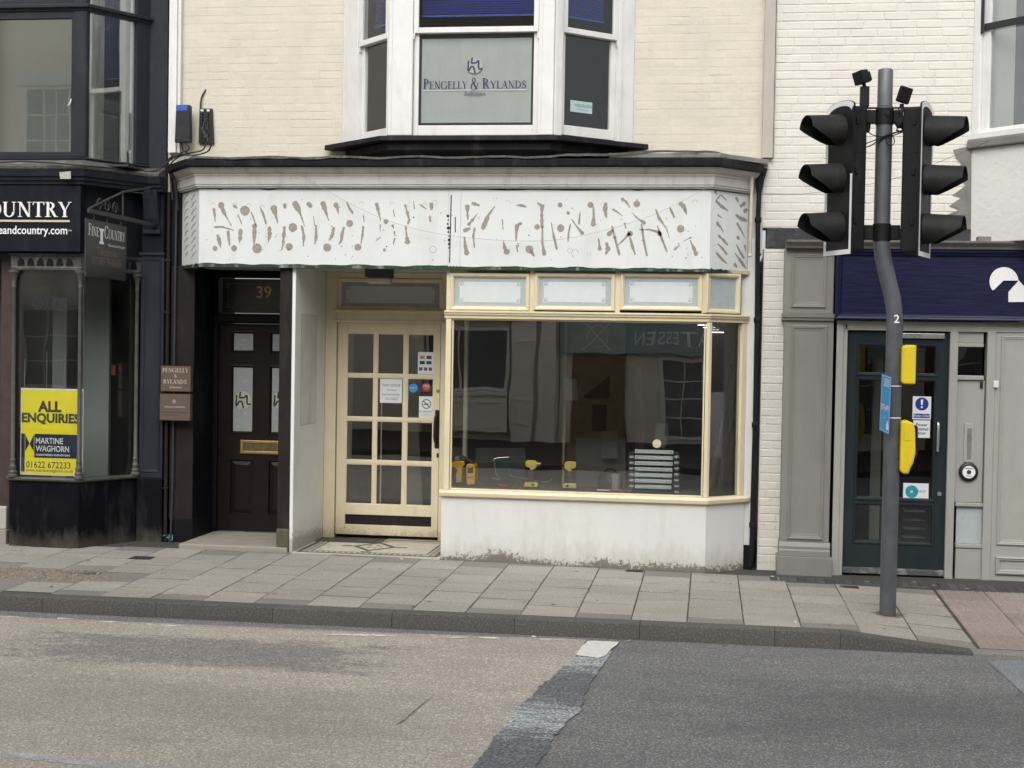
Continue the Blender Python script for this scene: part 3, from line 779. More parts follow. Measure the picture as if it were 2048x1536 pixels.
# blue slatted blinds behind the upper sashes, dim office behind
M_blind = flat('blue_blind', (0.028, 0.045, 0.26), 0.35)
for face, u0_, u1_, zz in ((FB, fu0 + 0.005, fu1 - 0.005, FB.z(947, 20)), (SL, lu0 + 0.035, lu1, SL.z(745, 42)), (SR, ru0, ru1 - 0.03, SR.z(1180, 28))):
    bl = MB(face.M); z = zz
    while z < ztop - 0.05:
        bl.add([(u0_, 0.12, z), (u1_, 0.12, z), (u1_, 0.137, z + 0.019), (u0_, 0.137, z + 0.019)], [(0, 1, 2, 3)])
        z += 0.021
    bl.box(u0_, u1_, 0.115, 0.14, zz - 0.03, zz - 0.012)
    tag(bl.build('blind', M_blind, bayp), None, None, None, 'stuff')
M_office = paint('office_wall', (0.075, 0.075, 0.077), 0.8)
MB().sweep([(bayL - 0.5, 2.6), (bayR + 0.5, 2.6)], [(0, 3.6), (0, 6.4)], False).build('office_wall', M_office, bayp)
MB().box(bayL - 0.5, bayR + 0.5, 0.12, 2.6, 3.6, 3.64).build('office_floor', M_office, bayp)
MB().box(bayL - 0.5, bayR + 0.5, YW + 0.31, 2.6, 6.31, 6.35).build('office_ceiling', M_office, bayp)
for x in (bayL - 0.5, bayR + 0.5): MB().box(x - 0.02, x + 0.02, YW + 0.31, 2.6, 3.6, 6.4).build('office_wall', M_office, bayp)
MB(FB.M).box(xa + 0.35, xa + 0.75, 0.9, 1.2, zsill - 0.1, zsill + 0.62).build('office_cabinet', M_film, bayp, 0.01)

# --- shop cornice and fascia sign
sl0 = FW_.u(364, 455); sx0 = FS.u(398, 455); sx1 = FS.u(1421, 460); sr1 = plane(0.33).u(1497, 460)
spath = [(sl0, YW), (sx0, -0.06), (sx1, -0.06), (sr1, 0.33)]
zA = FS.z(910, 378); zB = FS.z(910, 372); zC = FS.z(910, 347); zD = FS.z(910, 338); zE = FS.z(910, 319); zS = FS.z(910, 532)
corn = MB().sweep(spath, [(-0.12, zA + 0.004), (0.028, zA + 0.004), (0.03, zA + 0.016), (0.042, zA + 0.018), (0.042, zA + 0.034), (0.05, zA + 0.036), (0.052, zC - 0.028), (0.062, zC - 0.026), (0.062, zC - 0.010), (0.075, zC - 0.006), (0.10, zC + 0.012), (0.125, zD), (-0.12, zD)]).build('cornice', M_cornice, B, 0.0015)
MB().sweep(spath, [(-0.12, zD + 0.001), (0.15, zD + 0.001), (0.165, zD + 0.012), (0.17, zE - 0.018), (0.16, zE - 0.012), (-0.12, zE + 0.03)]).build('gutter', M_black_paint, corn, 0.003)
# ragged lead flashing along the top
fl = MB(); n = 70
for (p, q) in zip(spath, spath[1:]):
    pass
def lead_strip():
    P_ = []
    for i in range(n + 1):
        t = i / n; x = sl0 - 0.05 + (sr1 + 0.16 - sl0 + 0.05) * t
        if x < sx0: y = YW + (-0.06 - 0.18 - YW) * (x - sl0 + 0.05) / (sx0 - sl0 + 0.05)
        elif x > sx1: y = -0.24 + (0.30 + 0.24) * (x - sx1) / (sr1 + 0.16 - sx1)
        else: y = -0.24
        rise = 0.05 * clamp((x + 1.6) / 1.3, 0, 1) * (1 if x < sx1 - 0.05 else clamp(1 - (x - sx1 + 0.05) / 0.5, -0.4, 1))
        z = zE + 0.006 + rise + 0.006 * math.sin(x * 9) + random.uniform(-0.003, 0.003)
        P_.append((x, y + random.uniform(-0.004, 0.004), z))
    vs_ = []; fs_ = []
    for i, (x, y, z) in enumerate(P_):
        vs_ += [(x, y, z - 0.016 - random.uniform(0, 0.006)), (x, y - 0.004, z), (x, min(YW, y + 0.5), z + 0.05)]
        if i:
            b_ = (i - 1) * 3
            fs_ += [(b_, b_ + 3, b_ + 4, b_ + 1), (b_ + 1, b_ + 4, b_ + 5, b_ + 2)]
    return MB().add(vs_, fs_)
lead_strip().build('lead_flashing', M_lead, corn)
MB().sweep([(sx1 - 0.9, -0.06), (sx1, -0.06), (sr1 + 0.05, 0.33)], [(-0.1, zE - 0.006), (0.15, zE - 0.006), (0.172, zE + 0.03), (-0.1, zE + 0.05)]).build('cornice_cap', M_cornice, corn, 0.002)
fas = MB().sweep(spath, [(-0.10, zS - 0.030), (-0.006, zS - 0.030), (-0.006, zA + 0.003), (-0.10, zA + 0.003)]).build('fascia_sign', M_green_edge, B)
jl, jr = FS.u(897, 455), FS.u(921, 455)
def board(face, u0_, u1_, z0_, z1_):
    mb = MB(face.M); n = 40; pts = []
    for i in range(n + 1):                 # bottom edge was cut by hand
        pts.append((u0_ + (u1_ - u0_) * i / n, z0_ + random.uniform(-0.003, 0.005) + 0.007 * math.sin(i * 0.37 + u0_) * math.sin(i * 0.9)))
    pts += [(u1_, z1_), (u0_, z1_)]
    mb.shape(pts, 0.0, 0.0055)
    return mb.build('fascia_board', M_white_board, fas)
board(FS, sx0 + 0.004, jl - 0.001, zS, zA - 0.004)
board(FS, jl + 0.001, jr - 0.001, zS - 0.002, zA - 0.002)
board(FS, jr + 0.001, sx1 - 0.002, zS - 0.004, zA - 0.006)
FSL = Face((sl0, YW), (sx0, -0.06)); FSR = Face((sx1, -0.06), (sr1, 0.33))
board(FSL, 0.01, FSL.L - 0.004, zS + 0.002, zA - 0.004)
board(FSR, 0.003, FSR.L - 0.01, zS - 0.004, zA - 0.004)
# adhesive left by the removed letters: every smear is its own thin blob
def blob(face, pts, rad, y=-0.0012):
    """tapered smear through image points with radii (px)"""
    C_ = []
    for (px, py), r_ in zip(pts, rad):
        u_, z_ = face.p(px, py); C_.append((u_, z_, max(r_ * 1.12 / 216.0, 0.0025)))
    left, right = [], []
    fine = []
    for i in range(len(C_) - 1):
        for k in range(4):
            t = k / 4; fine.append(tuple(C_[i][j] * (1 - t) + C_[i + 1][j] * t for j in range(3)))
    fine.append(C_[-1])
    for i, (u_, z_, r_) in enumerate(fine):
        q = fine[min(i + 1, len(fine) - 1)]; p_ = fine[max(i - 1, 0)]
        dx, dz = q[0] - p_[0], q[1] - p_[1]; l = math.hypot(dx, dz) or 1
        nx, nz = -dz / l, dx / l; r2 = r_ * random.uniform(0.62, 1.3)
        left.append((u_ + nx * r2, z_ + nz * r2)); right.append((u_ - nx * r2, z_ - nz * r2))
    def cap(u_, z_, r_, a0):
        return [(u_ + r_ * math.cos(a0 + k * math.pi / 6), z_ + r_ * math.sin(a0 + k * math.pi / 6)) for k in range(1, 6)]
    d0 = math.atan2(fine[1][1] - fine[0][1], fine[1][0] - fine[0][0]); d1 = math.atan2(fine[-1][1] - fine[-2][1], fine[-1][0] - fine[-2][0])
    poly = left + list(reversed(cap(*fine[-1], d1 - math.pi / 2))) + list(reversed(right)) + list(reversed(cap(*fine[0], d0 + math.pi / 2)))
    MB(face.M).shape(poly, y, 0.0005).build('adhesive_smear', M_glue, fas)
def disc(face, px, py, r_, y=-0.0012, mat=None, squash=1.0):
    u_, z_ = face.p(px, py); n = 18; r_ = r_ * 1.08 / 216.0
    MB(face.M).shape([(u_ + r_ * random.uniform(.93, 1.07) * math.cos(k * 6.2832 / n), z_ + squash * r_ * random.uniform(.93, 1.07) * math.sin(k * 6.2832 / n)) for k in range(n)], y, 0.0005).build('adhesive_smear', mat or M_glue, fas)
A4 = lambda L_: [(340 + x / 4, 280 + y / 4) for x, y in L_]
A2 = lambda L_: [(840 + x / 2.9257, 280 + y / 2.9257) for x, y in L_]
Z4 = [([(352, 560), (358, 600), (362, 655)], [13, 9, 2]), ([(408, 518), (430, 575), (460, 630), (490, 685)], [20, 13, 5, 3]), ([(518, 530), (530, 540)], [13, 9]), ([(545, 598), (562, 640), (575, 675)], [4, 4, 3]),
      ([(650, 578), (670, 630), (688, 682)], [4, 7, 5]), ([(722, 540), (745, 590), (768, 668)], [4, 9, 6]), ([(830, 545), (845, 600), (862, 662)], [23, 11, 5]), ([(918, 518), (920, 540)], [11, 10]),
      ([(1003, 513), (1030, 560), (1055, 625), (1078, 690)], [24, 15, 6, 3]), ([(1108, 512), (1125, 528)], [15, 14]), ([(1148, 610), (1156, 680)], [3, 3]), ([(1225, 512), (1245, 570), (1270, 645)], [21, 12, 3]),
      ([(1328, 520), (1340, 550), (1348, 588)], [19, 10, 4]), ([(1416, 500), (1435, 545), (1462, 585)], [6, 11, 6]), ([(1546, 600), (1553, 650)], [3, 4]), ([(1655, 520), (1668, 570), (1685, 645)], [17, 10, 3]),
      ([(1682, 680), (1680, 730)], [5, 3]), ([(1665, 790), (1648, 808)], [6, 2]), ([(1786, 560), (1796, 610)], [3, 4]), ([(1780, 685), (1788, 705)], [9, 4]), ([(1795, 735), (1798, 765)], [7, 4]), ([(1798, 790), (1786, 830)], [6, 4]),
      ([(1882, 522), (1900, 590), (1915, 640), (1905, 668)], [7, 9, 8, 8]), ([(1948, 490), (1955, 548)], [3, 4]), ([(360, 697), (420, 695), (508, 722)], [6, 7, 4]), ([(385, 772), (395, 810), (405, 862)], [15, 14, 3]),
      ([(465, 738), (470, 790), (478, 845)], [12, 13, 3]), ([(565, 725), (562, 780), (556, 823)], [15, 14, 3]), ([(677, 690), (675, 760), (672, 835)], [19, 14, 3]), ([(795, 705), (798, 760), (784, 822)], [13, 18, 3]),
      ([(915, 700), (910, 770), (905, 835), (893, 880)], [11, 14, 8, 3]), ([(1055, 692), (1072, 770), (1066, 848)], [8, 14, 4]), ([(1168, 690), (1170, 770), (1160, 830)], [10, 14, 4]), ([(1308, 708), (1300, 760), (1273, 802)], [12, 14, 4]),
      ([(1390, 705), (1375, 760), (1372, 800), (1355, 830)], [10, 10, 11, 5]), ([(1545, 695), (1540, 760), (1528, 832)], [7, 9, 4]), ([(1886, 690), (1892, 760), (1900, 815)], [7, 7, 18]), ([(2005, 520), (2045, 548)], [6, 6])]
for pts, rad in Z4: blob(FS, A4(pts), [r_ / 4 for r_ in rad])
for x, y, r_ in ((600, 565, 37), (983, 700, 33), (1437, 668, 26), (1728, 652, 19), (513, 866, 23), (362, 868, 17), (697, 868, 36), (953, 853, 27), (1258, 860, 31), (1502, 858, 26), (1715, 880, 12)):
    disc(FS, 340 + x / 4, 280 + y / 4, r_ / 4)
Z2 = [([(66, 378), (68, 400)], [11, 9]), ([(58, 448), (60, 475)], [5, 6]), ([(277, 395), (278, 430), (280, 468)], [16, 7, 2]), ([(312, 372), (345, 382)], [10, 5]), ([(335, 432), (310, 465), (287, 492)], [2, 6, 10]), ([(265, 528), (285, 520)], [12, 10]),
      ([(320, 518), (312, 560), (318, 628)], [6, 6, 3]), ([(260, 570), (265, 620), (274, 662)], [5, 8, 12]), ([(435, 392), (400, 440), (370, 512)], [4, 9, 12]), ([(572, 382), (600, 384), (622, 392)], [5, 8, 2]), ([(482, 465), (486, 520)], [3, 3]),
      ([(488, 590), (495, 630), (508, 655)], [2, 10, 15]), ([(590, 488), (565, 500), (562, 588)], [7, 8, 4]), ([(566, 620), (571, 652)], [5, 4]), ([(655, 660), (668, 678)], [8, 4]), ([(692, 372), (715, 385), (712, 440), (714, 505)], [6, 10, 7, 10]),
      ([(716, 510), (716, 600), (727, 665)], [4, 6, 11]), ([(768, 485), (782, 560), (800, 635)], [3, 6, 6]), ([(880, 492), (870, 540), (866, 595)], [3, 6, 3]), ([(888, 465), (920, 510), (950, 545)], [3, 5, 9]), ([(937, 420), (930, 488)], [2, 6]),
      ([(1015, 395), (1017, 450), (1013, 495)], [4, 6, 11]), ([(1086, 378), (1083, 410), (1090, 450)], [11, 10, 5]), ([(1133, 408), (1160, 425), (1185, 444)], [7, 4, 2]), ([(1120, 535), (1105, 552)], [10, 10]), ([(1045, 578), (1052, 635)], [3, 11]),
      ([(1092, 605), (1100, 640), (1088, 665)], [7, 13, 5]), ([(1124, 505), (1145, 590), (1166, 670)], [4, 7, 6]), ([(1222, 552), (1195, 580), (1163, 612)], [10, 6, 4]), ([(1230, 575), (1242, 620), (1258, 668)], [5, 7, 5]), ([(1183, 345), (1205, 360), (1228, 394)], [7, 6, 2]),
      ([(1240, 425), (1275, 460), (1308, 482)], [2, 4, 12]), ([(1296, 495), (1308, 580), (1326, 670)], [5, 7, 8]), ([(1285, 525), (1340, 524), (1400, 540)], [3, 4, 9]), ([(1390, 505), (1412, 570), (1444, 650)], [4, 9, 5]), ([(1380, 408), (1400, 460), (1440, 515)], [4, 7, 4]),
      ([(1445, 525), (1458, 570)], [4, 2]), ([(1464, 400), (1487, 450)], [5, 6]), ([(1525, 372), (1545, 390), (1560, 435)], [10, 11, 2]), ([(1545, 590), (1585, 570)], [2, 4]), ([(1490, 640), (1520, 615)], [5, 2]), ([(1582, 590), (1605, 640), (1615, 668)], [4, 8, 9]), ([(1198, 488), (1204, 515)], [5, 3])]
for pts, rad in Z2: blob(FS, A2(pts), [r_ / 2.93 for r_ in rad])
for x, y, r_ in ((640, 640, 21), (685, 508, 15), (820, 380, 13), (823, 516, 20), (867, 428, 9), (998, 380, 16), (1228, 548, 16), (1268, 374, 17), (1403, 550, 13), (1525, 520, 20)):
    disc(FS, 840 + x / 2.9257, 280 + y / 2.9257, r_ / 2.93)
ZR = [([(1735, 360), (1760, 385), (1800, 412)], [9, 10, 4]), ([(1735, 350), (1760, 320), (1790, 350)], [4, 4, 4]), ([(1745, 440), (1765, 455)], [6, 2]), ([(1742, 490), (1758, 510), (1775, 540)], [12, 7, 2]), ([(1748, 560), (1775, 585), (1798, 612)], [6, 9, 6]), ([(1745, 610), (1770, 635), (1795, 668)], [4, 8, 5]), ([(1735, 662), (1760, 690), (1792, 720)], [5, 9, 5]),
      ([(1850, 340), (1862, 360)], [8, 6]), ([(1878, 385), (1900, 370)], [10, 8]), ([(1900, 415), (1912, 408)], [12, 8]), ([(1850, 440), (1880, 462), (1908, 470)], [6, 10, 8]), ([(1858, 492), (1880, 530), (1898, 568)], [9, 6, 3]), ([(1858, 570), (1866, 575)], [9, 8]), ([(1852, 615), (1875, 660), (1895, 690)], [4, 8, 6]), ([(1845, 665), (1870, 700), (1902, 745)], [4, 8, 7]), ([(1842, 728), (1852, 740)], [9, 7]), ([(1900, 620), (1908, 650)], [6, 3]), ([(1728, 300), (1735, 318)], [8, 4])]
for pts, rad in ZR: blob(FSR, A2(pts), [r_ / 2.93 for r_ in rad])
for i in range(9):
    y = 445 + i * 58
    blob(FSL, A4([(112 + 4 * (i % 3), y + 30), (126, y + 8), (146, y - 12)]), [0.7, 1.5, 1.2])
    blob(FSL, A4([(172, y + 34), (186, y + 6), (208, y - 16)]), [1.2, 1.6, 0.8])
for p in ([(183, 322), (181, 520), (174, 718)], [(206, 450), (207, 540)]):
    u0_, z0_ = FS.p(*A2(p)[0]); u1_, z1_ = FS.p(*A2(p)[-1])
    MB(FS.M).shape([(u0_ - .005, z0_), (u0_ + .005, z0_), (u1_ + .004, z1_), (u1_ - .006, z1_)], -0.001, 0.0005).build('black_sealant', M_soot, fas)
for i in range(9): disc(FS, 895 + random.uniform(0, 4), 432 + i * 8, random.uniform(1.2, 3), mat=M_soot)
for x0_, x1_ in ((975, 1052), (1083, 1216), (1262, 1292), (434, 446), (520, 555)):
    u0_, z0_ = FS.p(x0_, 382); u1_, _ = FS.p(x1_, 382)
    MB(FS.M).shape([(u0_, zA - 0.004), (u1_, zA - 0.004), (u1_ - .02, zA - 0.009), ((u0_ + u1_) / 2, zA - 0.014), (u0_ + .01, zA - 0.008)], -0.0006, 0.001).build('black_sealant', M_soot, fas)
M_speck = flat('grey_speck', (0.34, 0.32, 0.28), 0.6)
rs = random.Random(5)
for i in range(110): disc(FS, rs.uniform(410, 1415), rs.uniform(395, 520), rs.uniform(0.5, 1.5), mat=(M_speck, M_glue, M_soot)[0 if i % 4 else 1 + (i % 8 == 0)])
def ring(px, py, r_, frac=1.0):
    u_, z_ = FS.p(px, py); mb = MB(FS.M); n = 18; r_ = r_ / 216.0
    for k in range(int(n * frac)):
        a_, b_ = k * 6.2832 / n, (k + 1) * 6.2832 / n
        mb.shape([(u_ + q * math.cos(t), z_ + q * math.sin(t)) for t, q in ((a_, r_), (b_, r_), (b_, r_ * 0.86), (a_, r_ * 0.86))], -0.0009, 0.0004)
    mb.build('adhesive_ring', M_speck, fas)
for px, py, r_, f_ in ((426, 410, 5, .5), (470, 410, 5, 1), (497, 412, 5, .5), (524, 415, 5, .6), (723, 408, 5, .5), (866, 499, 7, 1), (1150, 506, 7, .7), (1178, 508, 4, 1), (1390, 405, 5, .5), (870, 405, 5, .8), (784, 408, 4, .7), (849, 410, 5, .6), (430, 497, 5.5, 1), (1015, 407, 6, .4), (1140, 501, 5, .8)):
    ring(px, py, r_, f_)
# flagpole bracket tube and drainpipe at the right end
M_rust = paint('rusty_white_tube', (0.55, 0.50, 0.42), 0.55, 0.15, 20, 0.001, 50, dirt=(0.22, 0.10, 0.05), dirt_amt=0.8, dirt_scale=12)
FR = plane(0.22)
p0, p1 = FR.p(1504, 336), FR.p(1500, 508)
MB().tube([(p1[0], 0.2, p1[1]), (p0[0], 0.2, p0[1])], 0.014, 10).build('sign_bracket_tube', M_rust, B, smooth=True)
MB().lathe((p1[0], 0.2, p1[1] - 0.03), (0, 0, 1), [(0.012, 0), (0.02, 0.008), (0.02, 0.02), (0.014, 0.032)], 12).build('tube_end', M_rust, B, smooth=True)
FP = plane(0.30)
dp = [FP.p(x, y) for x, y in ((1527, 333), (1519, 372), (1516, 440), (1514, 640), (1510, 850), (1503, 1100), (1500, 1133))]
pipe = MB().tube([(u_, 0.30, z_) for u_, z_ in dp[1:]], 0.022, 12).build('drainpipe', M_black_paint, B, smooth=True)
for (u_, z_) in (dp[2], dp[3], dp[4], FP.p(1505, 1050)):
    MB().lathe((u_, 0.30, z_), (0, 0, 1), [(0.027, -0.025), (0.031, -0.018), (0.031, 0.018), (0.027, 0.025)], 12).build('pipe_collar', M_black_paint, pipe, smooth=True)
MB().lathe((dp[1][0], 0.30, dp[1][1]), (0.1, 0, 1), [(0.022, -0.06), (0.034, 0.0), (0.036, 0.05), (0.05, 0.13), (0.055, 0.16)], 12).build('pipe_hopper', M_black_paint, pipe, smooth=True)

# --- shopfront: window, transom lights, stallriser
xL, xC = F0.u(882, 1050), F0.u(1411, 1070)
SPX, SPY = xC + 0.345, 0.33
zSill = F0.z(1145, 995); zMidB, zMidT = F0.z(1145, 640), F0.z(1145, 624); zHead = F0.z(1145, 541)
front = [(xL, 0.0), (xC, 0.0), (SPX, SPY)]
shop = MB().sweep([(xL - 0.02, 0.0), (xC, 0.0), (SPX + 0.03, SPY + 0.03)], [(-0.12, zSill - 0.03), (0.018, zSill - 0.03), (0.022, zSill - 0.022), (0.034, zSill - 0.02), (0.04, zSill + 0.012), (0.03, zSill + 0.022), (-0.002, zSill + 0.034), (-0.12, zSill + 0.034)]).build('shop_window', M_cream, B, 0.003)
st = MB(); st.box(xL, xC, 0.0, 0.06, -0.1, zSill - 0.031); st.build('stallriser', M_riser, shop)
MB(Face((xC, 0.0), (SPX, SPY)).M).box(0.002, Face((xC, 0.0), (SPX, SPY)).L, 0.0, 0.05, -0.12, zSill - 0.031).build('stallriser', M_riser, shop)
MB().box(xL, xL + 0.05, 0.061, 1.02, -0.1, zSill - 0.031).build('stallriser', M_riser, shop)
FG = Face((xC, 0.0), (SPX, SPY))
zs = zSill + 0.035
pw = F0.u(903, 800) - F0.u(890, 800)
xp0 = F0.u(889, 800); xp1 = F0.u(1405, 800)
MB().box(xp0, xp0 + 0.05, 0.012, 0.075, zs, zMidB).build('window_post', M_cream, shop, 0.004)
MB().sweep([(xC - 0.03, 0.012), (xC, 0.012), (xC + 0.022, 0.033)], [(0, zs), (0, zMidB), (-0.05, zMidB), (-0.05, zs)]).build('window_post', M_cream, shop, 0.003)
MB(FG.M).box(FG.L - 0.058, FG.L, 0.012, 0.07, zs, zMidB).build('window_post', M_cream, shop, 0.004)
# mid rail moulding
MB().sweep(front, [(-0.08, zMidB + 0.001), (-0.005, zMidB + 0.001), (-0.004, zMidB + 0.03), (0.010, zMidB + 0.034), (0.012, zMidT - 0.022), (0.022, zMidT - 0.018), (0.022, zMidT - 0.004), (0.004, zMidT), (-0.08, zMidT)]).build('window_rail', M_cream, shop, 0.002)
MB().sweep(front, [(-0.08, zHead - 0.004), (0.0, zHead - 0.004), (0.006, zHead + 0.03), (-0.08, zHead + 0.03)]).build('window_head', M_cream, shop, 0.002)
gx0 = xp0 + 0.052
MB().box(gx0 - 0.01, xC - 0.032, 0.045, 0.052, zs - 0.005, zMidB + 0.005).build('pane', M_glass, shop)
MB(FG.M).box(0.03, FG.L - 0.06, 0.04, 0.047, zs - 0.005, zMidB + 0.005).build('pane', M_glass, shop)
MB().box(xp0 + 0.02, xp0 + 0.026, 0.08, 0.98, zs - 0.005, zMidB).build('pane', M_glass, shop)
MB().box(xp0 + 0.005, xp0 + 0.045, 0.95, 1.02, zs, zHead).build('window_post', M_cream, shop, 0.004)
MB().ring(xp0 + 0.055, xC - 0.035, zs, zMidB, 0.014, 0.03, 0.043).build('glazing_bead', M_cream, shop, 0.003)
def notched(u0_, u1_, z0_, z1_, n):
    """rectangle with stepped corners, as in the etched transom panes"""
    return [(u0_ + n, z0_), (u1_ - n, z0_), (u1_ - n, z0_ + n), (u1_, z0_ + n), (u1_, z1_ - n), (u1_ - n, z1_ - n), (u1_ - n, z1_), (u0_ + n, z1_), (u0_ + n, z1_ - n), (u0_, z1_ - n), (u0_, z0_ + n), (u0_ + n, z0_ + n)]
def transom(face, x0_, x1_, y0_, y1_, pfr, parent, name='transom_light', depth=0.0, mat=M_frost, mat2=M_etch):
    u0_, u1_, z0_, z1_ = face.r(x0_, y0_, x1_, y1_)
    fr = MB(face.M); fr.mitre(u0_, u1_, z0_, z1_, [(0, depth + 0.06), (0, depth - 0.004), (0.010, depth - 0.010), (0.026, depth - 0.006), (0.030, depth + 0.004), (0.036, depth + 0.006), (0.040, depth + 0.02), (0.040, depth + 0.05)])
    f_ = fr.build(name, M_cream, parent, smooth=False)
    MB(face.M).box(u0_ + 0.035, u1_ - 0.035, depth + 0.022, depth + 0.028, z0_ + 0.035, z1_ - 0.035).build('frosted_pane', mat, parent)
    if mat2:
        a_, b_, c_, d_ = u0_ + 0.085, u1_ - 0.085, z0_ + 0.075, z1_ - 0.078
        MB(face.M).shape(notched(a_, b_, c_, d_, 0.036), depth + 0.0206, depth + 0.0216).build('etched_panel', mat2, parent)
        for sx_ in (a_, b_ - 0.036):
            for sz_ in (c_, d_ - 0.036):
                MB(face.M).ring(sx_ - 0.006, sx_ + 0.03, sz_ - 0.006, sz_ + 0.03, 0.007, depth + 0.0202, depth + 0.0216).build('etched_key', mat2, parent)
    return u0_, u1_, z0_, z1_
fr_ = [transom(F0, a_, b_, 546.5, 621, 0.01, shop) for a_, b_ in ((900, 1059), (1068.5, 1230), (1240.5, 1404.5))]
zt0, zt1 = zMidT + 0.001, zHead - 0.005
edges = [xp0] + [q for f in fr_ for q in (f[0], f[1])] + [xC - 0.001]
for a_, b_ in ((edges[0], edges[1]), (edges[2], edges[3]), (edges[4], edges[5]), (edges[6], edges[7])):
    if b_ - a_ > 0.004: MB().box(a_ + 0.0005, b_ - 0.0005, 0.006, 0.07, zt0, zt1).build('transom_mullion', M_cream, shop, 0.003)
transom(FG, 1413, 1481, 547, 627, 0.01, shop, mat2=None)
# white wall strip between window and drainpipe
a, b = FW_.u(1481, 800), FW_.u(1507, 800)
MB().box(a - 0.015, b, YW - 0.012, YW + 0.3, zp(0.4, 0.3) + 0.22, zS + 0.3).build('wall_strip', M_riser, B, 0.004)
MB().box(a - 0.015, b + 0.02, YW - 0.004, YW + 0.3, -0.1, zp(0.4, 0.3) + 0.22).build('wall_plinth', M_black_paint, B, 0.004)

# --- entrance recess: partition, soffit, tiled floor
YD = 1.05; FD = plane(YD)
xw0, xw1 = F0.u(586.2 - 4, 800), F0.u(593 - 4, 800)
zSof = FD.z(775, 545)
MB().box(xw0, xw1, -0.004, YD + 0.1, -0.08, zSof).build('partition', M_part, B, 0.003)
# the ghost of a removed notice on the reveal
mb = MB()
FGh = Face((xw1 + 0.0012, 0.0), (xw1 + 0.0012, 1.0))
M_ghost = paint('old_notice_outline', (0.63, 0.61, 0.56), 0.6, 0.1, 8, 0.0, 40, dirt=(0.3, 0.27, 0.22), dirt_amt=0.4)
MB().box(xw1, xw1 + 0.0014, 0.19, 0.72, FGh.z(628, 847), FGh.z(632, 630)).build('notice_ghost', M_ghost, B)
M_trace = flat('dirt_line', (0.42, 0.39, 0.33), 0.7)
for a_, b_, c_, d_ in ((0.19, 0.72, FGh.z(628, 847), FGh.z(628, 847) + 0.006), (0.19, 0.72, FGh.z(632, 630) - 0.005, FGh.z(632, 630)), (0.19, 0.197, FGh.z(628, 845), FGh.z(632, 632)), (0.713, 0.72, FGh.z(628, 845), FGh.z(632, 632))):
    MB().box(xw1, xw1 + 0.002, a_, b_, c_, d_).build('notice_ghost', M_trace, B)
MB().prism([(sx0, -0.05, zSof), (xL + 0.1, -0.05, zSof), (xL + 0.1, 1.2, zSof), (sl0 + 0.02, 1.2, zSof), (sl0 + 0.02, YW - 0.01, zSof)], (0, 0, 0.02)).build('soffit', M_cornice, B)
fl0 = zp(-3, 0) + 0.008
MB().box(xw1 + 0.002, xL - 0.002, -0.03, YD + 0.1, -0.2, fl0).build('entrance_floor', M_terr, B)
fb = [(0.03, 0.055, 0), (0.085, 0.10, 0)]
def floor_rect(x0_, x1_, y0_, y1_, dz, mat, name):
    MB().box(x0_, x1_, y0_, y1_, fl0 - 0.01, fl0 + dz).build(name, mat, B)
ex0, ex1, ey0, ey1 = xw1 + 0.03, xL - 0.03, 0.0, YD - 0.04
for ins, w in ((0.0, 0.045), (0.115, 0.018)):
    floor_rect(ex0 + ins, ex1 - ins, ey0 + ins, ey0 + ins + w, 0.0012, M_terrd, 'mosaic_band'); floor_rect(ex0 + ins, ex1 - ins, ey1 - ins - w, ey1 - ins, 0.0012, M_terrd, 'mosaic_band')
    floor_rect(ex0 + ins, ex0 + ins + w, ey0 + ins + w, ey1 - ins - w, 0.0012, M_terrd, 'mosaic_band'); floor_rect(ex1 - ins - w, ex1 - ins, ey0 + ins + w, ey1 - ins - w, 0.0012, M_terrd, 'mosaic_band')
k = 0
y = ey0 + 0.06
while y < ey1 - 0.08:                       # key squares in the border
    for xx in (ex0 + 0.06, ex1 - 0.10): floor_rect(xx, xx + 0.04, y, y + 0.022, 0.0011, M_terrd, 'mosaic_key')
    y += 0.05
x = ex0 + 0.12
while x < ex1 - 0.14:
    floor_rect(x, x + 0.025, ey0 + 0.065, ey0 + 0.095, 0.0011, M_terrd, 'mosaic_key'); x += 0.055
dcx, dcy = (ex0 + ex1) / 2 - 0.04, (ey0 + ey1) / 2
dm = MB()
for sx_, sy_ in ((1, 1), (1, -1), (-1, 1), (-1, -1)):
    o1, o2, i1, i2 = 0.22, 0.30, 0.16, 0.22
    dm.prism([(dcx + sx_ * o1, dcy, fl0), (dcx, dcy + sy_ * o2, fl0), (dcx, dcy + sy_ * i2, fl0), (dcx + sx_ * i1, dcy, fl0)], (0, 0, 0.0013))
dm.build('mosaic_diamond', M_terrd, B)
for sx_, sy_ in ((0.27, 0), (-0.27, 0), (0, 0.35), (0, -0.35)):
    floor_rect(dcx + sx_ - 0.05, dcx + sx_ + 0.05, dcy + sy_ - 0.025, dcy + sy_ + 0.025, 0.0014, M_terrd, 'mosaic_diamond')
for q in range(5):
    a_ = q * 1.2566; floor_rect(dcx + 0.06 * math.cos(a_) - 0.014, dcx + 0.06 * math.cos(a_) + 0.014, dcy + 0.08 * math.sin(a_) - 0.02, dcy + 0.08 * math.sin(a_) + 0.02, 0.0012, M_terrd, 'mosaic_flower')
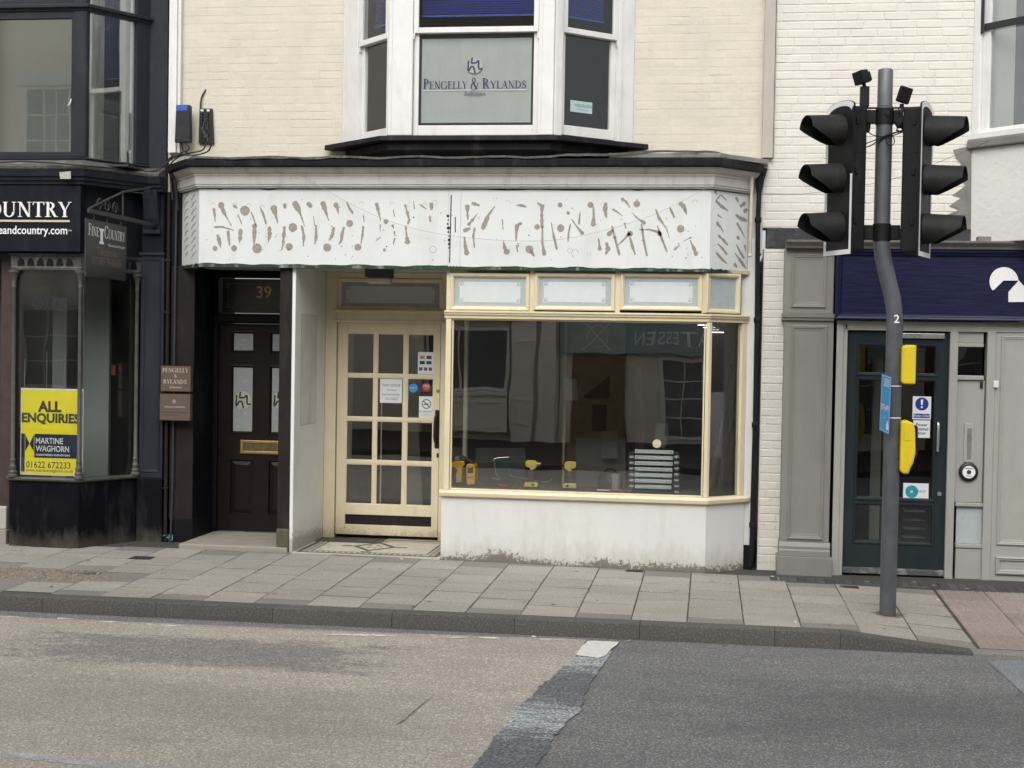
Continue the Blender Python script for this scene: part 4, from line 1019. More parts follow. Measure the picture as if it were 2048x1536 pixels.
# --- cream glazed shop door in its frame
dx0, dx1 = FD.u(666, 860), FD.u(888, 860)
zTop = zSof
zr0, zr1 = FD.z(775, 645), FD.z(775, 622)
dfr = MB()
dfr.box(xw1 + 0.002, FD.u(672, 860), YD - 0.03, YD + 0.08, fl0, zTop); dfr.box(FD.u(880, 860), dx1 + 0.12, YD - 0.03, YD + 0.08, fl0, zTop)
dfr.box(FD.u(672, 860) + .0005, FD.u(880, 860) - .0005, YD - 0.03, YD + 0.08, FD.z(775, 556), zTop - 0.001)
door = dfr.build('shop_door', M_cream, B, 0.004)
MB().box(FD.u(672, 860) + .001, FD.u(880, 860) - .001, YD - 0.035, YD + 0.075, zr0 + 0.003, zr1).build('door_head', M_cream, door, 0.004)
MB().box(dx0 - 0.01, dx1, YD - 0.055, YD - 0.031, zr1 - 0.02, zr1 + 0.008).build('door_head', M_cream, door, 0.004)
MB().box(dx0 - 0.01, dx1, YD - 0.05, YD - 0.031, zr0 - 0.002, zr0 + 0.018).build('door_head', M_cream, door, 0.004)
transom(FD, 675, 886, 557, 621, 0.01, door, 'fanlight', 0.0, M_frost_dark, flat('fanlight_etch', (0.46, 0.475, 0.475), 0.4))
lx0, lx1 = FD.u(672.5, 860) + 0.004, FD.u(879, 860) - 0.004
lz1 = zr0; lz0 = fl0 + 0.035
cx_ = [(FD.u(692.5, 840), FD.u(745.8, 840)), (FD.u(753, 840), FD.u(805.5, 840)), (FD.u(813.5, 840), FD.u(865.5, 840))]
rz_ = [(FD.z(780, 748.5), FD.z(780, 667.5)), (FD.z(780, 835.5), FD.z(780, 755.5)), (FD.z(780, 922), FD.z(780, 842.5)), (FD.z(780, 1010), FD.z(780, 929.5))]
leaf = MB()
yl0, yl1 = YD, YD + 0.045
leaf.box(lx0, cx_[0][0], yl0, yl1, lz0, lz1); leaf.box(cx_[2][1], lx1, yl0, yl1, lz0, lz1)
ux0, ux1 = cx_[0][0] + .0003, cx_[2][1] - .0003
leaf.box(ux0, ux1, yl0, yl1, rz_[0][1], lz1 - .0005)
gz0, gz1 = FD.z(772, 1051), FD.z(772, 1031)
leaf.box(ux0, ux1, yl0, yl1, gz1, rz_[3][0]); leaf.box(ux0, ux1, yl0, yl1, lz0, gz0)
lf = leaf.build('door_leaf', M_cream, door, 0.003)
for i in range(3):
    MB().box(ux0, ux1, yl0 + 0.004, yl1 - 0.004, rz_[i + 1][1] + .0004, rz_[i][0] - .0004).build('glazing_bar', M_cream, door, 0.004)
for i in range(2):
    for (p, q) in rz_: MB().box(cx_[i][1], cx_[i + 1][0], yl0 + 0.003, yl1 - 0.003, p, q).build('glazing_bar', M_cream, door, 0.004)
for (p, q) in cx_:
    for (r_, s_) in rz_:
        MB().box(p - 0.004, q + 0.004, YD + 0.022, YD + 0.027, r_ - 0.004, s_ + 0.004).build('pane', M_glass_d, door)
        MB().ring(p, q, r_, s_, 0.007, yl0 + 0.009, yl0 + 0.0215).build('glazing_bead', M_cream, door)
grm = MB().box(ux0, ux1, YD + 0.02, YD + 0.028, gz0, gz1).build('vent_grille', M_blackp, door)
vn = MB(); n = 46
for i in range(n):
    if 19 < i < 27: continue
    x = ux0 + 0.02 + (ux1 - ux0 - 0.04) * i / (n - 1); vn.box(x - 0.003, x + 0.003, YD + 0.014, YD + 0.0195, gz0 + 0.012, gz1 - 0.012)
vn.ring(ux0 + 0.33, ux0 + 0.46, gz0 + 0.012, gz1 - 0.012, 0.006, YD + 0.014, YD + 0.0195)
tag(vn.build('grille_bars', M_blackp, door), None, None, None, 'stuff')
hx = FD.u(874.5, 860); hz0, hz1 = FD.z(874, 897), FD.z(874, 820)
MB().box(hx - 0.024, hx + 0.024, YD - 0.006, YD - 0.0005, hz0, hz1).build('handle_plate', M_blackp, door, 0.004)
MB().tube([(hx - 0.006, YD - 0.006, hz1 - 0.05), (hx - 0.012, YD - 0.04, hz1 - 0.07), (hx - 0.016, YD - 0.05, hz1 - 0.12), (hx - 0.018, YD - 0.052, hz0 + 0.12), (hx - 0.012, YD - 0.042, hz0 + 0.07), (hx - 0.006, YD - 0.006, hz0 + 0.05)], 0.013, 10).build('handle', M_blackp, door, smooth=True)
kx, kz = FD.p(875.5, 911); MB().box(kx - 0.012, kx + 0.012, YD - 0.003, YD - 0.0005, kz - 0.022, kz + 0.022).build('keyhole', M_soot, door)
kx, kz = FD.p(876, 782); MB().lathe((kx, YD - 0.0005, kz), (0, -1, 0), [(0.018, 0), (0.017, 0.005), (0.010, 0.006), (0.008, 0.010)], 16).build('lock', M_brass, door, smooth=True)
# stickers on the door panes
def notice(face, px0, py0, px1, py1, y, mat, parent, name='notice'):
    u0_, u1_, z0_, z1_ = face.r(px0, py0, px1, py1)
    MB(face.M).box(u0_, u1_, y, y + 0.0008, z0_, z1_).build(name, mat, parent)
    return u0_, u1_, z0_, z1_
yS = 0.0195
u0_, u1_, z0_, z1_ = notice(FD, 835, 704, 866, 748, yS, M_paper, door, 'payment_sticker')
for i, (fx, fz, c) in enumerate(((.12, .68, (.45, .3, .02)), (.55, .68, (.10, .05, .15)), (.12, .44, (.02, .03, .12)), (.55, .44, (.02, .05, .25)), (.08, .15, (.03, .16, .15)), (.40, .15, (.2, .02, .2)), (.70, .15, (.1, .1, .1)))):
    w, h = u1_ - u0_, z1_ - z0_
    MB(FD.M).plate(u0_ + fx * w, u0_ + (fx + (.33 if i < 4 else .22)) * w, yS - 0.0006, z0_ + fz * h, z0_ + (fz + .15) * h).build('card_logo', flat('card%d' % i, c, .4), door)
u0_, u1_, z0_, z1_ = notice(FD, 759, 758, 803, 806, yS, M_paper, door, 'handwritten_notice')
t = MB(FD.M)
for i, s_ in enumerate(('THIS DOOR', 'is now', 'permanently', 'CLOSED')): text_mesh(t, s_, (u0_ + u1_) / 2 + 0.006 * (i % 2), z1_ - 0.075 - i * 0.045, 0.036, yS - 0.0006, 'CENTER', shear=0.25)
t.build('handwriting', flat('pen_ink', (0.12, 0.12, 0.14)), door)
for px, py, r_, c, s_ in ((826, 776, 0.045, (0.05, 0.27, 0.60), 'tripadvisor'), (852, 775, 0.045, (0.36, 0.02, 0.035), 'PRS')):
    u_, z_ = FD.p(px, py); n = 24
    MB(FD.M).shape([(u_ + r_ * math.cos(i * 6.2832 / n), z_ + r_ * math.sin(i * 6.2832 / n)) for i in range(n)], yS, yS + 0.0008).build('round_sticker', flat('st_' + s_, c, 0.4), door)
    t = MB(FD.M); (text_mesh(t, 'PRS', u_, z_, 0.04, yS - 0.0006, 'CENTER', bold=0.0006) if s_ == 'PRS' else t.plate(u_ - 0.03, u_ + 0.03, yS - 0.0006, z_ - 0.002, z_ + 0.003))
    if s_ == 'PRS': text_mesh(t, 'for Music', u_, z_ - 0.018, 0.014, yS - 0.0006, 'CENTER')
    t.build('lettering', M_paper, door)
u0_, u1_, z0_, z1_ = notice(FD, 837, 793, 867, 836, yS, M_paper, door, 'no_smoking_sticker')
cu_, cz_ = (u0_ + u1_) / 2, z1_ - 0.075
rg = MB(FD.M); n = 28
for i in range(n):
    a_, b_ = i * 6.2832 / n, (i + 1) * 6.2832 / n
    rg.add([(cu_ + r_ * math.cos(q), yS - 0.0006, cz_ + r_ * math.sin(q)) for q, r_ in ((a_, .048), (b_, .048), (b_, .040), (a_, .040))], [(0, 1, 2, 3)])
rg.add([(cu_ - .034, yS - .0007, cz_ + .026), (cu_ - .028, yS - .0007, cz_ + .032), (cu_ + .034, yS - .0007, cz_ - .026), (cu_ + .028, yS - .0007, cz_ - .032)], [(0, 1, 2, 3)])
rg.add([(cu_ - .03, yS - .0009, cz_ - .01), (cu_ + .02, yS - .0009, cz_ - .004), (cu_ + .02, yS - .0009, cz_ + .006), (cu_ - .03, yS - .0009, cz_)], [(0, 1, 2, 3)])
rg.build('no_smoking_symbol', M_ink, door)
t = MB(FD.M); text_mesh(t, 'NO SMOKING', cu_, z0_ + 0.055, 0.024, yS - 0.0006, 'CENTER'); text_mesh(t, 'It is against the law', cu_, z0_ + 0.035, 0.013, yS - 0.0006, 'CENTER'); text_mesh(t, 'to smoke in these premises', cu_, z0_ + 0.018, 0.010, yS - 0.0006, 'CENTER'); t.build('lettering', M_ink, door)
# lamp under the soffit
lampx = plane(0.4).u(760, 553); zL = plane(0.4).z(760, 541)
lamp = thing('ceiling_lamp', (lampx, 0.4, zSof), 'dusty bulkhead lamp with dark base under the white fascia', 'lamp')
MB().box(lampx - 0.13, lampx + 0.12, 0.33, 0.47, zL - 0.065, zSof - 0.001).build('lamp_base', flat('lamp_base', (0.05, 0.047, 0.042), 0.5), lamp, 0.006)
MB().box(lampx - 0.12, lampx + 0.11, 0.335, 0.465, zL - 0.125, zL - 0.066).build('diffuser', flat('lamp_diffuser', (0.50, 0.47, 0.38), 0.4), lamp, 0.025, seg=4)

# --- number 39: recessed dark door
YN = 0.92; FN = plane(YN)
px0 = FW_.u(340, 800); px1 = FW_.u(387, 800)
MB().box(px0 - 0.02, px1 - 0.03, YW - 0.002, YW + 0.2, zSof + 0.001, zD).build('wall_strip', M_dark_reveal, B)
pier = MB().box(px0 + 0.001, px1, YW - 0.004, YN + 0.1, zp(-5, .3) + 0.22, zSof).build('door_pier', M_brown, B, 0.004)
MB().box(px0 + 0.03, px1 + 0.012, YW - 0.02, YN + 0.1, -0.08, zp(-5, .3) + 0.22).build('door_pier', M_dark_reveal, B, 0.004)
MB().box(px1 - 0.01, px1 + 0.003, YW, YN, 0.0, zSof - 0.001).build('reveal', M_dark_reveal, B)
pw0 = F0.u(557, 800)
MB().box(pw0, xw0 - 0.001, 0.0, 0.14, F0.z(566, 1058), zSof).build('door_post', M_brown, B, 0.005)
MB().box(pw0 - 0.004, xw0 - 0.003, -0.012, 0.15, -0.08, F0.z(566, 1057)).build('mossy_plinth', M_moss, B, 0.015)
MB().box(xw0 - 0.012, xw0 - 0.0005, 0.141, YN, 0.0, zSof - 0.001).build('reveal', M_dark_reveal, B)
MB().box(px1 + 0.013, xw0 - 0.013, -0.02, YN + 0.1, -0.15, 0.028).build('doorstep', M_stone, B, 0.012)
d0, d1 = FN.u(437, 860), FN.u(610, 860)
dz1 = FN.z(510, 648)
dz0 = 0.045
fr39 = MB()
fr39.box(px1 + 0.004, d0 - 0.004, YN - 0.04, YN + 0.06, 0.03, zSof - .002); fr39.box(d1 + 0.004, xw0 - 0.013, YN - 0.04, YN + 0.06, 0.03, zSof - .002)
fr39.box(d0 - 0.0035, d1 + 0.0035, YN - 0.045, YN + 0.055, dz1 + 0.004, FN.z(510, 628)); fr39.box(d0 - 0.0035, d1 + 0.0035, YN - 0.04, YN + 0.06, FN.z(510, 556), zSof - .003)
fd = fr39.build('front_door', M_dark_reveal, B, 0.004)
MB().box(px1 + 0.02, xw0 - 0.02, YN - 0.07, YN - 0.046, FN.z(510, 645), FN.z(510, 630)).build('door_head', M_dark_reveal, fd, 0.008)
def stile_leaf(x0_, x1_, z0_, z1_, openings, y0_, y1_):
    """solid leaf with rectangular openings, cut as a grid"""
    xs_ = sorted({x0_, x1_, *[o[0] for o in openings], *[o[1] for o in openings]}); zs_ = sorted({z0_, z1_, *[o[2] for o in openings], *[o[3] for o in openings]})
    mb = MB()
    for a_, b_ in zip(xs_, xs_[1:]):
        for c_, d_ in zip(zs_, zs_[1:]):
            if any(o[0] <= a_ + 1e-6 and o[1] >= b_ - 1e-6 and o[2] <= c_ + 1e-6 and o[3] >= d_ - 1e-6 for o in openings): continue
            mb.plate(a_, b_, y0_, c_, d_)
    mb.box(x0_, x1_, y1_, y1_ + 0.004, z0_, z1_)
    mb.add([(x0_, y0_, z0_), (x0_, y1_, z0_), (x0_, y1_, z1_), (x0_, y0_, z1_)], [(0, 1, 2, 3)]); mb.add([(x1_, y0_, z0_), (x1_, y1_, z0_), (x1_, y1_, z1_), (x1_, y0_, z1_)], [(0, 1, 2, 3)])
    return mb
mx_ = [(FN.u(460, 860), FN.u(508, 860)), (FN.u(537, 860), FN.u(585, 860))]
mz_ = [(FN.z(487, 706), FN.z(487, 662)), (FN.z(487, 868), FN.z(487, 730)), (FN.z(487, 1030), FN.z(487, 918))]
ops = [(a_, b_, c_, d_) for a_, b_ in mx_ for c_, d_ in mz_]
stile_leaf(d0, d1, dz0, dz1, ops, YN, YN + 0.04).build('door_leaf', M_door39, fd)
for a_, b_, c_, d_ in ops:
    raised = d_ < mz_[1][0]
    MB().mitre(a_, b_, c_, d_, [(0, YN - 0.004), (0.008, YN - 0.006), (0.018, YN + 0.004), (0.026, YN + 0.014)] if not raised else [(0, YN - 0.003), (0.008, YN - 0.004), (0.018, YN + 0.018), (0.022, YN + 0.018), (0.06, YN + 0.004)]).build('panel_moulding', M_door39, fd)
    if raised: MB().box(a_ + 0.06, b_ - 0.06, YN + 0.004, YN + 0.03, c_ + 0.06, d_ - 0.06).build('door_panel', M_door39, fd)
    else:
        MB().box(a_ + 0.0265, b_ - 0.0265, YN + 0.016, YN + 0.022, c_ + 0.0265, d_ - 0.0265).build('frosted_pane', M_frost_dark, fd)
for i, px in enumerate((484.5, 561)):
    u_, z_ = FN.p(px, 800); logo(FN, u_, z_, 0.088, 0.0145, fd, M_logo, M_ink)
a_, b_, c_, d_ = FN.r(481, 881, 566, 908)
MB().ring(a_, b_, c_, d_, 0.028, YN - 0.012, YN - 0.0005).build('letterbox', M_brass, fd, 0.004)
MB().box(a_ + 0.0285, b_ - 0.0285, YN - 0.005, YN - 0.0008, c_ + 0.0285, d_ - 0.0285).build('letterbox_flap', M_flap, fd, 0.003)
a_, b_, c_, d_ = d0 + 0.02, d1 - 0.02, FN.z(510, 626), FN.z(510, 558)
M_fan39 = paint('dark_fanlight', (0.028, 0.03, 0.03), 0.2, 0.1, 5, 0.0, spec=0.7)
MB().box(a_, b_, YN + 0.01, YN + 0.016, c_, d_).build('fanlight_pane', M_fan39, fd)
M_gold = flat('gold_leaf', (0.58, 0.42, 0.16), 0.4)
u_, z_ = FN.p(526, 596); t = MB(FN.M); text_mesh(t, '39', u_ + 0.004, z_ + 0.003, 0.165, 0.0085, 'CENTER', bold=0.0022); t.build('house_number', M_gold, fd)
M_trace39 = flat('etched_line', (0.085, 0.09, 0.085), 0.4)
MB(FN.M).ring(a_ + 0.06, b_ - 0.06, c_ + 0.05, d_ - 0.045, 0.007, 0.0085, 0.0098).build('etched_border', M_trace39, fd)
for sz_ in (c_ + 0.05, d_ - 0.085): MB(FN.M).ring(a_ + 0.035, a_ + 0.075, sz_, sz_ + 0.04, 0.006, 0.0078, 0.0084).build('etched_key', M_trace39, fd)
# shop room behind the glass
M_ply = paint('plywood', (0.54, 0.40, 0.26), 0.7, 0.18, 6, 0.001, 30)
RX1 = 0.52
room = MB().box(xw1 - 0.01, RX1, YD + 0.11, 7.4, -0.1, 0.1).build('shop_room', M_floorroom, B)
MB().box(xp0 + 0.06, xC - 0.1, 0.07, YD + 0.109, -0.1, 0.098).build('room_floor', M_floorroom, room)
MB().box(xw1 - 0.01, RX1, 7.4, 7.45, 0.1, 2.9).build('room_wall', M_wallroom, room)
MB().box(RX1, RX1 + 0.05, YW + 0.31, 7.4, 0.1, 2.9).build('room_wall', M_wallroom, room)
MB().box(xw1 - 0.06, xw1 - 0.01, YD + 0.11, 7.4, 0.1, 2.9).build('room_wall', paint('stair_wall', (0.16, 0.155, 0.145), 0.8), room)
MB().box(xw1 - 0.06, RX1 + 0.05, YD + 0.11, 7.45, 2.72, 2.8).build('room_ceiling', M_ceil, room)
MB().prism([(xp0 + 0.06, 0.09, 2.72), (xC - 0.02, 0.09, 2.72), (SPX - 0.05, SPY + 0.05, 2.72), (RX1, YD + 0.109, 2.72), (xp0 + 0.06, YD + 0.109, 2.72)], (0, 0, 0.06)).build('room_ceiling', M_ceil, room)
MB().prism([(xp0 + 0.056, 0.08, zSill + 0.02), (xC - 0.04, 0.08, zSill + 0.02), (SPX - 0.06, SPY + 0.03, zSill + 0.02), (SPX - 0.06, 0.62, zSill + 0.02), (xp0 + 0.056, 0.62, zSill + 0.02)], (0, 0, 0.024)).build('window_shelf', M_floorroom, room)
# beam carrying the upper wall, closing the room above the shopfront
MB().box(sx0 + 0.03, sx1 + 0.1, 0.10, 0.34, zSof + 0.03, zD + 0.1).build('lintel_beam', M_wallroom, B)
print('bricks', nB)

# ================================================================== LEFT BUILDING: navy shopfront with a canted bay above
M_navy = paint('navy_paint', (0.021, 0.0235, 0.032), 0.5, 0.12, 4, 0.0008, 40, spec=0.2, dirt=(0.07, 0.072, 0.075), dirt_amt=0.3)
M_navy_dark = paint('navy_fascia_paint', (0.0075, 0.009, 0.0145), 0.5, 0.15, 4, 0.0006, 40, spec=0.15, dirt=(0.05, 0.05, 0.055), dirt_amt=0.3)
M_navy_black = paint('scuffed_black_riser', (0.004, 0.0045, 0.008), 0.5, 0.3, 5, 0.001, 40, spec=0.12, dirt=(0.085, 0.08, 0.07), dirt_amt=0.35, dirt_scale=6, foot=(0.05, (0.06, 0.055, 0.045), 0.35))
M_verdi = paint('weathered_ledge', (0.075, 0.075, 0.065), 0.7, 0.35, 9, 0.004, 25, dirt=(0.33, 0.31, 0.26), dirt_amt=0.6, dirt_scale=8, streak=False)
M_col = paint('grey_green_column', (0.080, 0.082, 0.072), 0.5, 0.3, 12, 0.001, 50, dirt=(0.03, 0.03, 0.03), dirt_amt=0.5)
M_letter = flat('white_letter', (0.78, 0.78, 0.76), 0.4, 0.02)
M_goldrule = flat('pale_gold', (0.55, 0.50, 0.36), 0.4)
M_glass_l = glass('left_shop_glass', gain=1.6, wave=0.002, haze=0.02)
M_glass_lu = glass('left_bay_glass', gain=4.2, wave=0.0015, haze=0.02)
M_greywall = paint('pale_grey_partition', (0.24, 0.25, 0.245), 0.6, 0.05, 3)
M_inner = paint('dark_shop_interior', (0.035, 0.036, 0.04), 0.7, 0.2, 3)

A = thing('navy_shop_building', (-6.6, 0.4, -0.03), 'dark navy painted building with canted bay window over a small vacant shop', 'building')
YA = -0.25; FA = plane(YA)
ax = FA.u(157, 1000); aw = FW_.u(281, 1000); al = FA.u(19, 1000); afar = -12.0
apath = [(al - 0.35, YW), (al, YA), (ax, YA), (aw, YW)]
FAS = Face((ax, YA), (aw, YW)); FAL = Face((al - 0.35, YW), (al, YA))
zas = FA.z(90, 957)                         # ledge under the shop glass
# stallriser and ledge
sf = MB().sweep(apath, [(-0.05, -0.12), (0.0, -0.12), (0.0, zas - 0.03), (-0.05, zas - 0.03)]).build('stallriser', M_navy_black, A)
MB().sweep(apath, [(-0.10, zas - 0.029), (0.012, zas - 0.029), (0.03, zas - 0.018), (0.032, zas - 0.002), (0.0, zas + 0.006), (-0.10, zas + 0.006)]).build('ledge', M_col, A, 0.002)
zgl = FA.z(100, 540)                        # top of the glass
zlint = FA.z(100, 507)
# columns with capitals and bases
def column(x, y, name='column'):
    c = MB().lathe((x, y, zas + 0.006), (0, 0, 1), [(0.045, 0), (0.045, 0.02), (0.036, 0.03), (0.04, 0.05), (0.030, 0.065), (0.034, 0.10), (0.024, 0.115), (0.024, 0.15), (0.028, 0.16), (0.020, 0.175), (0.018, zgl - zas - 0.18), (0.024, zgl - zas - 0.165), (0.019, zgl - zas - 0.15), (0.022, zgl - zas - 0.10), (0.035, zgl - zas - 0.05), (0.05, zgl - zas - 0.03), (0.05, zgl - zas - 0.008)], 14)
    c.build(name, M_col, A, smooth=True)
column(ax + 0.002, YA - 0.002); column(al + 0.03, YA - 0.002); column(aw - 0.03, YW - 0.06); column(al - 0.08, YA + 0.18)
# glass
MB(FA.M).box(al + 0.02, ax - 0.012, 0.03, 0.036, zas + 0.007, zgl + 0.02).build('pane', M_glass_l, A)
MB(FAS.M).box(0.015, FAS.L - 0.03, 0.03, 0.036, zas + 0.007, zgl + 0.02).build('pane', M_glass_l, A)
MB(FAL.M).box(0.02, FAL.L - 0.03, 0.03, 0.036, zas + 0.007, zgl + 0.02).build('pane', M_glass_l, A)
# frieze over the glass with little arches
MB().sweep(apath, [(-0.06, zgl), (0.0, zgl), (0.006, zgl + 0.02), (0.002, zgl + 0.03), (0.002, zlint - 0.03), (0.02, zlint - 0.01), (0.024, zlint), (-0.06, zlint)]).build('frieze', M_verdi, A, 0.002)
for face, L0_, L1_ in ((FA, al + 0.05, ax - 0.06), (FAS, 0.06, FAS.L - 0.06)):
    n = max(2, int((L1_ - L0_) / 0.085))
    for i in range(n):
        c = L0_ + (i + 0.5) * (L1_ - L0_) / n
        MB(face.M).shape([(c + 0.034 * math.cos(k * math.pi / 8), zgl + 0.04 + 0.07 * math.sin(k * math.pi / 8)) for k in range(9)], -0.009, 0.0).build('frieze_arch', M_navy_dark, A)
# fascia: boxed sign in front, board along the splay
zf1 = FA.z(90, 372); zf0 = FA.z(90, 503)
YB = YA - 0.09; FBx = plane(YB)
bx1 = FBx.u(161, 440)
sgn = MB().box(al - 1.0, bx1, YB, YA - 0.001, FBx.z(90, 503), FBx.z(90, 371)).build('fascia_sign', M_navy_dark, A, 0.004)
MB().sweep([(al - 0.6, YA + 0.001), (ax, YA + 0.001), (aw, YW)], [(-0.05, zlint + 0.001), (0.0, zlint + 0.001), (0.0, zf1), (-0.05, zf1)]).build('fascia_board', M_navy_dark, A)
tz0, tz1 = FBx.z(70, 434), FBx.z(70, 404)
xr_ = FBx.u(143, 420); wfull = xr_ - FBx.u(6, 420)
items = []
cx = 0.0
for c in 'FINE & COUNTRY':
    g, w = glyph(c); items.append((c, cx, w)); cx += w + 0.06
uw = [i for i in items if i[1] >= items[9][1]]
sc = wfull / (cx - 0.06 - items[9][1])
for c, ox, w in items:
    if c == ' ': continue
    mb = MB(FBx.M); serif_text(mb, c, xr_ - (cx - 0.06 - ox) * sc, tz0, tz1 - tz0, -0.012, width=w * sc, depth=0.0115)
    mb.build('letter', M_letter, sgn)
MB(FBx.M).box(al - 0.85, FBx.u(140, 441), -0.008, -0.0005, FBx.z(70, 444), FBx.z(70, 440)).build('rule', M_goldrule, sgn)
t = MB(FBx.M); text_mesh(t, 'fineandcountry.com', FBx.u(135, 463) - 0.775, FBx.z(70, 468), 0.108, -0.004, width=0.775, bold=0.0014); t.build('lettering', M_letter, sgn)
t = MB(FBx.M); text_mesh(t, 'TM', FBx.u(137, 458), FBx.z(140, 463), 0.022, -0.004); t.build('lettering', M_letter, sgn)
# main cornice with its weathered top
zc0, zc1 = FA.z(90, 371), FA.z(90, 336)
cpath = [(al - 0.6, YA), (ax + 0.01, YA), (aw + 0.02, YW - 0.02), (FW_.u(334, 350), YW - 0.02)]
ca = MB().sweep(cpath, [(-0.06, zc0), (0.10, zc0), (0.105, zc0 + 0.03), (0.125, zc0 + 0.035), (0.13, zc0 + 0.065), (0.15, zc0 + 0.07), (0.17, zc1 - 0.03), (-0.06, zc1 - 0.03)]).build('cornice', M_navy, A, 0.002)
MB().sweep(cpath, [(-0.06, zc1 - 0.029), (0.175, zc1 - 0.029), (0.18, zc1), (0.02, zc1 + 0.07), (-0.06, zc1 + 0.07)]).build('cornice_ledge', M_verdi, ca, 0.004)
M_white_scrap = paint('peeling_white', (0.45, 0.44, 0.40), 0.7, 0.3, 20)
u_, z_ = FA.p(150, 352); MB(FA.M).shape([(u_ - 0.06, z_ + 0.01), (u_ + 0.05, z_ + 0.02), (u_ + 0.05, z_ - 0.05), (u_ - 0.05, z_ - 0.05)], -0.196, -0.187).build('peeled_patch', M_white_scrap, ca)
# right pilaster with console
pl0, pl1 = FW_.u(284, 740), FW_.u(330, 740)
zplt = FW_.z(305, 512); zplb = FW_.z(305, 955)
pil = MB().box(pl0, pl1, YW - 0.05, YW + 0.2, zplb, zplt).build('pilaster', M_navy, A, 0.004)
MB().mitre(pl0 + 0.025, pl1 - 0.03, zplb + 0.06, zplt - 0.03, [(0, YW - 0.051), (0.0, YW - 0.06), (0.012, YW - 0.058), (0.02, YW - 0.052)]).build('pilaster_moulding', M_navy, pil)
MB().box(pl0 - 0.015, pl1 + 0.01, YW - 0.07, YW + 0.2, -0.1, zplb - 0.001).build('pilaster_plinth', M_navy_black, pil, 0.005)
MB().box(pl0 - 0.012, pl1 + 0.008, YW - 0.07, YW + 0.2, zplt + 0.001, zplt + 0.03).build('pilaster_cap', M_navy, pil, 0.005)
z2, z3 = FW_.z(308, 505), FW_.z(308, 372)
MB().box(pl0 + 0.01, pl1 - 0.005, YW - 0.06, YW + 0.2, zplt + 0.031, z3).build('console', M_navy_dark, pil, 0.004)
MB().prism([(pl0 + 0.045, YW - 0.061, z3 - 0.05), (pl0 + 0.045, YW - 0.15, z3 - 0.05), (pl0 + 0.045, YW - 0.14, z3 - 0.14), (pl0 + 0.045, YW - 0.09, z3 - 0.32), (pl0 + 0.045, YW - 0.061, z3 - 0.38)], (pl1 - pl0 - 0.09, 0, 0)).build('console', M_navy, pil, 0.006)
MB().box(pl0 + 0.03, pl1 - 0.03, YW - 0.10, YW - 0.061, z3 - 0.47, z3 - 0.43).build('console', M_navy, pil, 0.006)
# first-floor bay
zt_ = FA.z(80, 14)                          # transom bar
bz0 = FA.z(80, 306)
upath = [(al - 0.6, YA + 0.03), (ax + 0.03, YA + 0.03), (FW_.u(300, 160), YW)]
FU = plane(YA + 0.03); FUS = Face(upath[1], upath[2])
ux_ = upath[1][0]
bayA = MB().sweep(upath, [(-0.07, zt_ - 0.035), (0.01, zt_ - 0.035), (0.02, zt_ - 0.012), (0.045, zt_ - 0.006), (0.045, zt_ + 0.02), (0.02, zt_ + 0.03), (-0.07, zt_ + 0.03)]).build('bay_window', M_navy, A, 0.002)
MB().sweep(upath, [(-0.07, zc1 + 0.02), (0.012, zc1 + 0.02), (0.012, bz0 - 0.055), (0.025, bz0 - 0.05), (0.0, bz0 - 0.035), (-0.07, bz0 - 0.035)]).build('bay_sill', M_navy, bayA, 0.003)
MB().sweep(upath, [(-0.07, 6.4), (0.1, 6.4), (0.1, 6.6), (-0.07, 6.6)]).build('bay_head', M_navy, bayA)
zu0, zu1 = bz0 - 0.034, zt_ - 0.036
fx1 = FU.u(148, 160)
for z0_, z1_ in ((zu0, zu1), (zt_ + 0.031, 6.39)):
    MB(FU.M).ring(al - 0.6, fx1, z0_, z1_, (0.06, 0.028, 0.05, 0.065), 0.0, 0.05).build('casement', M_navy, bayA, 0.004)
    MB(FU.M).box(al - 0.55, fx1 - 0.02, 0.024, 0.029, z0_ + 0.04, z1_ - 0.05).build('pane', M_glass_lu, bayA)
    MB(FU.M).box(fx1 + 0.001, ux_ - 0.001, -0.008, 0.07, z0_, z1_).build('corner_post', M_navy, bayA, 0.005)
    s0 = FUS.u(171, 160); s1 = FUS.u(272, 180)
    MB(FUS.M).box(0.002, s0, -0.006, 0.07, z0_, z1_).build('corner_post', M_navy, bayA, 0.005)
    MB(FUS.M).box(s0 - 0.005, s1 + 0.005, 0.028, 0.033, z0_, z1_).build('pane', M_glass_lu, bayA)
    MB(FUS.M).box(s1, FUS.L, -0.006, 0.07, z0_, z1_).build('bay_post', M_navy, bayA, 0.005)
    MB(FUS.M).box(s1 - 0.022, s1 - 0.001, 0.034, 0.07, z0_, z1_).build('inner_lining', M_white_paint, bayA)
q0, q1 = FW_.u(300, 160), FW_.u(336.5, 160)
MB().box(q0, q1, YW - 0.01, YW + 0.3, zc1, 6.6).build('wall_panel', M_navy, A, 0.004)
MB().box(q1 - 0.03, q1 - 0.002, YW - 0.022, YW - 0.0101, zc1, 6.6).build('wall_panel', M_navy, A, 0.004)
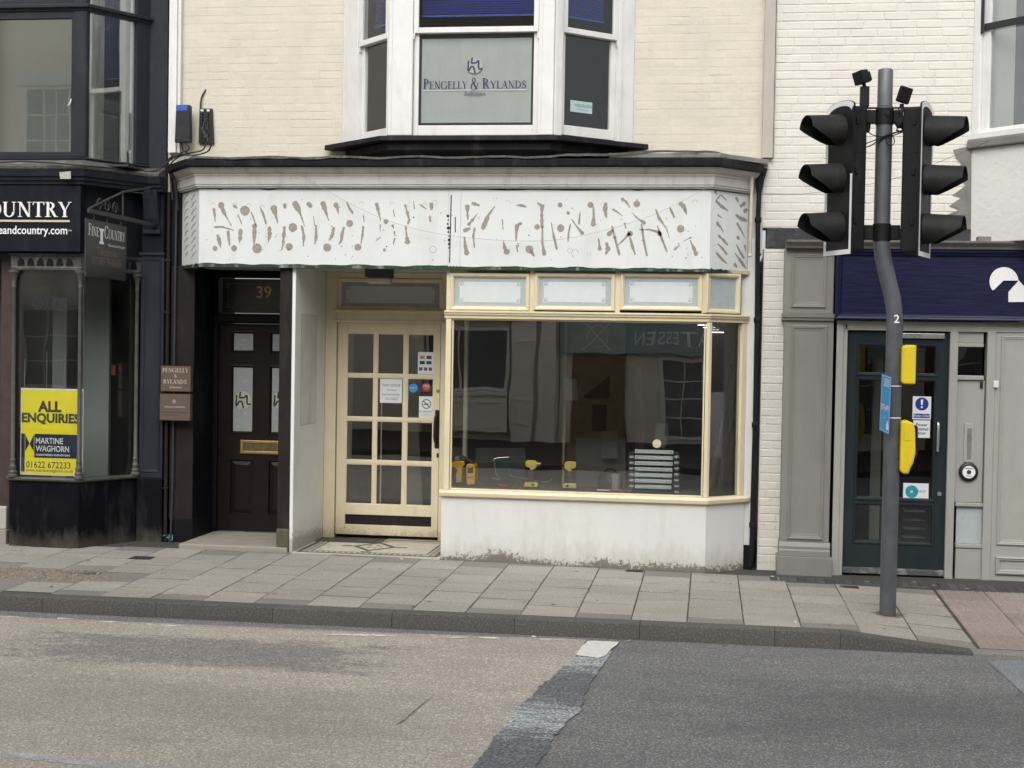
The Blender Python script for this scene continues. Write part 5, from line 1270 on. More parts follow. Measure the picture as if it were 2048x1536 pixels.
# pale blind and room behind the bay
M_blindA = paint('pale_blind', (0.24, 0.24, 0.215), 0.8, 0.05, 2)
MB().box(al - 0.6, aw - 0.35, YW + 0.25, YW + 0.26, zc1, 6.5).build('room_blind', M_blindA, bayA)
MB().box(aw - 0.34, aw + 0.05, YW + 0.45, YW + 0.46, zc1, 6.5).build('room_wall', paint('room_olive', (0.24, 0.235, 0.195), 0.8), bayA)
MB().box(aw - 0.30, aw - 0.24, YW + 0.10, YW + 0.2, zc1, 6.5).build('room_frame', M_greywall, bayA)
MB().box(aw - 0.46, aw - 0.31, YW + 0.10, YW + 0.12, zc1, 6.5).build('room_curtain', M_inner, bayA)
MB().box(al - 0.6, aw + 0.05, YA + 0.12, YW + 0.44, zc1 + 0.03, zc1 + 0.05).build('room_floor', M_inner, bayA)
u_, z_ = FU.p(141, 205)
MB(FU.M).tube([(u_ - 0.02, -0.008, z_ - 0.03), (u_, -0.014, z_ - 0.015), (u_ + 0.012, -0.012, z_ + 0.03)], 0.007, 8).build('window_catch', M_letter, bayA, smooth=True)
# shop interior seen through the glass
FI = plane(0.75)
MB().box(FI.u(166, 750), FI.u(218, 750), 0.75, 0.8, -0.1, 2.9).build('shop_partition', M_greywall, A)
MB().box(FI.u(100, 750), FI.u(128, 750), 0.8, 0.82, -0.1, 2.35).build('shop_partition', M_greywall, A)
MB().box(-9.5, px0 - 0.02, 2.2, 2.25, -0.1, 3.0).build('shop_back_wall', M_inner, A)
MB().box(-9.5, px0 - 0.02, YW + 0.05, 2.2, -0.1, 0.02).build('shop_floor', M_inner, A)
MB().box(-9.5, aw - 0.02, YA + 0.06, 2.2, zlint - 0.03, zlint - 0.001).build('shop_ceiling', M_inner, A)
MB().box(px0 - 0.06, px0 - 0.02, YW + 0.2, 2.2, -0.1, 3.0).build('shop_side_wall', M_inner, A)
MB(plane(0.7).M).box(plane(0.7).u(226, 742) - 0.02, plane(0.7).u(226, 742) + 0.025, 0, 0.05, plane(0.7).z(226, 750), plane(0.7).z(226, 730)).build('alarm_point', flat('alarm_red', (0.22, 0.02, 0.02)), A, 0.004)
for px in (49, 93, 122): 
    fq = plane(0.4); MB().box(fq.u(px, 750) - 0.003, fq.u(px, 750) + 0.003, 0.4, 0.406, fq.z(px, 775), fq.z(px, 700 + (px % 30))).build('glass_edge', M_greywall, A)
# etched rings on the front glass
for cx_, cy_ in ((74, 605), (100, 605)):
    u_, z_ = FA.p(cx_, cy_); n = 24; mb = MB(FA.M)
    for i in range(n):
        a_, b_ = i * 6.2832 / n, (i + 1) * 6.2832 / n
        mb.add([(u_ + .05 * r_ * math.cos(q), 0.0292, z_ + .066 * r_ * math.sin(q)) for q, r_ in ((a_, 1.0), (b_, 1.0), (b_, 0.75), (a_, 0.75))], [(0, 1, 2, 3)])
    mb.build('etched_ring', flat('etch_grey', (0.022, 0.024, 0.03)), A)
# doorway at the far left, with its stone plinth, and the wall beyond
FDo = plane(-0.05)
MB().box(al - 0.16, al - 0.02, -0.14, 0.0, 0.1, zlint).build('door_post', paint('worn_brown_post', (0.06, 0.042, 0.036), 0.5, 0.3, 6), A, 0.006)
MB().box(al - 0.5, al - 0.06, -0.2, 0.3, -0.1, 0.12).build('stone_step', M_stone, A, 0.01)
MB().box(al - 0.42, al - 0.075, -0.17, 0.3, 0.121, 0.34).build('stone_plinth', paint('pale_stone', (0.42, 0.40, 0.35), 0.7, 0.1, 5, 0.003, 30), A, 0.012)
MB().box(afar, al - 0.37, 0.36, 0.5, -0.1, zlint).build('shop_front_panel', M_inner, A)
MB().box(afar, al - 0.61, YW, YW + 0.3, zlint + 0.002, 7.2).build('wall', M_navy, A)
MB().box(al - 0.62, q1, YW + 0.47, YW + 0.5, zc1 + 0.001, 7.2).build('wall', M_navy, A)
MB().box(al - 0.62, q1, YA - 0.05, YW + 0.46, 6.61, 6.7).build('bay_roof', M_navy, bayA)

# ---- estate agent's board standing in the left shop window
FE = plane(-0.205)
e0, e1, ez0, ez1 = FE.r(41, 777, 166, 951)
M_yel = flat('yellow_board', (0.86, 0.72, 0.014), 0.45, 0.03)
M_nv = flat('navy_print', (0.012, 0.018, 0.055), 0.45)
EB = thing('estate_board', ((e0 + e1) / 2, -0.13, ez0), 'yellow ALL ENQUIRIES board with navy agent panel inside the left shop window', 'sign')
MB(FE.M).box(e0, e1, 0.0, 0.008, ez0, ez1).build('board', M_letter, EB, 0.001)
W, H = e1 - e0, ez1 - ez0
MB(FE.M).box(e0 + 0.008, e1 - 0.02, -0.001, -0.0002, ez0 + 0.008, ez1 - 0.016).build('yellow_face', M_yel, EB)
zq = ez0 + H * 0.475
MB(FE.M).plate(e0 + 0.008, e0 + 0.045, -0.0016, ez0 + 0.03, zq).build('navy_band', M_nv, EB)
MB(FE.M).plate(e0 + 0.14, e1 - 0.02, -0.0016, ez0 + H * 0.20, zq).build('navy_panel', M_nv, EB)
MB(FE.M).plate(e1 - 0.012, e1 - 0.006, -0.0016, ez0 + 0.02, ez1 - 0.02).build('navy_edge', M_nv, EB)
t = MB(FE.M); text_mesh(t, 'ALL', e0 + W * 0.47, ez1 - H * 0.265, 0.135, -0.0018, 'CENTER', bold=0.006); t.build('lettering', flat('dark_print0', (0.03, 0.025, 0.015)), EB); t = MB(FE.M); text_mesh(t, 'ENQUIRIES', e0 + 0.012, ez1 - H * 0.39, 0.118, -0.0018, width=W * 0.93, bold=0.005); t.build('lettering', flat('dark_print', (0.03, 0.025, 0.015)), EB)
t = MB(FE.M); text_mesh(t, 'MARTINE', e0 + 0.155, ez0 + H * 0.365, 0.078, -0.0022, width=0.27, bold=0.001); text_mesh(t, 'WAGHORN', e0 + 0.155, ez0 + H * 0.275, 0.078, -0.0022, width=0.33, bold=0.001); text_mesh(t, 'CHARTERED SURVEYORS', e0 + 0.155, ez0 + H * 0.225, 0.024, -0.0022, width=0.34, bold=0.0006); t.build('lettering', M_letter, EB)
t = MB(FE.M); text_mesh(t, '01622 672233', e0 + 0.06, ez0 + H * 0.085, 0.085, -0.0022, width=0.44, bold=0.0008); t.build('lettering', flat('brown_print', (0.06, 0.045, 0.01)), EB)
t = MB(FE.M); text_mesh(t, 'www.martinewaghorn.co.uk', e0 + 0.06, ez0 + H * 0.04, 0.042, -0.0022, width=0.47, bold=0.0004); t.build('lettering', flat('olive_print', (0.16, 0.13, 0.01)), EB)
lx_, lz_ = e0 + 0.092, ez0 + H * 0.36; k = MB(FE.M)
for s_ in (-1, 1): k.add([(lx_ + s_ * 0.043, -0.0022, lz_ + 0.085), (lx_, -0.0022, lz_), (lx_ + s_ * 0.043, -0.0022, lz_ - 0.075)], [(0, 1, 2)])
k.build('agent_mark', M_nv, EB)

# ---- hanging sign on its iron bracket
xs_ = plane(YW - 0.06).u(309, 450)
FH = Face((xs_, -1.0), (xs_, 0.0))
M_ironb = paint('rusty_dark_iron', (0.045, 0.043, 0.04), 0.6, 0.3, 20, 0.001, 60)
HS = thing('hanging_sign', (xs_, YW - 0.06, FH.z(300, 450)), 'dark slate coloured estate agent sign hanging from an iron bracket', 'sign')
def hp(px, py):
    u_, z_ = FH.p(px, py); return (xs_, -1.0 + u_, z_)
arm0 = hp(177, 421); zarm = arm0[2]
MB().box(xs_ - 0.012, xs_ + 0.012, arm0[1], YW - 0.061, zarm - 0.02, zarm + 0.02).build('bracket_arm', M_ironb, HS, 0.004)
s1_ = hp(246, 384)
MB().tube([(xs_, arm0[1] + 0.01, zarm + 0.02), s1_, (xs_, YW - 0.062, FH.z(308, 374))], 0.010, 8).build('bracket_stay', M_ironb, HS)
MB().tube([s1_, (xs_, s1_[1], zarm + 0.02)], 0.008, 8).build('bracket_strut', M_ironb, HS)
for k in range(3):
    c = (xs_, arm0[1] + 0.22 + 0.16 * k, zarm + 0.07)
    MB().tube([(xs_, c[1] + (0.02 + 0.045 * (1 - i / 14)) * math.cos(i * 0.55), c[2] + (0.02 + 0.045 * (1 - i / 14)) * math.sin(i * 0.55)) for i in range(15)], 0.006, 6).build('bracket_scroll', M_ironb, HS, smooth=True)
ya_, za_ = hp(171, 436)[1:]; yb_, zb2 = hp(252, 447)[1:]
zlow = hp(175, 553)[2]
MB().box(xs_ - 0.008, xs_ + 0.008, ya_, yb_, zlow, zarm - 0.07).build('sign_board', paint('slate_board', (0.034, 0.034, 0.035), 0.45, 0.2, 4), HS, 0.003)
for f_ in (0.18, 0.5, 0.85):
    y_ = ya_ + (yb_ - ya_) * f_
    MB().tube([(xs_, y_, zarm - 0.018), (xs_ + 0.004, y_ + 0.012, zarm - 0.05), (xs_, y_, zarm - 0.075)], 0.005, 6).build('hook', M_ironb, HS)
MH = MB(FH.M); yy = lambda f_: 1.0 + ya_ + (yb_ - ya_) * f_; W = yb_ - ya_; ztx = zarm - 0.07 - zlow
z_ = zlow + ztx * 0.72
serif_text(MH, 'Fine', yy(0.05), z_, 0.10, -0.0092, width=W * 0.25, small=0.8); MH.build('lettering', M_letter, HS); MH = MB(FH.M); serif_text(MH, 'Country', yy(0.43), z_ - 0.004, 0.11, -0.0092, width=W * 0.52, small=0.76)
MC = MB(FH.M); MC.shape([(yy(0.31), z_ - 0.06), (yy(0.42), z_ - 0.06), (yy(0.42), z_ - 0.045), (yy(0.395), z_ - 0.035), (yy(0.395), z_ + 0.05), (yy(0.42), z_ + 0.06), (yy(0.42), z_ + 0.075), (yy(0.31), z_ + 0.075), (yy(0.31), z_ + 0.06), (yy(0.335), z_ + 0.05), (yy(0.335), z_ - 0.035), (yy(0.31), z_ - 0.045)], -0.0092, -0.0082)
MH.build('lettering', M_letter, HS); MC.build('column_emblem', M_letter, HS)
t = MB(FH.M); text_mesh(t, 'fineandcountry.com', yy(0.53), z_ - 0.07, 0.036, -0.0092, width=W * 0.42); t.build('lettering', M_letter, HS)
t = MB(FH.M); text_mesh(t, 'Telephone', yy(0.5), zlow + ztx * 0.40, 0.10, -0.0092, 'CENTER', width=None); text_mesh(t, '01580 766668', yy(0.5), zlow + ztx * 0.22, 0.105, -0.0092, 'CENTER'); t.build('lettering', flat('faded_gilt', (0.15, 0.115, 0.085)), HS)

# ---- two brown plaques
M_plq = paint('brown_plaque', (0.118, 0.084, 0.060), 0.45, 0.12, 12, 0.0004, 60)
M_plqi = flat('plaque_lettering', (0.50, 0.45, 0.38), 0.5)
FQ = plane(0.24)
for i, (bx_, lab) in enumerate((((321, 731, 382, 783), 'brown plaque naming a solicitors firm, upper of two beside the dark door'), ((319, 787, 381, 841), 'faded brown plaque with small crest, lower of two beside the dark door'))):
    a_, b_, c_, d_ = FQ.r(*bx_)
    pq = thing('name_plaque', ((a_ + b_) / 2, 0.26, c_), lab, 'plaque')
    MB().box(a_, b_, 0.24, 0.29, c_, d_).build('plaque_board', M_plq, pq, 0.004)
    MB().box(a_ + 0.02, b_ - 0.02, 0.291, 0.345, c_ + 0.02, d_ - 0.02).build('plaque_backing', M_brown, pq)
    MB().ring(a_ - 0.004, b_ + 0.004, c_ - 0.004, d_ + 0.004, 0.008, 0.238, 0.2398).build('plaque_rim', M_brown, pq)
    t = MB(FQ.M); xm_ = (a_ + b_) / 2; h_ = d_ - c_
    if i == 0:
        serif_text(t, 'PENGELLY', a_ + 0.02, c_ + h_ * 0.74, 0.038, -0.0012, width=(b_ - a_) * 0.85); serif_text(t, '&', xm_ - 0.015, c_ + h_ * 0.54, 0.03, -0.0012); serif_text(t, 'RYLANDS', a_ + 0.03, c_ + h_ * 0.30, 0.04, -0.0012, width=(b_ - a_) * 0.76)
        text_mesh(t, 'Solicitors', xm_, c_ + h_ * 0.12, 0.032, -0.0012, 'CENTER')
        t.build('lettering', M_plqi, pq)
    else:
        t.plate(a_ + 0.05, b_ - 0.05, -0.0012, c_ + h_ * 0.47, c_ + h_ * 0.53)
        t.build('lettering', flat('faded_grey', (0.22, 0.2, 0.2)), pq)
        MB(FQ.M).lathe((xm_ - 0.01, -0.0002, c_ + h_ * 0.70), (0, -1, 0), [(0.02, 0), (0.018, 0.001)], 14).build('crest', flat('crest_grey', (0.24, 0.22, 0.22)), pq)
        for k_ in range(2): MB(FQ.M).plate(a_ + 0.02, b_ - 0.03 - 0.09 * k_, -0.001, c_ + h_ * (0.29 - 0.10 * k_), c_ + h_ * (0.31 - 0.10 * k_)).build('small_print', M_ink, pq)

# ---- pipes and cables running down between the shops, cable boxes above
Cb = thing('service_pipe', (FW_.u(345, 800), YW - 0.03, -0.02), 'dark painted pipe clipped between the navy pilaster and brown pier', 'pipe')
x_ = FW_.u(337, 700); MB().tube([(x_, YW - 0.03, -0.02), (x_, YW - 0.03, FW_.z(337, 385))], 0.018, 10).build('tube', M_brown, Cb, smooth=True)
for zz in (0.5, 1.2, 2.2, 2.7): MB().box(x_ - 0.026, x_ + 0.026, YW - 0.052, YW - 0.01, zz, zz + 0.02).build('clip', M_brown, Cb)
Cc = thing('conduit', (FW_.u(352, 800), YW - 0.03, -0.02), 'thin blue grey conduit running down to the rope tangle', 'conduit')
x_ = FW_.u(350.5, 700); MB().tube([(x_ - 0.01, YW - 0.045, -0.02), (x_, YW - 0.03, 0.6), (x_ + 0.006, YW - 0.03, FW_.z(352, 390))], 0.011, 8).build('tube', paint('blue_grey_pipe', (0.04, 0.043, 0.052), 0.4), Cc, smooth=True)
M_cable = flat('black_cable', (0.018, 0.017, 0.017), 0.5)
bA_ = FT.r(357, 213, 388, 288)
JB = thing('junction_box', ((bA_[0] + bA_[1]) / 2, YW - 0.06, bA_[2]), 'black telecom box with blue label on the white corner trim', 'junction box')
MB(FT.M).prism([(bA_[0], -0.03, bA_[2]), (bA_[1], -0.03, bA_[2]), (bA_[1] - 0.008, -0.03, bA_[3]), (bA_[0] + 0.012, -0.03, bA_[3])], (0, -0.07, 0)).build('box_body', paint('black_box', (0.020, 0.022, 0.028), 0.35, 0.2, 20), JB, 0.01, seg=3)
MB(FT.M).box(bA_[0] + 0.014, bA_[1] - 0.03, -0.102, -0.1005, bA_[3] - 0.055, bA_[3] - 0.008).build('blue_label', flat('blue_label', (0.03, 0.10, 0.42)), JB)
bB_ = FW_.r(401, 218, 430, 288)
JB2 = thing('terminal_block', ((bB_[0] + bB_[1]) / 2, YW - 0.03, bB_[2]), 'open black cable terminal with loose wires on the cream brick', 'junction box')
MB(FW_.M).prism([(bB_[0] - 0.006, -0.006, bB_[2]), (bB_[1], -0.006, bB_[2]), (bB_[1] - 0.02, -0.006, bB_[3]), (bB_[0], -0.006, bB_[3])], (0, -0.03, 0)).build('back_plate', M_blackp, JB2, 0.005)
for s_ in (0.028, 0.085):
    for k_ in range(9): MB(FW_.M).lathe((bB_[0] + s_, -0.036, bB_[3] - 0.05 - 0.028 * k_), (0, -1, 0), [(0.011, 0), (0.010, 0.015), (0.005, 0.017)], 8).build('terminal', M_blackp, JB2, smooth=True)
for s_ in (0.012, 0.075): MB(FW_.M).box(bB_[0] + s_, bB_[0] + s_ + 0.03, -0.0375, -0.0362, bB_[3] - 0.028, bB_[3] - 0.01).build('white_label', M_paper, JB2)
for k_ in range(10):
    pts = [(bB_[0] + random.uniform(0.01, 0.11), -0.045 - random.uniform(0, .02), bB_[2] + random.uniform(0.0, 0.24)) for _ in range(5)]
    MB(FW_.M).tube(pts, 0.0016, 5).build('loose_wire', flat('grey_wire', (0.16, 0.15, 0.14)) if k_ % 3 == 0 else M_cable, JB2, smooth=True)
def smooth_path(pts, n=6):
    P_ = [Vector(p) for p in pts]; out = []
    for i in range(len(P_) - 1):
        p0_, p1_, p2_, p3_ = P_[max(i - 1, 0)], P_[i], P_[i + 1], P_[min(i + 2, len(P_) - 1)]
        for k_ in range(n):
            t = k_ / n
            out.append(0.5 * ((2 * p1_) + (p2_ - p0_) * t + (2 * p0_ - 5 * p1_ + 4 * p2_ - p3_) * t * t + (3 * p1_ - p0_ - 3 * p2_ + p3_) * t ** 3))
    out.append(P_[-1]); return out
def W_(px, py, Y): 
    u_, z_ = plane(Y).p(px, py); return (u_, Y, z_)
cb = tag(MB().tube(smooth_path([W_(404, 270, YW - .03), W_(401, 230, YW - .03), W_(402, 200, YW - .02), W_(408, 185, YW - .01), W_(414, 178, YW + .01)]), 0.008, 8).build('cable', M_cable, None, smooth=True), 'thick cable rising from the open terminal into the brick', 'cable')
for i, (pa, lab) in enumerate(((([(362, 286), (366, 300), (375, 308), (345, 315), (333, 330), (340, 350), (345, 400)]), 'black cable looping from the labelled box down past the fascia end'),
                    (([(412, 286), (405, 300), (380, 306), (350, 311), (336, 322), (346, 345), (352, 395)]), 'black cable sagging from the open terminal towards the pier'),
                    (([(424, 286), (415, 303), (390, 310), (360, 312), (338, 335), (350, 360), (356, 420)]), 'lowest black cable drooping from the open terminal'),
                    (([(372, 286), (378, 298), (362, 306), (330, 328), (315, 340), (280, 342), (180, 332), (60, 323), (0, 325)]), 'long black cable lying along the navy cornice ledge'))):
    Yc = YW - 0.10 - 0.02 * i
    P_ = [W_(a_, b_, (Yc if a_ > 300 else (YW - 0.2 if a_ > 200 else YA - 0.17))) for a_, b_ in pa]
    tag(MB().tube(smooth_path(P_), 0.0075, 7).build('cable', M_cable, None, smooth=True), lab, 'cable')
# rope tangle and litter at the foot
g0 = ground(337, 1079, zp(-5.2, 0.2) + 0.02)
mb = MB(); pts = []
rr_ = random.Random(3)
for k_ in range(26): pts.append((g0.x + rr_.uniform(-0.07, 0.07), g0.y + rr_.uniform(-0.06, 0.06), zp(g0.x, 0.2) + 0.01 + rr_.uniform(0, 0.06)))
mb.tube(smooth_path(pts, 4), 0.006, 6)
tag(mb.build('rope', flat('blue_rope', (0.10, 0.19, 0.25), 0.7), None, smooth=True), 'tangled blue rope lying at the foot of the brown pier', 'rope')

# ================================================================== RIGHT BUILDING: white painted brick, grey-green shopfront
M_wbrick = paint('white_brick_paint', (0.63, 0.61, 0.545), 0.6, 0.04, 3, 0.0025, 30, dirt=(0.40, 0.37, 0.30), dirt_amt=0.12, objvar=0.018)
M_grey = paint('warm_grey_paint', (0.215, 0.215, 0.192), 0.45, 0.05, 4, 0.0006, 40, dirt=(0.12, 0.115, 0.10), dirt_amt=0.22)
M_greyl = paint('pale_grey_paint', (0.345, 0.35, 0.318), 0.42, 0.05, 4, 0.0005, 40, dirt=(0.18, 0.17, 0.15), dirt_amt=0.22)
M_teal = paint('dark_teal_paint', (0.018, 0.027, 0.031), 0.4, 0.12, 4, 0.0004, 50, dirt=(0.06, 0.07, 0.07), dirt_amt=0.25, spec=0.25)
M_bluebd = paint('deep_blue_board', (0.010, 0.013, 0.062), 0.45, 0.1, 4, 0.0006, 40, spec=0.2)
M_bluetrim = paint('blue_gloss_trim', (0.010, 0.012, 0.046), 0.35, 0.1, 4, 0.0, spec=0.3)
M_bandp = paint('flaking_dark_band', (0.030, 0.032, 0.038), 0.6, 0.3, 8, 0.003, 30, dirt=(0.16, 0.16, 0.15), dirt_amt=0.5, streak=False)
M_render = paint('white_roughcast', (0.66, 0.655, 0.62), 0.8, 0.04, 3, 0.002, 160)
M_flash = paint('grey_lead_flashing', (0.19, 0.18, 0.165), 0.6, 0.25, 8, 0.002, 30, dirt=(0.09, 0.085, 0.08), dirt_amt=0.5)
M_wgrain = None
m_, nt, p_ = newmat('blue_wood_grain')
nz = noise(nt, pos(nt, (0.5, 1, 5.0)), 7, 8, 0.65)
nt.links.new(mixc(nt, ramp(nt, nz, 0.42, 0.62), (0.0065, 0.008, 0.034), (0.011, 0.014, 0.052)), p_.inputs['Base Color'])
p_.inputs['Roughness'].default_value = 0.5; p_.inputs['Specular IOR Level'].default_value = 0.2
bump(nt, p_, nz, 0.004); M_grain = m_
M_glass_r = glass('right_shop_glass', gain=1.3, wave=0.004)
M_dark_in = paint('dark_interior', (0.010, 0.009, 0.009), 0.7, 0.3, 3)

C = thing('white_brick_building', (2.0, 0.4, -0.05), 'white painted brick building with deep blue fascia and grey panelled shopfront', 'building')
YP = 0.17; FPi = plane(YP)
cx0 = FW_.u(1550, 160); cxl = FW_.u(1521, 800); oxw = FW_.u(1941, 380)
zband1, zband0 = FW_.z(1600, 456), FW_.z(1600, 497)
wl = MB(); wl.box(cx0 + 0.001, 6.0, YW + 0.001, YW + 0.3, zband1, 7.2); wl.box(cx0 - 0.1, cx0, YW + 0.001, YW + 0.3, zband1, FW_.z(1545, 318))
wl.box(cxl + 0.001, FW_.u(1566, 800) + 0.06, YW + 0.001, YW + 0.3, -0.15, zband0)
wallC = wl.build('wall', M_wbrick, C)
pr_ = FW_.u(1566, 800) + 0.04
nC = brickwork(wallC, YW, [(cx0 + 0.003, oxw + 0.02, FW_.z(1545, 318), 5.40), (FW_.u(1524, 380), oxw + 0.02, zband1 + 0.002, FW_.z(1545, 318)), (cxl + 0.005, pr_, 0.0, zband0 - 0.002)], M_wbrick, ['SS', 'SSS', 'SHS', 'SS', 'SSH'], zc=0.0745, L0=0.226, joint=0.008, jit=0.0016, recess=0.003, ch=0.0045, xoff=0.03)
MB().box(cxl + 0.02, oxw + 0.4, YW - 0.012, YW + 0.2, zband0 + 0.001, zband1 - 0.001).build('dark_band', M_bandp, C, 0.004)
FCp = plane(0.10)
MB().sweep([(FCp.u(1573, 490), 0.12), (6.0, 0.12)], [(-0.24, FCp.z(1700, 497)), (0.01, FCp.z(1700, 497)), (0.02, FCp.z(1700, 492)), (0.06, FCp.z(1700, 485)), (0.065, FCp.z(1700, 481)), (-0.24, FCp.z(1700, 479))]).build('fascia_capping', M_flash, C, 0.003)
# grey pilaster
def pil_panel(x0_, x1_, z0_, z1_, y, mat, parent):
    MB().mitre(x0_, x1_, z0_, z1_, [(0, y + 0.001), (0.0, y - 0.012), (0.008, y - 0.016), (0.016, y - 0.010), (0.022, y - 0.011), (0.030, y - 0.003), (0.045, y - 0.002), (0.05, y + 0.001)]).build('panel_moulding', mat, parent)
g0_, g1_ = FPi.u(1569, 560), FPi.u(1668, 560)
zc_0, zc_1 = FPi.z(1615, 641), FPi.z(1615, 627)
ztopP = FPi.z(1615, 498)
pc = MB().box(g0_, g1_, YP, YP + 0.3, zc_1 + 0.001, ztopP).build('pilaster', M_grey, C, 0.004)
a_, b_, c_, d_ = FPi.r(1583, 509, 1653, 615); pil_panel(a_, b_, c_, d_, YP, M_grey, pc)
MB().sweep([(g0_ - 0.012, YP), (g1_ + 0.01, YP)], [(-0.2, zc_0), (0.012, zc_0), (0.016, zc_0 + 0.02), (0.028, zc_0 + 0.028), (0.034, zc_1), (-0.2, zc_1)]).build('pilaster_capital', M_grey, pc, 0.002)
s0_, s1_2 = FPi.u(1565, 860), FPi.u(1663, 860); zb1 = FPi.z(1610, 1084); zb2_ = FPi.z(1610, 1112)
MB().box(s0_, s1_2, YP + 0.012, YP + 0.3, zb1, zc_0 - 0.001).build('pilaster_shaft', M_grey, pc, 0.004)
a_, b_, c_, d_ = FPi.r(1579, 651, 1650, 1079); pil_panel(a_, b_, c_, d_, YP + 0.012, M_grey, pc)
MB().sweep([(s0_ - 0.01, YP), (s1_2 + 0.01, YP)], [(-0.2, zb2_), (0.03, zb2_), (0.03, zb2_ + 0.05), (0.02, zb2_ + 0.06), (0.022, zb2_ + 0.085), (0.004, zb1 - 0.001), (-0.2, zb1 - 0.001)]).build('pilaster_base', M_grey, pc, 0.003)
MB().box(FPi.u(1553, 1130), FPi.u(1663, 1130), YP - 0.06, YP + 0.2, -0.2, zb2_ - 0.001).build('pilaster_plinth', M_grey, pc, 0.005)
# blue fascia
FF = plane(0.14)
f0_ = FF.u(1671, 570); zF0, zF1 = FF.z(1850, 641), FF.z(1850, 500)
fsC = MB().box(f0_, 6.0, 0.155, 0.4, zF0 + 0.03, zF1).build('fascia_sign', M_grain, C)
MB().mitre(f0_, 6.0, zF0, zF1, [(0, 0.17), (0, 0.125), (0.012, 0.118), (0.026, 0.125), (0.032, 0.135), (0.045, 0.138), (0.055, 0.149), (0.06, 0.156)]).build('fascia_frame', M_bluetrim, fsC)
FL2 = plane(0.15)
def zz5(x, y): return FL2.p(1480 + x / 3.6056, 480 + y / 3.6056)
c0 = zz5(1903, 300); n = 30
arc = [zz5(1903 + 104 * math.cos(RD(a)), 300 - 104 * math.sin(RD(a))) for a in [4 + (216 - 4) * i / n for i in range(n + 1)]]
MB(FL2.M).shape(arc + [zz5(1828, 362), zz5(1900, 293), zz5(2000, 293)], -0.006, 0.004).build('logo_shape', M_letter, fsC)
MB(FL2.M).shape([zz5(1935, 447), zz5(1935, 376), zz5(2010, 292), zz5(2086, 376), zz5(2086, 447)], -0.006, 0.004).build('logo_shape', M_letter, fsC)
# door surround
YDr = 0.24; FDr = plane(YDr)
def ib(face, px0, py0, px1, py1, y0, y1, mat, name, parent, bev=0.004, ext=0.0):
    u0_, u1_, z0_, z1_ = face.r(px0, py0, px1, py1)
    return MB(face.M).box(u0_, u1_, y0, y1, z0_ - ext, z1_).build(name, mat, parent, bev)
zhead0, zhead1 = FDr.z(1800, 662), FDr.z(1800, 641)
sfC = ib(FDr, 1672, 641, 1689.5, 1146, -0.03, 0.1, M_greyl, 'door_surround', C, 0.005, 0.06)
ib(FDr, 1893.5, 663, 1910, 1157, -0.03, 0.1, M_greyl, 'mullion', sfC, 0.006, 0.06); ib(FDr, 1968, 663, 1985, 1159, -0.03, 0.1, M_greyl, 'mullion', sfC, 0.006, 0.06)
a_, b_ = FDr.u(1690, 650), 6.0
MB(FDr.M).box(a_, b_, -0.03, 0.1, zhead0 + 0.001, zhead1).build('head', M_greyl, sfC, 0.005)
MB(FDr.M).box(FDr.u(1672, 650), FDr.u(1985, 650), -0.045, -0.031, zhead1 - 0.035, zhead1 - 0.005).build('head', M_greyl, sfC, 0.008)
MB(FDr.M).box(FDr.u(1673, 650), FDr.u(1681, 900), -0.045, -0.031, -0.1, zhead1 - 0.036).build('jamb_bead', M_greyl, sfC, 0.008)
# the teal glazed door
dz0_ = FDr.z(1790, 1136); dl = FDr.u(1690, 900) + 0.003; dr = FDr.u(1893, 900) - 0.003; dzt = zhead0 - 0.004
gx0_, gx1_ = FDr.u(1713, 880), FDr.u(1870, 880)
rows = [(FDr.z(1790, 749), FDr.z(1790, 690)), (FDr.z(1790, 999), FDr.z(1790, 759)), (FDr.z(1790, 1087), FDr.z(1790, 1009))]
tealdoor = stile_leaf(dl, dr, dz0_, dzt, [(gx0_, gx1_, r[0], r[1]) for r in rows], YDr + 0.01, YDr + 0.05)
# leave the glazed openings clear: drop the solid back of the leaf
tealdoor.F = [f for f in tealdoor.F if not all(abs(tealdoor.V[i].y - (YDr + 0.05)) < 1e-6 for i in f) and not all(abs(tealdoor.V[i].y - (YDr + 0.054)) < 1e-6 for i in f)]
td = tealdoor.build('glazed_door', M_teal, C)
for r_ in rows:
    MB().mitre(gx0_, gx1_, r_[0], r_[1], [(-0.012, YDr + 0.010), (-0.008, YDr + 0.0), (0.006, YDr + 0.002), (0.014, YDr + 0.018), (0.016, YDr + 0.03), (0.016, YDr + 0.055)]).build('glazing_moulding', M_teal, td)
    MB().box(gx0_ + 0.012, gx1_ - 0.012, YDr + 0.028, YDr + 0.034, r_[0] + 0.012, r_[1] - 0.012).build('pane', M_glass_r, td)
MB().box(dl - 0.002, dr + 0.002, YDr - 0.035, YDr + 0.05, dz0_ - 0.055, dz0_ - 0.004).build('door_sill', paint('worn_sill', (0.075, 0.085, 0.08), 0.6, 0.3, 9, 0.001, 40, dirt=(0.5, 0.5, 0.47), dirt_amt=0.8, dirt_scale=6, streak=False), td, 0.004)
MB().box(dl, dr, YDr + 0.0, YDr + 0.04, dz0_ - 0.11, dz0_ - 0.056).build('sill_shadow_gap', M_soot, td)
hu, hz = FDr.p(1875, 874)
M_steel = paint('brushed_steel', (0.55, 0.55, 0.54), 0.3, 0.1, 10, 0.0, metal=0.8)
MB(FDr.M).tube([(hu, 0.008, hz + 0.125), (hu, -0.03, hz + 0.12), (hu, -0.035, hz + 0.1), (hu, -0.035, hz - 0.1), (hu, -0.03, hz - 0.12), (hu, 0.008, hz - 0.125)], 0.011, 10).build('handle', M_steel, td, smooth=True)
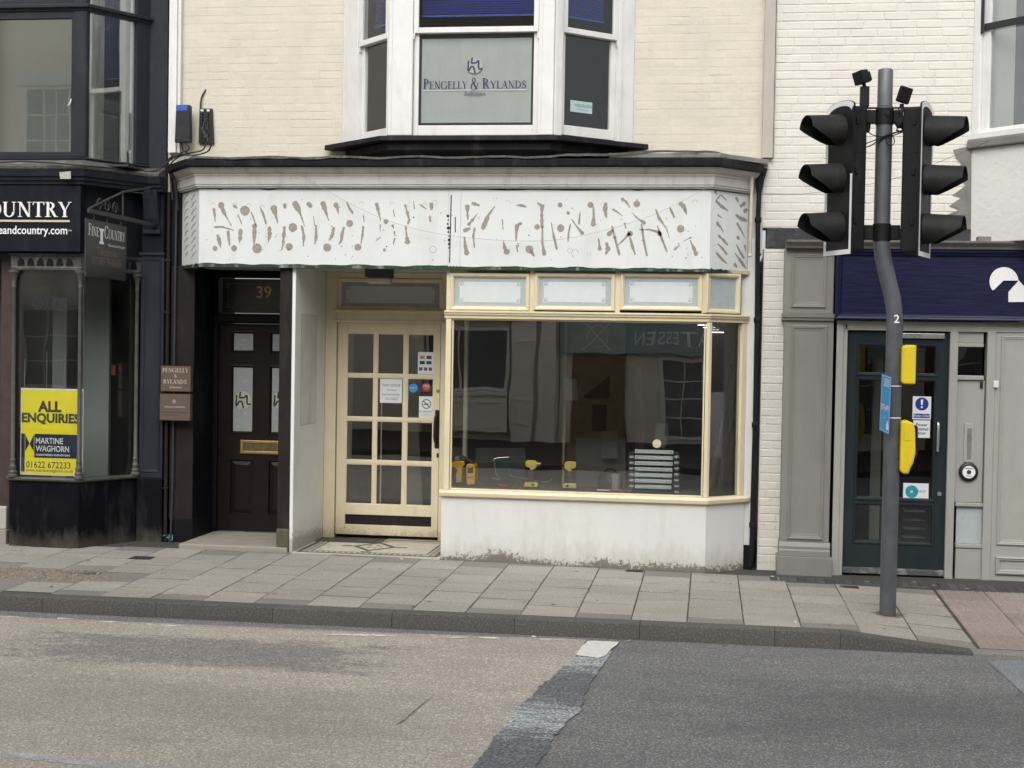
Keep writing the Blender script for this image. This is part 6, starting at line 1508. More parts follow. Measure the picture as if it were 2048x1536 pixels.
lu_, lz_2 = FDr.p(1879, 988); MB(FDr.M).lathe((lu_, 0.010, lz_2), (0, -1, 0), [(0.02, 0), (0.018, 0.008), (0.01, 0.009)], 16).build('lock', M_steel, td, smooth=True)
ib(FDr, 1800, 667, 1889, 677, -0.02, 0.009, M_steel, 'door_closer', td, 0.003)
# notices on the glass
def sq(px0, py0, px1, py1, mat, name, y=0.026):
    u0_, u1_, z0_, z1_ = FDr.r(px0, py0, px1, py1); MB(FDr.M).box(u0_, u1_, y, y + 0.0008, z0_, z1_).build(name, mat, td); return u0_, u1_, z0_, z1_
M_mand = flat('mandatory_blue', (0.012, 0.04, 0.24), 0.45)
u0_, u1_, z0_, z1_ = sq(1826, 793, 1863, 839, M_paper, 'keep_clear_notice')
um = (u0_ + u1_) / 2
MB(FDr.M).shape([(um + 0.058 * math.cos(k * 6.2832 / 28), z1_ - 0.068 + 0.058 * math.sin(k * 6.2832 / 28)) for k in range(28)], 0.0252, 0.0258).build('blue_disc', M_mand, td)
MB(FDr.M).box(u0_ + 0.01, u1_ - 0.01, 0.0252, 0.0258, z0_ + 0.012, z0_ + 0.05).build('blue_strip', M_mand, td)
t = MB(FDr.M); t.shape([(um - 0.011, z1_ - 0.028), (um + 0.011, z1_ - 0.028), (um + 0.006, z1_ - 0.078), (um - 0.006, z1_ - 0.078)], 0.0246, 0.025); t.shape([(um + 0.009 * math.cos(k * .7854), z1_ - 0.096 + 0.009 * math.sin(k * .7854)) for k in range(8)], 0.0246, 0.025)
t.build('exclamation_mark', M_letter, td)
t = MB(FDr.M); text_mesh(t, 'Keep Clear', um, z0_ + 0.023, 0.03, 0.0248, 'CENTER', shear=0.15); t.build('lettering', M_letter, td)
u0_, u1_, z0_, z1_ = sq(1827, 841, 1861, 876, M_paper, 'power_door_notice')
t = MB(FDr.M)
for i, s_ in enumerate(('Power', 'assisted', 'door')): text_mesh(t, s_, (u0_ + u1_) / 2, z1_ - 0.052 - 0.037 * i, 0.038, 0.0252, 'CENTER', bold=0.0008)
t.build('lettering', M_navyink, td)
u0_, u1_, z0_, z1_ = sq(1807, 967, 1858, 1001, M_paper, 'safe_spaces_notice')
um, zm_ = u0_ + 0.075, (z0_ + z1_) / 2
M_tealp = flat('teal_print', (0.015, 0.27, 0.36), 0.45)
MB(FDr.M).shape([(um + 0.056 * math.cos(k * 6.2832 / 28), zm_ + 0.056 * math.sin(k * 6.2832 / 28)) for k in range(28)], 0.0252, 0.0258).build('teal_disc', M_tealp, td)
MB(FDr.M).shape([(um + 0.012 * math.cos(k * 6.2832 / 14), zm_ + 0.012 * math.sin(k * 6.2832 / 14)) for k in range(14)], 0.0244, 0.025).build('disc_centre', M_paper, td)
t = MB(FDr.M); text_mesh(t, 'SAFE SPACES', u0_ + 0.07, zm_ - 0.006, 0.03, 0.0242, width=0.125); t.build('lettering', flat('grey_print', (0.12, 0.14, 0.15)), td)
# side panel between the mullions
ib(FDr, 1910.5, 663, 1967.5, 686, 0.0, 0.06, M_greyl, 'side_panel', sfC); ib(FDr, 1910.5, 751, 1967.5, 760, -0.012, 0.06, M_greyl, 'side_rail', sfC, 0.006)
ib(FDr, 1910.5, 686.5, 1967.5, 694, -0.012, 0.06, M_greyl, 'side_rail', sfC, 0.006)
ib(FDr, 1913, 694.5, 1966, 750.5, 0.03, 0.036, M_glass_r, 'side_pane', sfC, 0)
sp = ib(FDr, 1910.5, 760.5, 1967.5, 1005, 0.012, 0.06, M_greyl, 'side_panel', sfC)
ib(FDr, 1910.5, 1005.5, 1967.5, 1013, -0.012, 0.06, M_greyl, 'side_rail', sfC, 0.006); ib(FDr, 1910.5, 1088, 1967.5, 1096, -0.012, 0.06, M_greyl, 'side_rail', sfC, 0.006)
ib(FDr, 1913, 1013.5, 1966, 1087.5, 0.025, 0.031, M_frost, 'frosted_side_pane', sfC, 0)
ib(FDr, 1910.5, 1096.5, 1967.5, 1158, 0.0, 0.06, M_greyl, 'side_panel', sfC, 0.004, 0.06)
ib(FDr, 1928, 846, 1948, 925, 0.0, 0.0115, M_greyl, 'slot_plate', sfC, 0.003)
ib(FDr, 1934, 855, 1943, 918, -0.003, -0.0005, M_steel, 'slot_insert', sfC, 0.002)
bu, bz = FDr.p(1937, 944)
MB(FDr.M).lathe((bu, 0.0115, bz), (0, -1, 0), [(0.085, 0), (0.083, 0.02), (0.07, 0.03), (0.062, 0.031)], 28).build('push_pad', M_blackp, sfC, smooth=True)
MB(FDr.M).lathe((bu, -0.0198, bz), (0, -1, 0), [(0.056, 0), (0.054, 0.003)], 24).build('push_pad_face', M_letter, sfC, smooth=True)
MB(FDr.M).lathe((bu, -0.0229, bz), (0, -1, 0), [(0.02, 0), (0.018, 0.003)], 18).build('push_button', M_navyink, sfC, smooth=True)
t = MB(FDr.M); text_mesh(t, 'Assistance', bu, bz + 0.028, 0.019, -0.0234, 'CENTER', bold=0.0004); text_mesh(t, 'Door', bu, bz - 0.04, 0.019, -0.0234, 'CENTER', bold=0.0004); t.build('lettering', M_ink, sfC)
bu, bz = FDr.p(1963, 770); MB(FDr.M).box(bu - 0.012, bu + 0.012, 0.0, 0.0115, bz - 0.03, bz + 0.03).build('doorbell', M_blackp, sfC, 0.003)
bu, bz = FDr.p(1990, 768); MB(FDr.M).box(bu - 0.022, bu + 0.022, -0.05, -0.031, bz - 0.03, bz + 0.03).build('entry_switch', M_paper, sfC, 0.004)
# right-hand panelled pier
r0_ = FDr.u(1985.5, 900); rp = MB(FDr.M).box(r0_, r0_ + 0.7, -0.02, 0.1, -0.15, zhead0).build('panelled_pier', M_greyl, C, 0.004)
a_, b_, c_, d_ = FDr.r(1997, 655, 2060, 1090)
pil_panel(a_, a_ + 0.42, c_, zhead0 - 0.03, YDr - 0.02, M_greyl, rp)
a_, b_, c_, d_ = FDr.r(1990, 1113, 2048, 1148)
MB().mitre(a_, a_ + 0.32, c_, d_, [(0, YDr - 0.019), (0, YDr - 0.04), (0.012, YDr - 0.045), (0.02, YDr - 0.035), (0.03, YDr - 0.036), (0.042, YDr - 0.022)]).build('vent_panel', M_greyl, rp)
# the shop window beyond the pier
sw0, sw1 = r0_ + 0.701, 5.9
MB(FDr.M).box(sw0, sw1, -0.02, 0.1, -0.15, 0.55).build('shop_stallriser', M_greyl, C, 0.004)
MB(FDr.M).ring(sw0, sw1, 0.551, zhead0, 0.09, -0.015, 0.09).build('shop_window_frame', M_greyl, C, 0.004)
MB(FDr.M).box(sw0 + 0.08, sw1 - 0.08, 0.03, 0.036, 0.63, zhead0 - 0.08).build('shop_pane', M_glass_r, C)
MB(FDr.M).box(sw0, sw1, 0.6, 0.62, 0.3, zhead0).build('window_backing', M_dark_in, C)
# dim lobby behind the door
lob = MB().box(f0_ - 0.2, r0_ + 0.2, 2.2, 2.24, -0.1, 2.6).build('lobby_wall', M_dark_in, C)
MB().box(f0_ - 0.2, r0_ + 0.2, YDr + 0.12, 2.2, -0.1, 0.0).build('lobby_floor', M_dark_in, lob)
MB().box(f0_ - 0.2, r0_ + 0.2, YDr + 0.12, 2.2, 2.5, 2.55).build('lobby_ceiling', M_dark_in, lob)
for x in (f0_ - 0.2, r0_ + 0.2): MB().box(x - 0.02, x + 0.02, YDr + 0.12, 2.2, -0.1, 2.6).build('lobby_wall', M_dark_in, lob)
q = plane(1.5)
MB().box(q.u(1742, 900), q.u(1762, 900), 1.5, 1.53, 0.1, 1.9).build('lobby_post', M_greyl, lob)
for k in range(5): MB().box(q.u(1808, 1000), q.u(1850, 1000), 1.45, 1.6, q.z(1830, 1075) + k * 0.085, q.z(1830, 1075) + k * 0.085 + 0.012).build('lobby_shelf', M_grey, lob)
# canted oriel at the right
FO = Face((oxw, YW), (oxw + 1.2, YW - 1.2))
zo0, zo1 = FO.z(1990, 484), FO.z(1990, 293)
MB(FO.M).box(0.0, 1.3, 0.0, 0.12, zo0, zo1).build('oriel_panel', M_render, C, 0.006)
MB(FO.M).box(-0.02, 1.3, -0.05, 0.12, zo1 + 0.001, FO.z(1990, 276)).build('oriel_ledge', M_flash, C, 0.01)
MB(FO.M).box(-0.02, 1.3, -0.03, 0.12, FO.z(1990, 275), FO.z(1990, 262)).build('oriel_sill', M_white_paint, C, 0.006)
MB().box(oxw + 0.05, oxw + 2.4, 0.20, YW + 0.2, zo0 - 0.0, zo0 + 0.05).build('oriel_soffit', M_flash, C)
zsl = FO.z(1990, 262) + 0.001
uo = [FO.u(x, 150) for x in (1936, 1962, 1976)]
orw = MB(FO.M).box(0.0, uo[1], -0.012, 0.1, zsl, 7.0).build('oriel_window', M_white_paint, C, 0.006)
MB(FO.M).box(uo[1] + 0.001, uo[2], 0.02, 0.1, zsl, 7.0).build('window_lining', M_white_paint, orw, 0.004)
MB(FO.M).box(uo[2] + 0.001, 1.3, 0.02, 0.07, zsl, FO.z(2015, 251)).build('sash_rail', M_white_paint, orw, 0.004)
zmm = FO.z(2015, 45)
M_dsash = flat('dark_sash', (0.025, 0.025, 0.027), 0.4)
MB(FO.M).box(uo[2] - 0.05, 1.3, -0.002, 0.019, zmm - 0.03, zmm + 0.03).build('meeting_rail', M_dsash, orw, 0.004)
MB(FO.M).box(uo[1] - 0.004, uo[1] + 0.03, -0.02, -0.0125, zmm - 0.06, 7.0).build('dark_sash_stile', M_dsash, orw, 0.003)
MB(FO.M).box(uo[2], 1.3, 0.045, 0.05, FO.z(2015, 252), 7.0).build('pane', glass('oriel_glass', (0.9, 0.92, 0.92), 2.5), orw)
MB(FO.M).box(uo[2] - 0.02, 1.3, 0.25, 0.26, zsl, 7.0).build('room_blind', paint('grey_blind', (0.15, 0.155, 0.155), 0.7), orw)
FO2 = Face((oxw + 1.3 * 0.70711, YW - 1.3 * 0.70711), (oxw + 1.3 * 0.70711 + 1.6, YW - 1.3 * 0.70711))
MB(FO2.M).box(0.001, 1.6, 0.0, 0.12, zo0, zo1).build('oriel_panel', M_render, C, 0.006)
MB(FO2.M).box(0.02, 1.6, -0.05, 0.12, zo1 + 0.001, FO.z(1990, 276)).build('oriel_ledge', M_flash, C, 0.01)
MB(FO2.M).box(0.02, 1.6, -0.03, 0.12, FO.z(1990, 275), FO.z(1990, 262)).build('oriel_sill', M_white_paint, C, 0.006)
MB(FO2.M).ring(0.001, 1.6, zsl, 7.0, 0.12, 0.0, 0.1).build('window_lining', M_white_paint, orw, 0.004)
MB(FO2.M).box(0.1, 1.5, 0.045, 0.05, zsl + 0.1, 6.9).build('pane', M_glass_r, orw)
MB(FO2.M).box(0.1, 1.5, 0.25, 0.26, zsl, 7.0).build('room_blind', M_flash, orw)
# zig-zag lead flashing where the oriel meets the brick
zz = [(1940, 294)]
ys_ = [297, 318, 340, 385, 398, 418, 440, 462]
tooth = [(1906, 300), (1912, 316), (1924, 330), (1896, 338), (1920, 350), (1930, 372), (1905, 390), (1922, 396), (1898, 412), (1918, 420), (1893, 430), (1920, 440), (1893, 447), (1915, 455), (1925, 470), (1942, 488)]
pts = [FW_.p(*p) for p in [(1942, 292)] + tooth]
MB(FW_.M).shape([(a, b) for a, b in pts], -0.010, -0.006).build('stepped_flashing', M_flash, C)
print('bricks C', nC)
# loose wires strung across the fronts
def hang(pxs, Y, r_, mat, lab, name='wire'):
    P_ = [W_(a, b, Y) for a, b in pxs]
    o = MB().tube(smooth_path(P_), r_, 5).build(name, mat, None, smooth=True)
    return tag(o, lab, 'wire')
M_wire = flat('pale_wire', (0.40, 0.39, 0.36), 0.5)
hang([(553, 319), (640, 372), (700, 407), (790, 446), (900, 471), (1040, 482), (1150, 474), (1290, 436), (1395, 386), (1425, 368)], -0.13, 0.0022, M_wire, 'thin pale wire drooping across the blotched white fascia')
hang([(1508, 385), (1600, 388), (1700, 375), (1800, 354), (1900, 315), (1960, 290), (1995, 268)], 0.18, 0.0018, M_cable, 'thin dark wire strung across the white brickwork')

# ================================================================== TRAFFIC SIGNAL
M_pole = paint('galvanised_grey_pole', (0.115, 0.122, 0.132), 0.42, 0.2, 7, 0.0006, 60, metal=0.35, dirt=(0.055, 0.056, 0.06), dirt_amt=0.5, dirt_scale=10)
M_polecap = paint('pole_top_sleeve', (0.15, 0.158, 0.158), 0.45, 0.2, 9, 0.0006, 60, metal=0.3, dirt=(0.10, 0.10, 0.075), dirt_amt=0.6)
M_sig = paint('signal_black_plastic', (0.010, 0.010, 0.0105), 0.5, 0.15, 9, 0.0004, 70, dirt=(0.035, 0.035, 0.035), dirt_amt=0.4, spec=0.2)
M_visor = paint('dusty_visor', (0.018, 0.018, 0.018), 0.6, 0.15, 9, 0.0004, 70, dirt=(0.05, 0.047, 0.037), dirt_amt=0.6, dirt_scale=9, spec=0.2)
M_refl = flat('white_reflective_border', (0.78, 0.79, 0.79), 0.5)
M_yelp = paint('weathered_yellow_plastic', (0.66, 0.50, 0.018), 0.45, 0.08, 6, 0.0005, 60, dirt=(0.32, 0.24, 0.04), dirt_amt=0.4)
YT = -1.83; bs = Vector((1.37, YT, 0))
for _ in range(4):
    bs = ground(1775, 1230, zp(bs.x, YT)); YT = bs.y
FTs = plane(YT)
TS = thing('traffic_signal', (bs.x, YT, zp(bs.x, YT)), 'grey cranked pole with two black three lamp traffic signal heads', 'traffic signal')
axis = [(bs.x, zp(bs.x, YT) - 0.05)]
xlow = bs.x
def tz(py, px=1780): return FTs.z(px, py)
xup = FTs.u(1764, 440)
P_ = [(xlow, YT, -0.1), (xlow, YT, tz(900)), (xlow, YT, tz(660))] + [(xlow + (xup - xlow) * (0.5 - 0.5 * math.cos(math.pi * k / 10)), YT, tz(645 - 17 * k)) for k in range(11)] + [(xup, YT, tz(455)), (xup, YT, tz(214))]
MB().tube(smooth_path(P_, 5), 0.0625, 24).build('pole', M_pole, TS, smooth=True)
MB().tube([(xup, YT, tz(213)), (xup, YT, tz(142)), (xup, YT, tz(139)), (xup, YT, tz(138))], [0.057, 0.057, 0.052, 0.04], 24).build('pole_top', M_polecap, TS, smooth=True)
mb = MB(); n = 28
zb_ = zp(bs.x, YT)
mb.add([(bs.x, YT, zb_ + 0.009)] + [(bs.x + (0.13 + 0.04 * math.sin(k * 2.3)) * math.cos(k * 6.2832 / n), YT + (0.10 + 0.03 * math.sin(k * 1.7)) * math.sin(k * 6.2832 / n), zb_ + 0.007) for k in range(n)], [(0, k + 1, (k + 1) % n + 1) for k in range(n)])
mb.build('rust_and_shade', worn('rust_shade', (0.13, 0.075, 0.04), 0.42, 30, (1, 1, 1), 0.6, 0.2), TS)  # rust-brown sheet that also paints in the shade round the pole foot
# painted 2
t = MB(FTs.M); u_, z_ = FTs.p(1791, 646); text_mesh(t, '2', u_, z_, 0.088, -0.0645, 'CENTER', bold=0.0012); t.build('pole_number', M_letter, TS)

def signal_head(bx, by, zc, ang, hgt, gap=False):
    """black board with white border, housing behind it, three cowled lamps; ang = heading of the face in plan"""
    n_ = Vector((math.cos(ang), math.sin(ang), 0)); side = Vector((-n_.y, n_.x, 0))
    M_ = Matrix((side, -n_, Vector((0, 0, 1)))).transposed().to_4x4(); M_.translation = Vector((bx, by, zc))   # local: x side, y back, z up
    h = hgt / 2; w = 0.20; wh = 0.145
    hd = MB(M_).prism([(-wh, 0.012, -h + 0.03), (wh, 0.012, -h + 0.03), (wh, 0.012, h - 0.05), (-wh, 0.012, h - 0.05)], (0, 0.14, 0)).build('signal_head', M_sig, TS, 0.015, seg=3)
    def outline(e):
        top = [(w - e, h - 0.05 - e)] + [((w - e) * math.cos(k * math.pi / 10), h - 0.05 - e + 0.05 * math.sin(k * math.pi / 10)) for k in range(1, 10)] + [(-w + e, h - 0.05 - e)]
        return [(-w + e, -h + e), (w - e, -h + e)] + top
    MB(M_).shape(outline(0.0), 0.0, 0.011).build('backing_board', M_sig, hd)
    o1, o2 = outline(0.003), outline(0.04); rb = MB(M_)
    for k in range(len(o1)):
        l = (k + 1) % len(o1)
        if gap and 1 <= k <= 1: continue
        rb.add([(o1[k][0], -0.0015, o1[k][1]), (o1[l][0], -0.0015, o1[l][1]), (o2[l][0], -0.0015, o2[l][1]), (o2[k][0], -0.0015, o2[k][1])], [(0, 1, 2, 3)])
    if gap: rb.add([(w - 0.004, -0.0015, -h + 0.004), (w - 0.004, -0.0015, 0.02), (w - 0.034, -0.0015, 0.02), (w - 0.034, -0.0015, -h + 0.034)], [(0, 1, 2, 3)])
    rb.build('white_border', M_refl, hd)
    rl = MB(M_)
    for k in range(len(o1)):                 # the border is repeated on the rear of the board
        l = (k + 1) % len(o1); rl.add([(o1[k][0], 0.0125, o1[k][1]), (o1[l][0], 0.0125, o1[l][1]), (o2[l][0], 0.0125, o2[l][1]), (o2[k][0], 0.0125, o2[k][1])], [(0, 1, 2, 3)])
    for i in (1, 0, -1):
        z = i * hgt * 0.315 - 0.005; R_ = 0.122
        lens = MB(M_).lathe((0, -0.006, z), (0, -1, 0), [(0.10, 0), (0.09, 0.014), (0.05, 0.024), (0.01, 0.027)], 20).build('lens', flat('dark_lens%d' % i, ((0.06, 0.005, 0.005), (0.02, 0.03, 0.01), (0.05, 0.03, 0.005))[(1 - i) % 3], 0.2), hd, smooth=True)
        v = MB(M_); rows_ = []; ns = 26; LV = 0.29
        for k in range(ns + 1):              # hood: full round at the board, cut back underneath
            a = RD(-62 + (304) * k / ns); c, s_ = math.cos(a), math.sin(a)
            L = LV if s_ > 0.12 else LV * (0.26 + 0.74 * ((s_ + 0.90) / 1.02))
            rows_.append(((R_ * c, -0.003, z + R_ * s_), (R_ * 0.90 * c * 0.96, -L * 0.5, z + R_ * 0.93 * s_ - 0.004), (R_ * 0.84 * c, -L, z + R_ * 0.90 * s_ - 0.012),
                          (R_ * 0.81 * c, -L, z + R_ * 0.87 * s_ - 0.012), (R_ * 0.94 * c, -0.003, z + R_ * 0.94 * s_)))
        vs_ = [p for r_ in rows_ for p in r_]; m5 = 5
        v.add(vs_, [(k * m5 + j, k * m5 + j + 1, (k + 1) * m5 + j + 1, (k + 1) * m5 + j) for k in range(ns) for j in range(m5 - 1)])
        v.build('visor', M_visor, hd, smooth=True)
    for s_ in (-1, 1):
        for q_ in (0.34, 0.02, -0.3): MB(M_).box(s_ * wh - 0.012, s_ * wh + 0.012, 0.05, 0.075, q_ * hgt, q_ * hgt + 0.05).build('latch', M_sig, hd, 0.003)
        for q_ in (0.165, -0.16): MB(M_).box(s_ * wh - 0.003, s_ * wh + 0.003, 0.02, 0.15, q_ * hgt - 0.002, q_ * hgt + 0.002).build('seam', M_refl if False else M_visor, hd)
    return hd
hgt = tz(205, 1700) - tz(512, 1690)
zc_ = (tz(205, 1700) + tz(512, 1690)) / 2
lx = FTs.u(1676, 360); rx = FTs.u(1850, 365)
hL = signal_head(lx, YT - 0.05, zc_, RD(180 + 26), hgt, True)
hR = signal_head(rx, YT - 0.05, zc_ - 0.01, RD(-21), hgt)
# clamps, arms and cable loops
for py0, py1 in ((218, 250), (448, 482)):
    MB().tube([(xup, YT, tz(py1)), (xup, YT, tz(py0))], 0.068, 20).build('clamp', M_sig if py0 > 300 else M_sig, TS, smooth=True)
    for s_ in (-1, 1):
        MB().box(xup + s_ * 0.10 - 0.035, xup + s_ * 0.10 + 0.035, YT - 0.03, YT + 0.03, tz(py1) + 0.01, tz(py0) - 0.01).build('clamp_ear', M_sig, TS, 0.006)
        xe = lx + 0.12 if s_ < 0 else rx - 0.12
        zz_ = (tz(py0) + tz(py1)) / 2 + (0.05 if py0 < 300 else -0.03)
        MB().box(min(xe, xup + s_ * 0.1), max(xe, xup + s_ * 0.1), YT - 0.006, YT + 0.006, zz_ - 0.006, zz_ + 0.006).build('bracket_bar', M_sig, TS)
def sp(px, py, dy=0.0): u_, z_ = FTs.p(px, py); return (u_, YT + dy, z_)
MB().tube(smooth_path([sp(1711, 240), sp(1720, 241), sp(1729, 250), sp(1734, 262), sp(1736, 255), sp(1738, 242), sp(1746, 236)]), 0.019, 8).build('cable_hose', M_sig, TS, smooth=True)
MB().tube(smooth_path([sp(1784, 236), sp(1792, 238), sp(1800, 246), sp(1812, 262), sp(1822, 264)]), 0.018, 8).build('cable_hose', M_sig, TS, smooth=True)
for pts in ([(1706, 283), (1725, 290), (1745, 284), (1775, 272), (1800, 264)], [(1708, 299), (1735, 296), (1755, 284), (1785, 270), (1810, 262)], [(1770, 278), (1772, 290), (1780, 294), (1786, 288), (1784, 276), (1776, 270)], [(1733, 265), (1745, 274), (1770, 276), (1795, 270), (1805, 258)], [(1790, 262), (1796, 270), (1804, 262), (1798, 254), (1792, 262), (1806, 270)],
            [(1793, 218), (1797, 227), (1802, 220), (1806, 228), (1812, 220)]):
    MB().tube(smooth_path([sp(a, b, -0.07 - 0.01 * (i % 2)) for i, (a, b) in enumerate(pts)]), 0.0042, 6).build('loose_cable', M_sig, TS, smooth=True)
MB().lathe((xup + 0.012, YT - 0.062, tz(230)), (0, -1, 0), [(0.022, 0), (0.02, 0.012), (0.012, 0.013)], 14).build('bolt', M_sig, TS, smooth=True)
# detectors
z0_ = tz(216)
for s_, a0, a1 in ((-1, 1712, 1760), (1, 1786, 1838)):
    MB().box(FTs.u(a0, 217), FTs.u(a1, 217), YT - 0.01, YT + 0.01, z0_ - 0.006, z0_ + 0.006).build('detector_bar', M_sig, TS)
ux_ = FTs.u(1729, 195)
MB().box(ux_ - 0.034, ux_ + 0.034, YT - 0.03, YT + 0.03, tz(214), tz(173)).build('detector_post', M_sig, TS, 0.005)
def tilted_box(c, size, rot, name, mat, bev=0.008):
    M_ = Matrix.Translation(Vector(c)) @ Matrix.Rotation(rot[2], 4, 'Z') @ Matrix.Rotation(rot[0], 4, 'X') @ Matrix.Rotation(rot[1], 4, 'Y')
    a, b, d = (q / 2 for q in size)
    return MB(M_).box(-a, a, -b, b, -d, d).build(name, mat, TS, bev, seg=3)
tilted_box(sp(1722, 156, -0.02), (0.095, 0.09, 0.10), (RD(12), RD(-12), RD(-38)), 'detector_head', M_sig)
MB().tube([sp(1729, 174), sp(1727, 164)], 0.014, 8).build('detector_stub', M_sig, TS)
tilted_box(sp(1735, 152, 0.03), (0.05, 0.05, 0.075), (RD(12), RD(-12), RD(-38)), 'detector_head', M_sig)
tilted_box(sp(1808, 191, -0.02), (0.105, 0.035, 0.125), (RD(10), RD(14), RD(18)), 'detector_head', M_sig, 0.012)
MB().tube([sp(1803, 217), sp(1804, 208)], 0.016, 8).build('detector_stub', M_sig, TS)
tilted_box(sp(1808, 242, -0.05), (0.16, 0.06, 0.065), (0, RD(-32), RD(-15)), 'camera_housing', M_sig, 0.02)
# pedestrian aspect and push-button unit, both yellow
a_, b_, c_, d_ = FTs.r(1800, 690, 1829, 768)
pu = MB().prism([(a_ + 0.0, YT - 0.09, c_ + 0.015), (a_ + 0.02, YT - 0.09, c_), (b_, YT - 0.09, c_), (b_, YT - 0.09, d_), (a_ + 0.035, YT - 0.09, d_), (a_, YT - 0.09, d_ - 0.02)], (0, 0.2, 0)).build('pedestrian_signal', M_yelp, TS, 0.012, seg=3)
MB().box(b_ + 0.0005, b_ + 0.014, YT - 0.085, YT + 0.105, c_ + 0.004, d_ - 0.004).build('signal_face', M_sig, pu, 0.004)
def yz(px, py): return FTs.p(px, py)
prof = [yz(1799, 842), yz(1812, 840), yz(1824, 845), yz(1828, 858), yz(1829, 905), yz(1824, 925), yz(1818, 936), yz(1815, 947), yz(1803, 946), yz(1797, 940)]
pb = MB(FTs.M).shape(prof, -0.08, 0.08).build('push_button_unit', M_yelp, TS, 0.016, seg=3)
MB(FTs.M).shape([yz(1829.5, 850), yz(1833, 852), yz(1834, 905), yz(1830, 915)], -0.07, 0.07).build('unit_face', M_sig, pb, 0.004)
for k_ in range(3): MB().tube([(xlow + 0.04, YT - 0.083, FTs.z(1815, 860 + 28 * k_)), (xlow + 0.04, YT - 0.079, FTs.z(1815, 860 + 28 * k_))], 0.006, 8).build('unit_screw', M_sig, pb)
MB(FTs.M).shape([yz(1806, 850), yz(1820, 852), yz(1821, 880), yz(1806, 880)], -0.0835, -0.0805).build('moulded_panel', M_yelp, pb, 0.003)
# blue notice tied to the pole
bl0 = plane(YT + 0.12).u(1760, 803); bl1 = plane(YT - 0.15).u(1778.5, 811)
FBl = Face((bl0, YT + 0.12), (bl1, YT - 0.15))
FBl.M = FBl.M @ Matrix.Translation((FBl.L / 2, 0, 1.3)) @ Matrix.Rotation(RD(4), 4, 'Y') @ Matrix.Translation((-FBl.L / 2, 0, -1.3))
zb1_, zb0_ = FTs.z(1771, 750), FTs.z(1766, 864)
M_skyb = flat('sky_blue_card', (0.05, 0.30, 0.62), 0.5)
NB = thing('pole_notice', ((bl0 + bl1) / 2, YT - 0.05, zb0_), 'sky blue notice cable-tied to the side of the signal pole', 'notice')
MB(FBl.M).box(0, FBl.L, 0, 0.003, zb0_, zb1_).build('card', M_skyb, NB)
MB(FBl.M).ring(0.008, FBl.L - 0.006, zb0_ + 0.008, zb1_ - 0.008, 0.003, -0.0008, -0.0002).build('white_border', M_letter, NB)
t = MB(FBl.M); text_mesh(t, 'GET HAPPY', 0.02, zb0_ + 0.17, 0.06, -0.0008, width=FBl.L - 0.04, bold=0.0015); t.build('lettering', M_letter, NB)
t = MB(FBl.M)
for k in range(4): t.plate(FBl.L * 0.3, FBl.L * 0.9, -0.0008, zb1_ - 0.035 - 0.016 * k, zb1_ - 0.029 - 0.016 * k)
t.shape([(FBl.L * .7, zb0_ + 0.03), (FBl.L * .95, zb0_ + 0.03), (FBl.L * .95, zb0_ + 0.06), (FBl.L * .82, zb0_ + 0.10), (FBl.L * .7, zb0_ + 0.06)], -0.0008, -0.0003)
tag(t.build('small_print', M_letter, NB), None, None, None, 'stuff')
for py in (772, 835.5):
    MB().lathe((xlow, YT, FTs.z(1790, py)), (0, 0, 1), [(0.0635, -0.004), (0.066, -0.002), (0.066, 0.002), (0.0635, 0.004)], 24).build('cable_tie', M_letter, NB, smooth=True)

# ================================================================== TOOLS AND MATERIALS IN THE SHOP WINDOW
zSh = zSill + 0.044
M_dyel = flat('tool_yellow', (0.85, 0.48, 0.03), 0.4)
M_drill = flat('drill_yellow', (0.85, 0.62, 0.15), 0.4)
M_dblk = flat('tool_black', (0.035, 0.033, 0.032), 0.45)
M_chrome = paint('tool_metal', (0.55, 0.55, 0.53), 0.3, 0.1, 20, 0.0, metal=0.85)
YTo = 0.26; FTo = plane(YTo)
def vp(px, py, dy=0.0): u_, z_ = FTo.p(px, py); return (u_, YTo + dy, z_)
def zv(x, y): return (860 + x / 3.0118, 620 + y / 3.0118)
def tool(name, px, lab, cat): u_, _ = FTo.p(px, 970); return thing(name, (u_, YTo, zSh), lab, cat)
def ground_tool(root, lift):
    pass
def prof(face, pts, y0, y1, name, mat, parent, bev=0.006):
    Q = [face.p(*zv(*p)) for p in pts]; return MB(face.M).shape(Q, y0, y1).build(name, mat, parent, bev, seg=2)
# jobsite radio / laser kit
T1 = tool('site_radio', 925, 'yellow and black rugged site radio with handle at the window post', 'radio')
prof(FTo, [(122, 920), (140, 905), (200, 905), (212, 930), (205, 1052), (125, 1055)], 0.0, 0.16, 'radio_body', M_dblk, T1, 0.012)
prof(FTo, [(126, 925), (145, 908), (206, 908), (212, 930), (196, 945), (190, 1035), (160, 1040), (158, 985), (168, 965), (150, 945), (128, 945)], -0.02, 0.0, 'yellow_guard', M_dyel, T1, 0.006)
prof(FTo, [(218, 930), (262, 925), (275, 940), (272, 1050), (222, 1054)], -0.015, 0.15, 'battery_pack', M_dyel, T1, 0.012)
prof(FTo, [(228, 950), (262, 947), (262, 980), (228, 982)], -0.019, -0.0155, 'pack_label', M_dblk, T1, 0.002)
MB().tube(smooth_path([vp(*zv(130, 925), 0.03), vp(*zv(135, 895), 0.03), vp(*zv(160, 880), 0.03), vp(*zv(205, 890), 0.03), vp(*zv(265, 930), 0.03)]), 0.012, 8).build('carry_handle', M_dblk, T1, smooth=True)
prof(FTo, [(145, 885), (175, 880), (178, 905), (146, 908)], 0.02, 0.06, 'metal_cap', M_chrome, T1, 0.006)
t = MB(FTo.M); u_, z_ = FTo.p(*zv(226, 1012)); text_mesh(t, 'DEWALT', u_, z_, 0.026, -0.0158, width=0.065, bold=0.0006); t.build('lettering', M_dblk, T1)
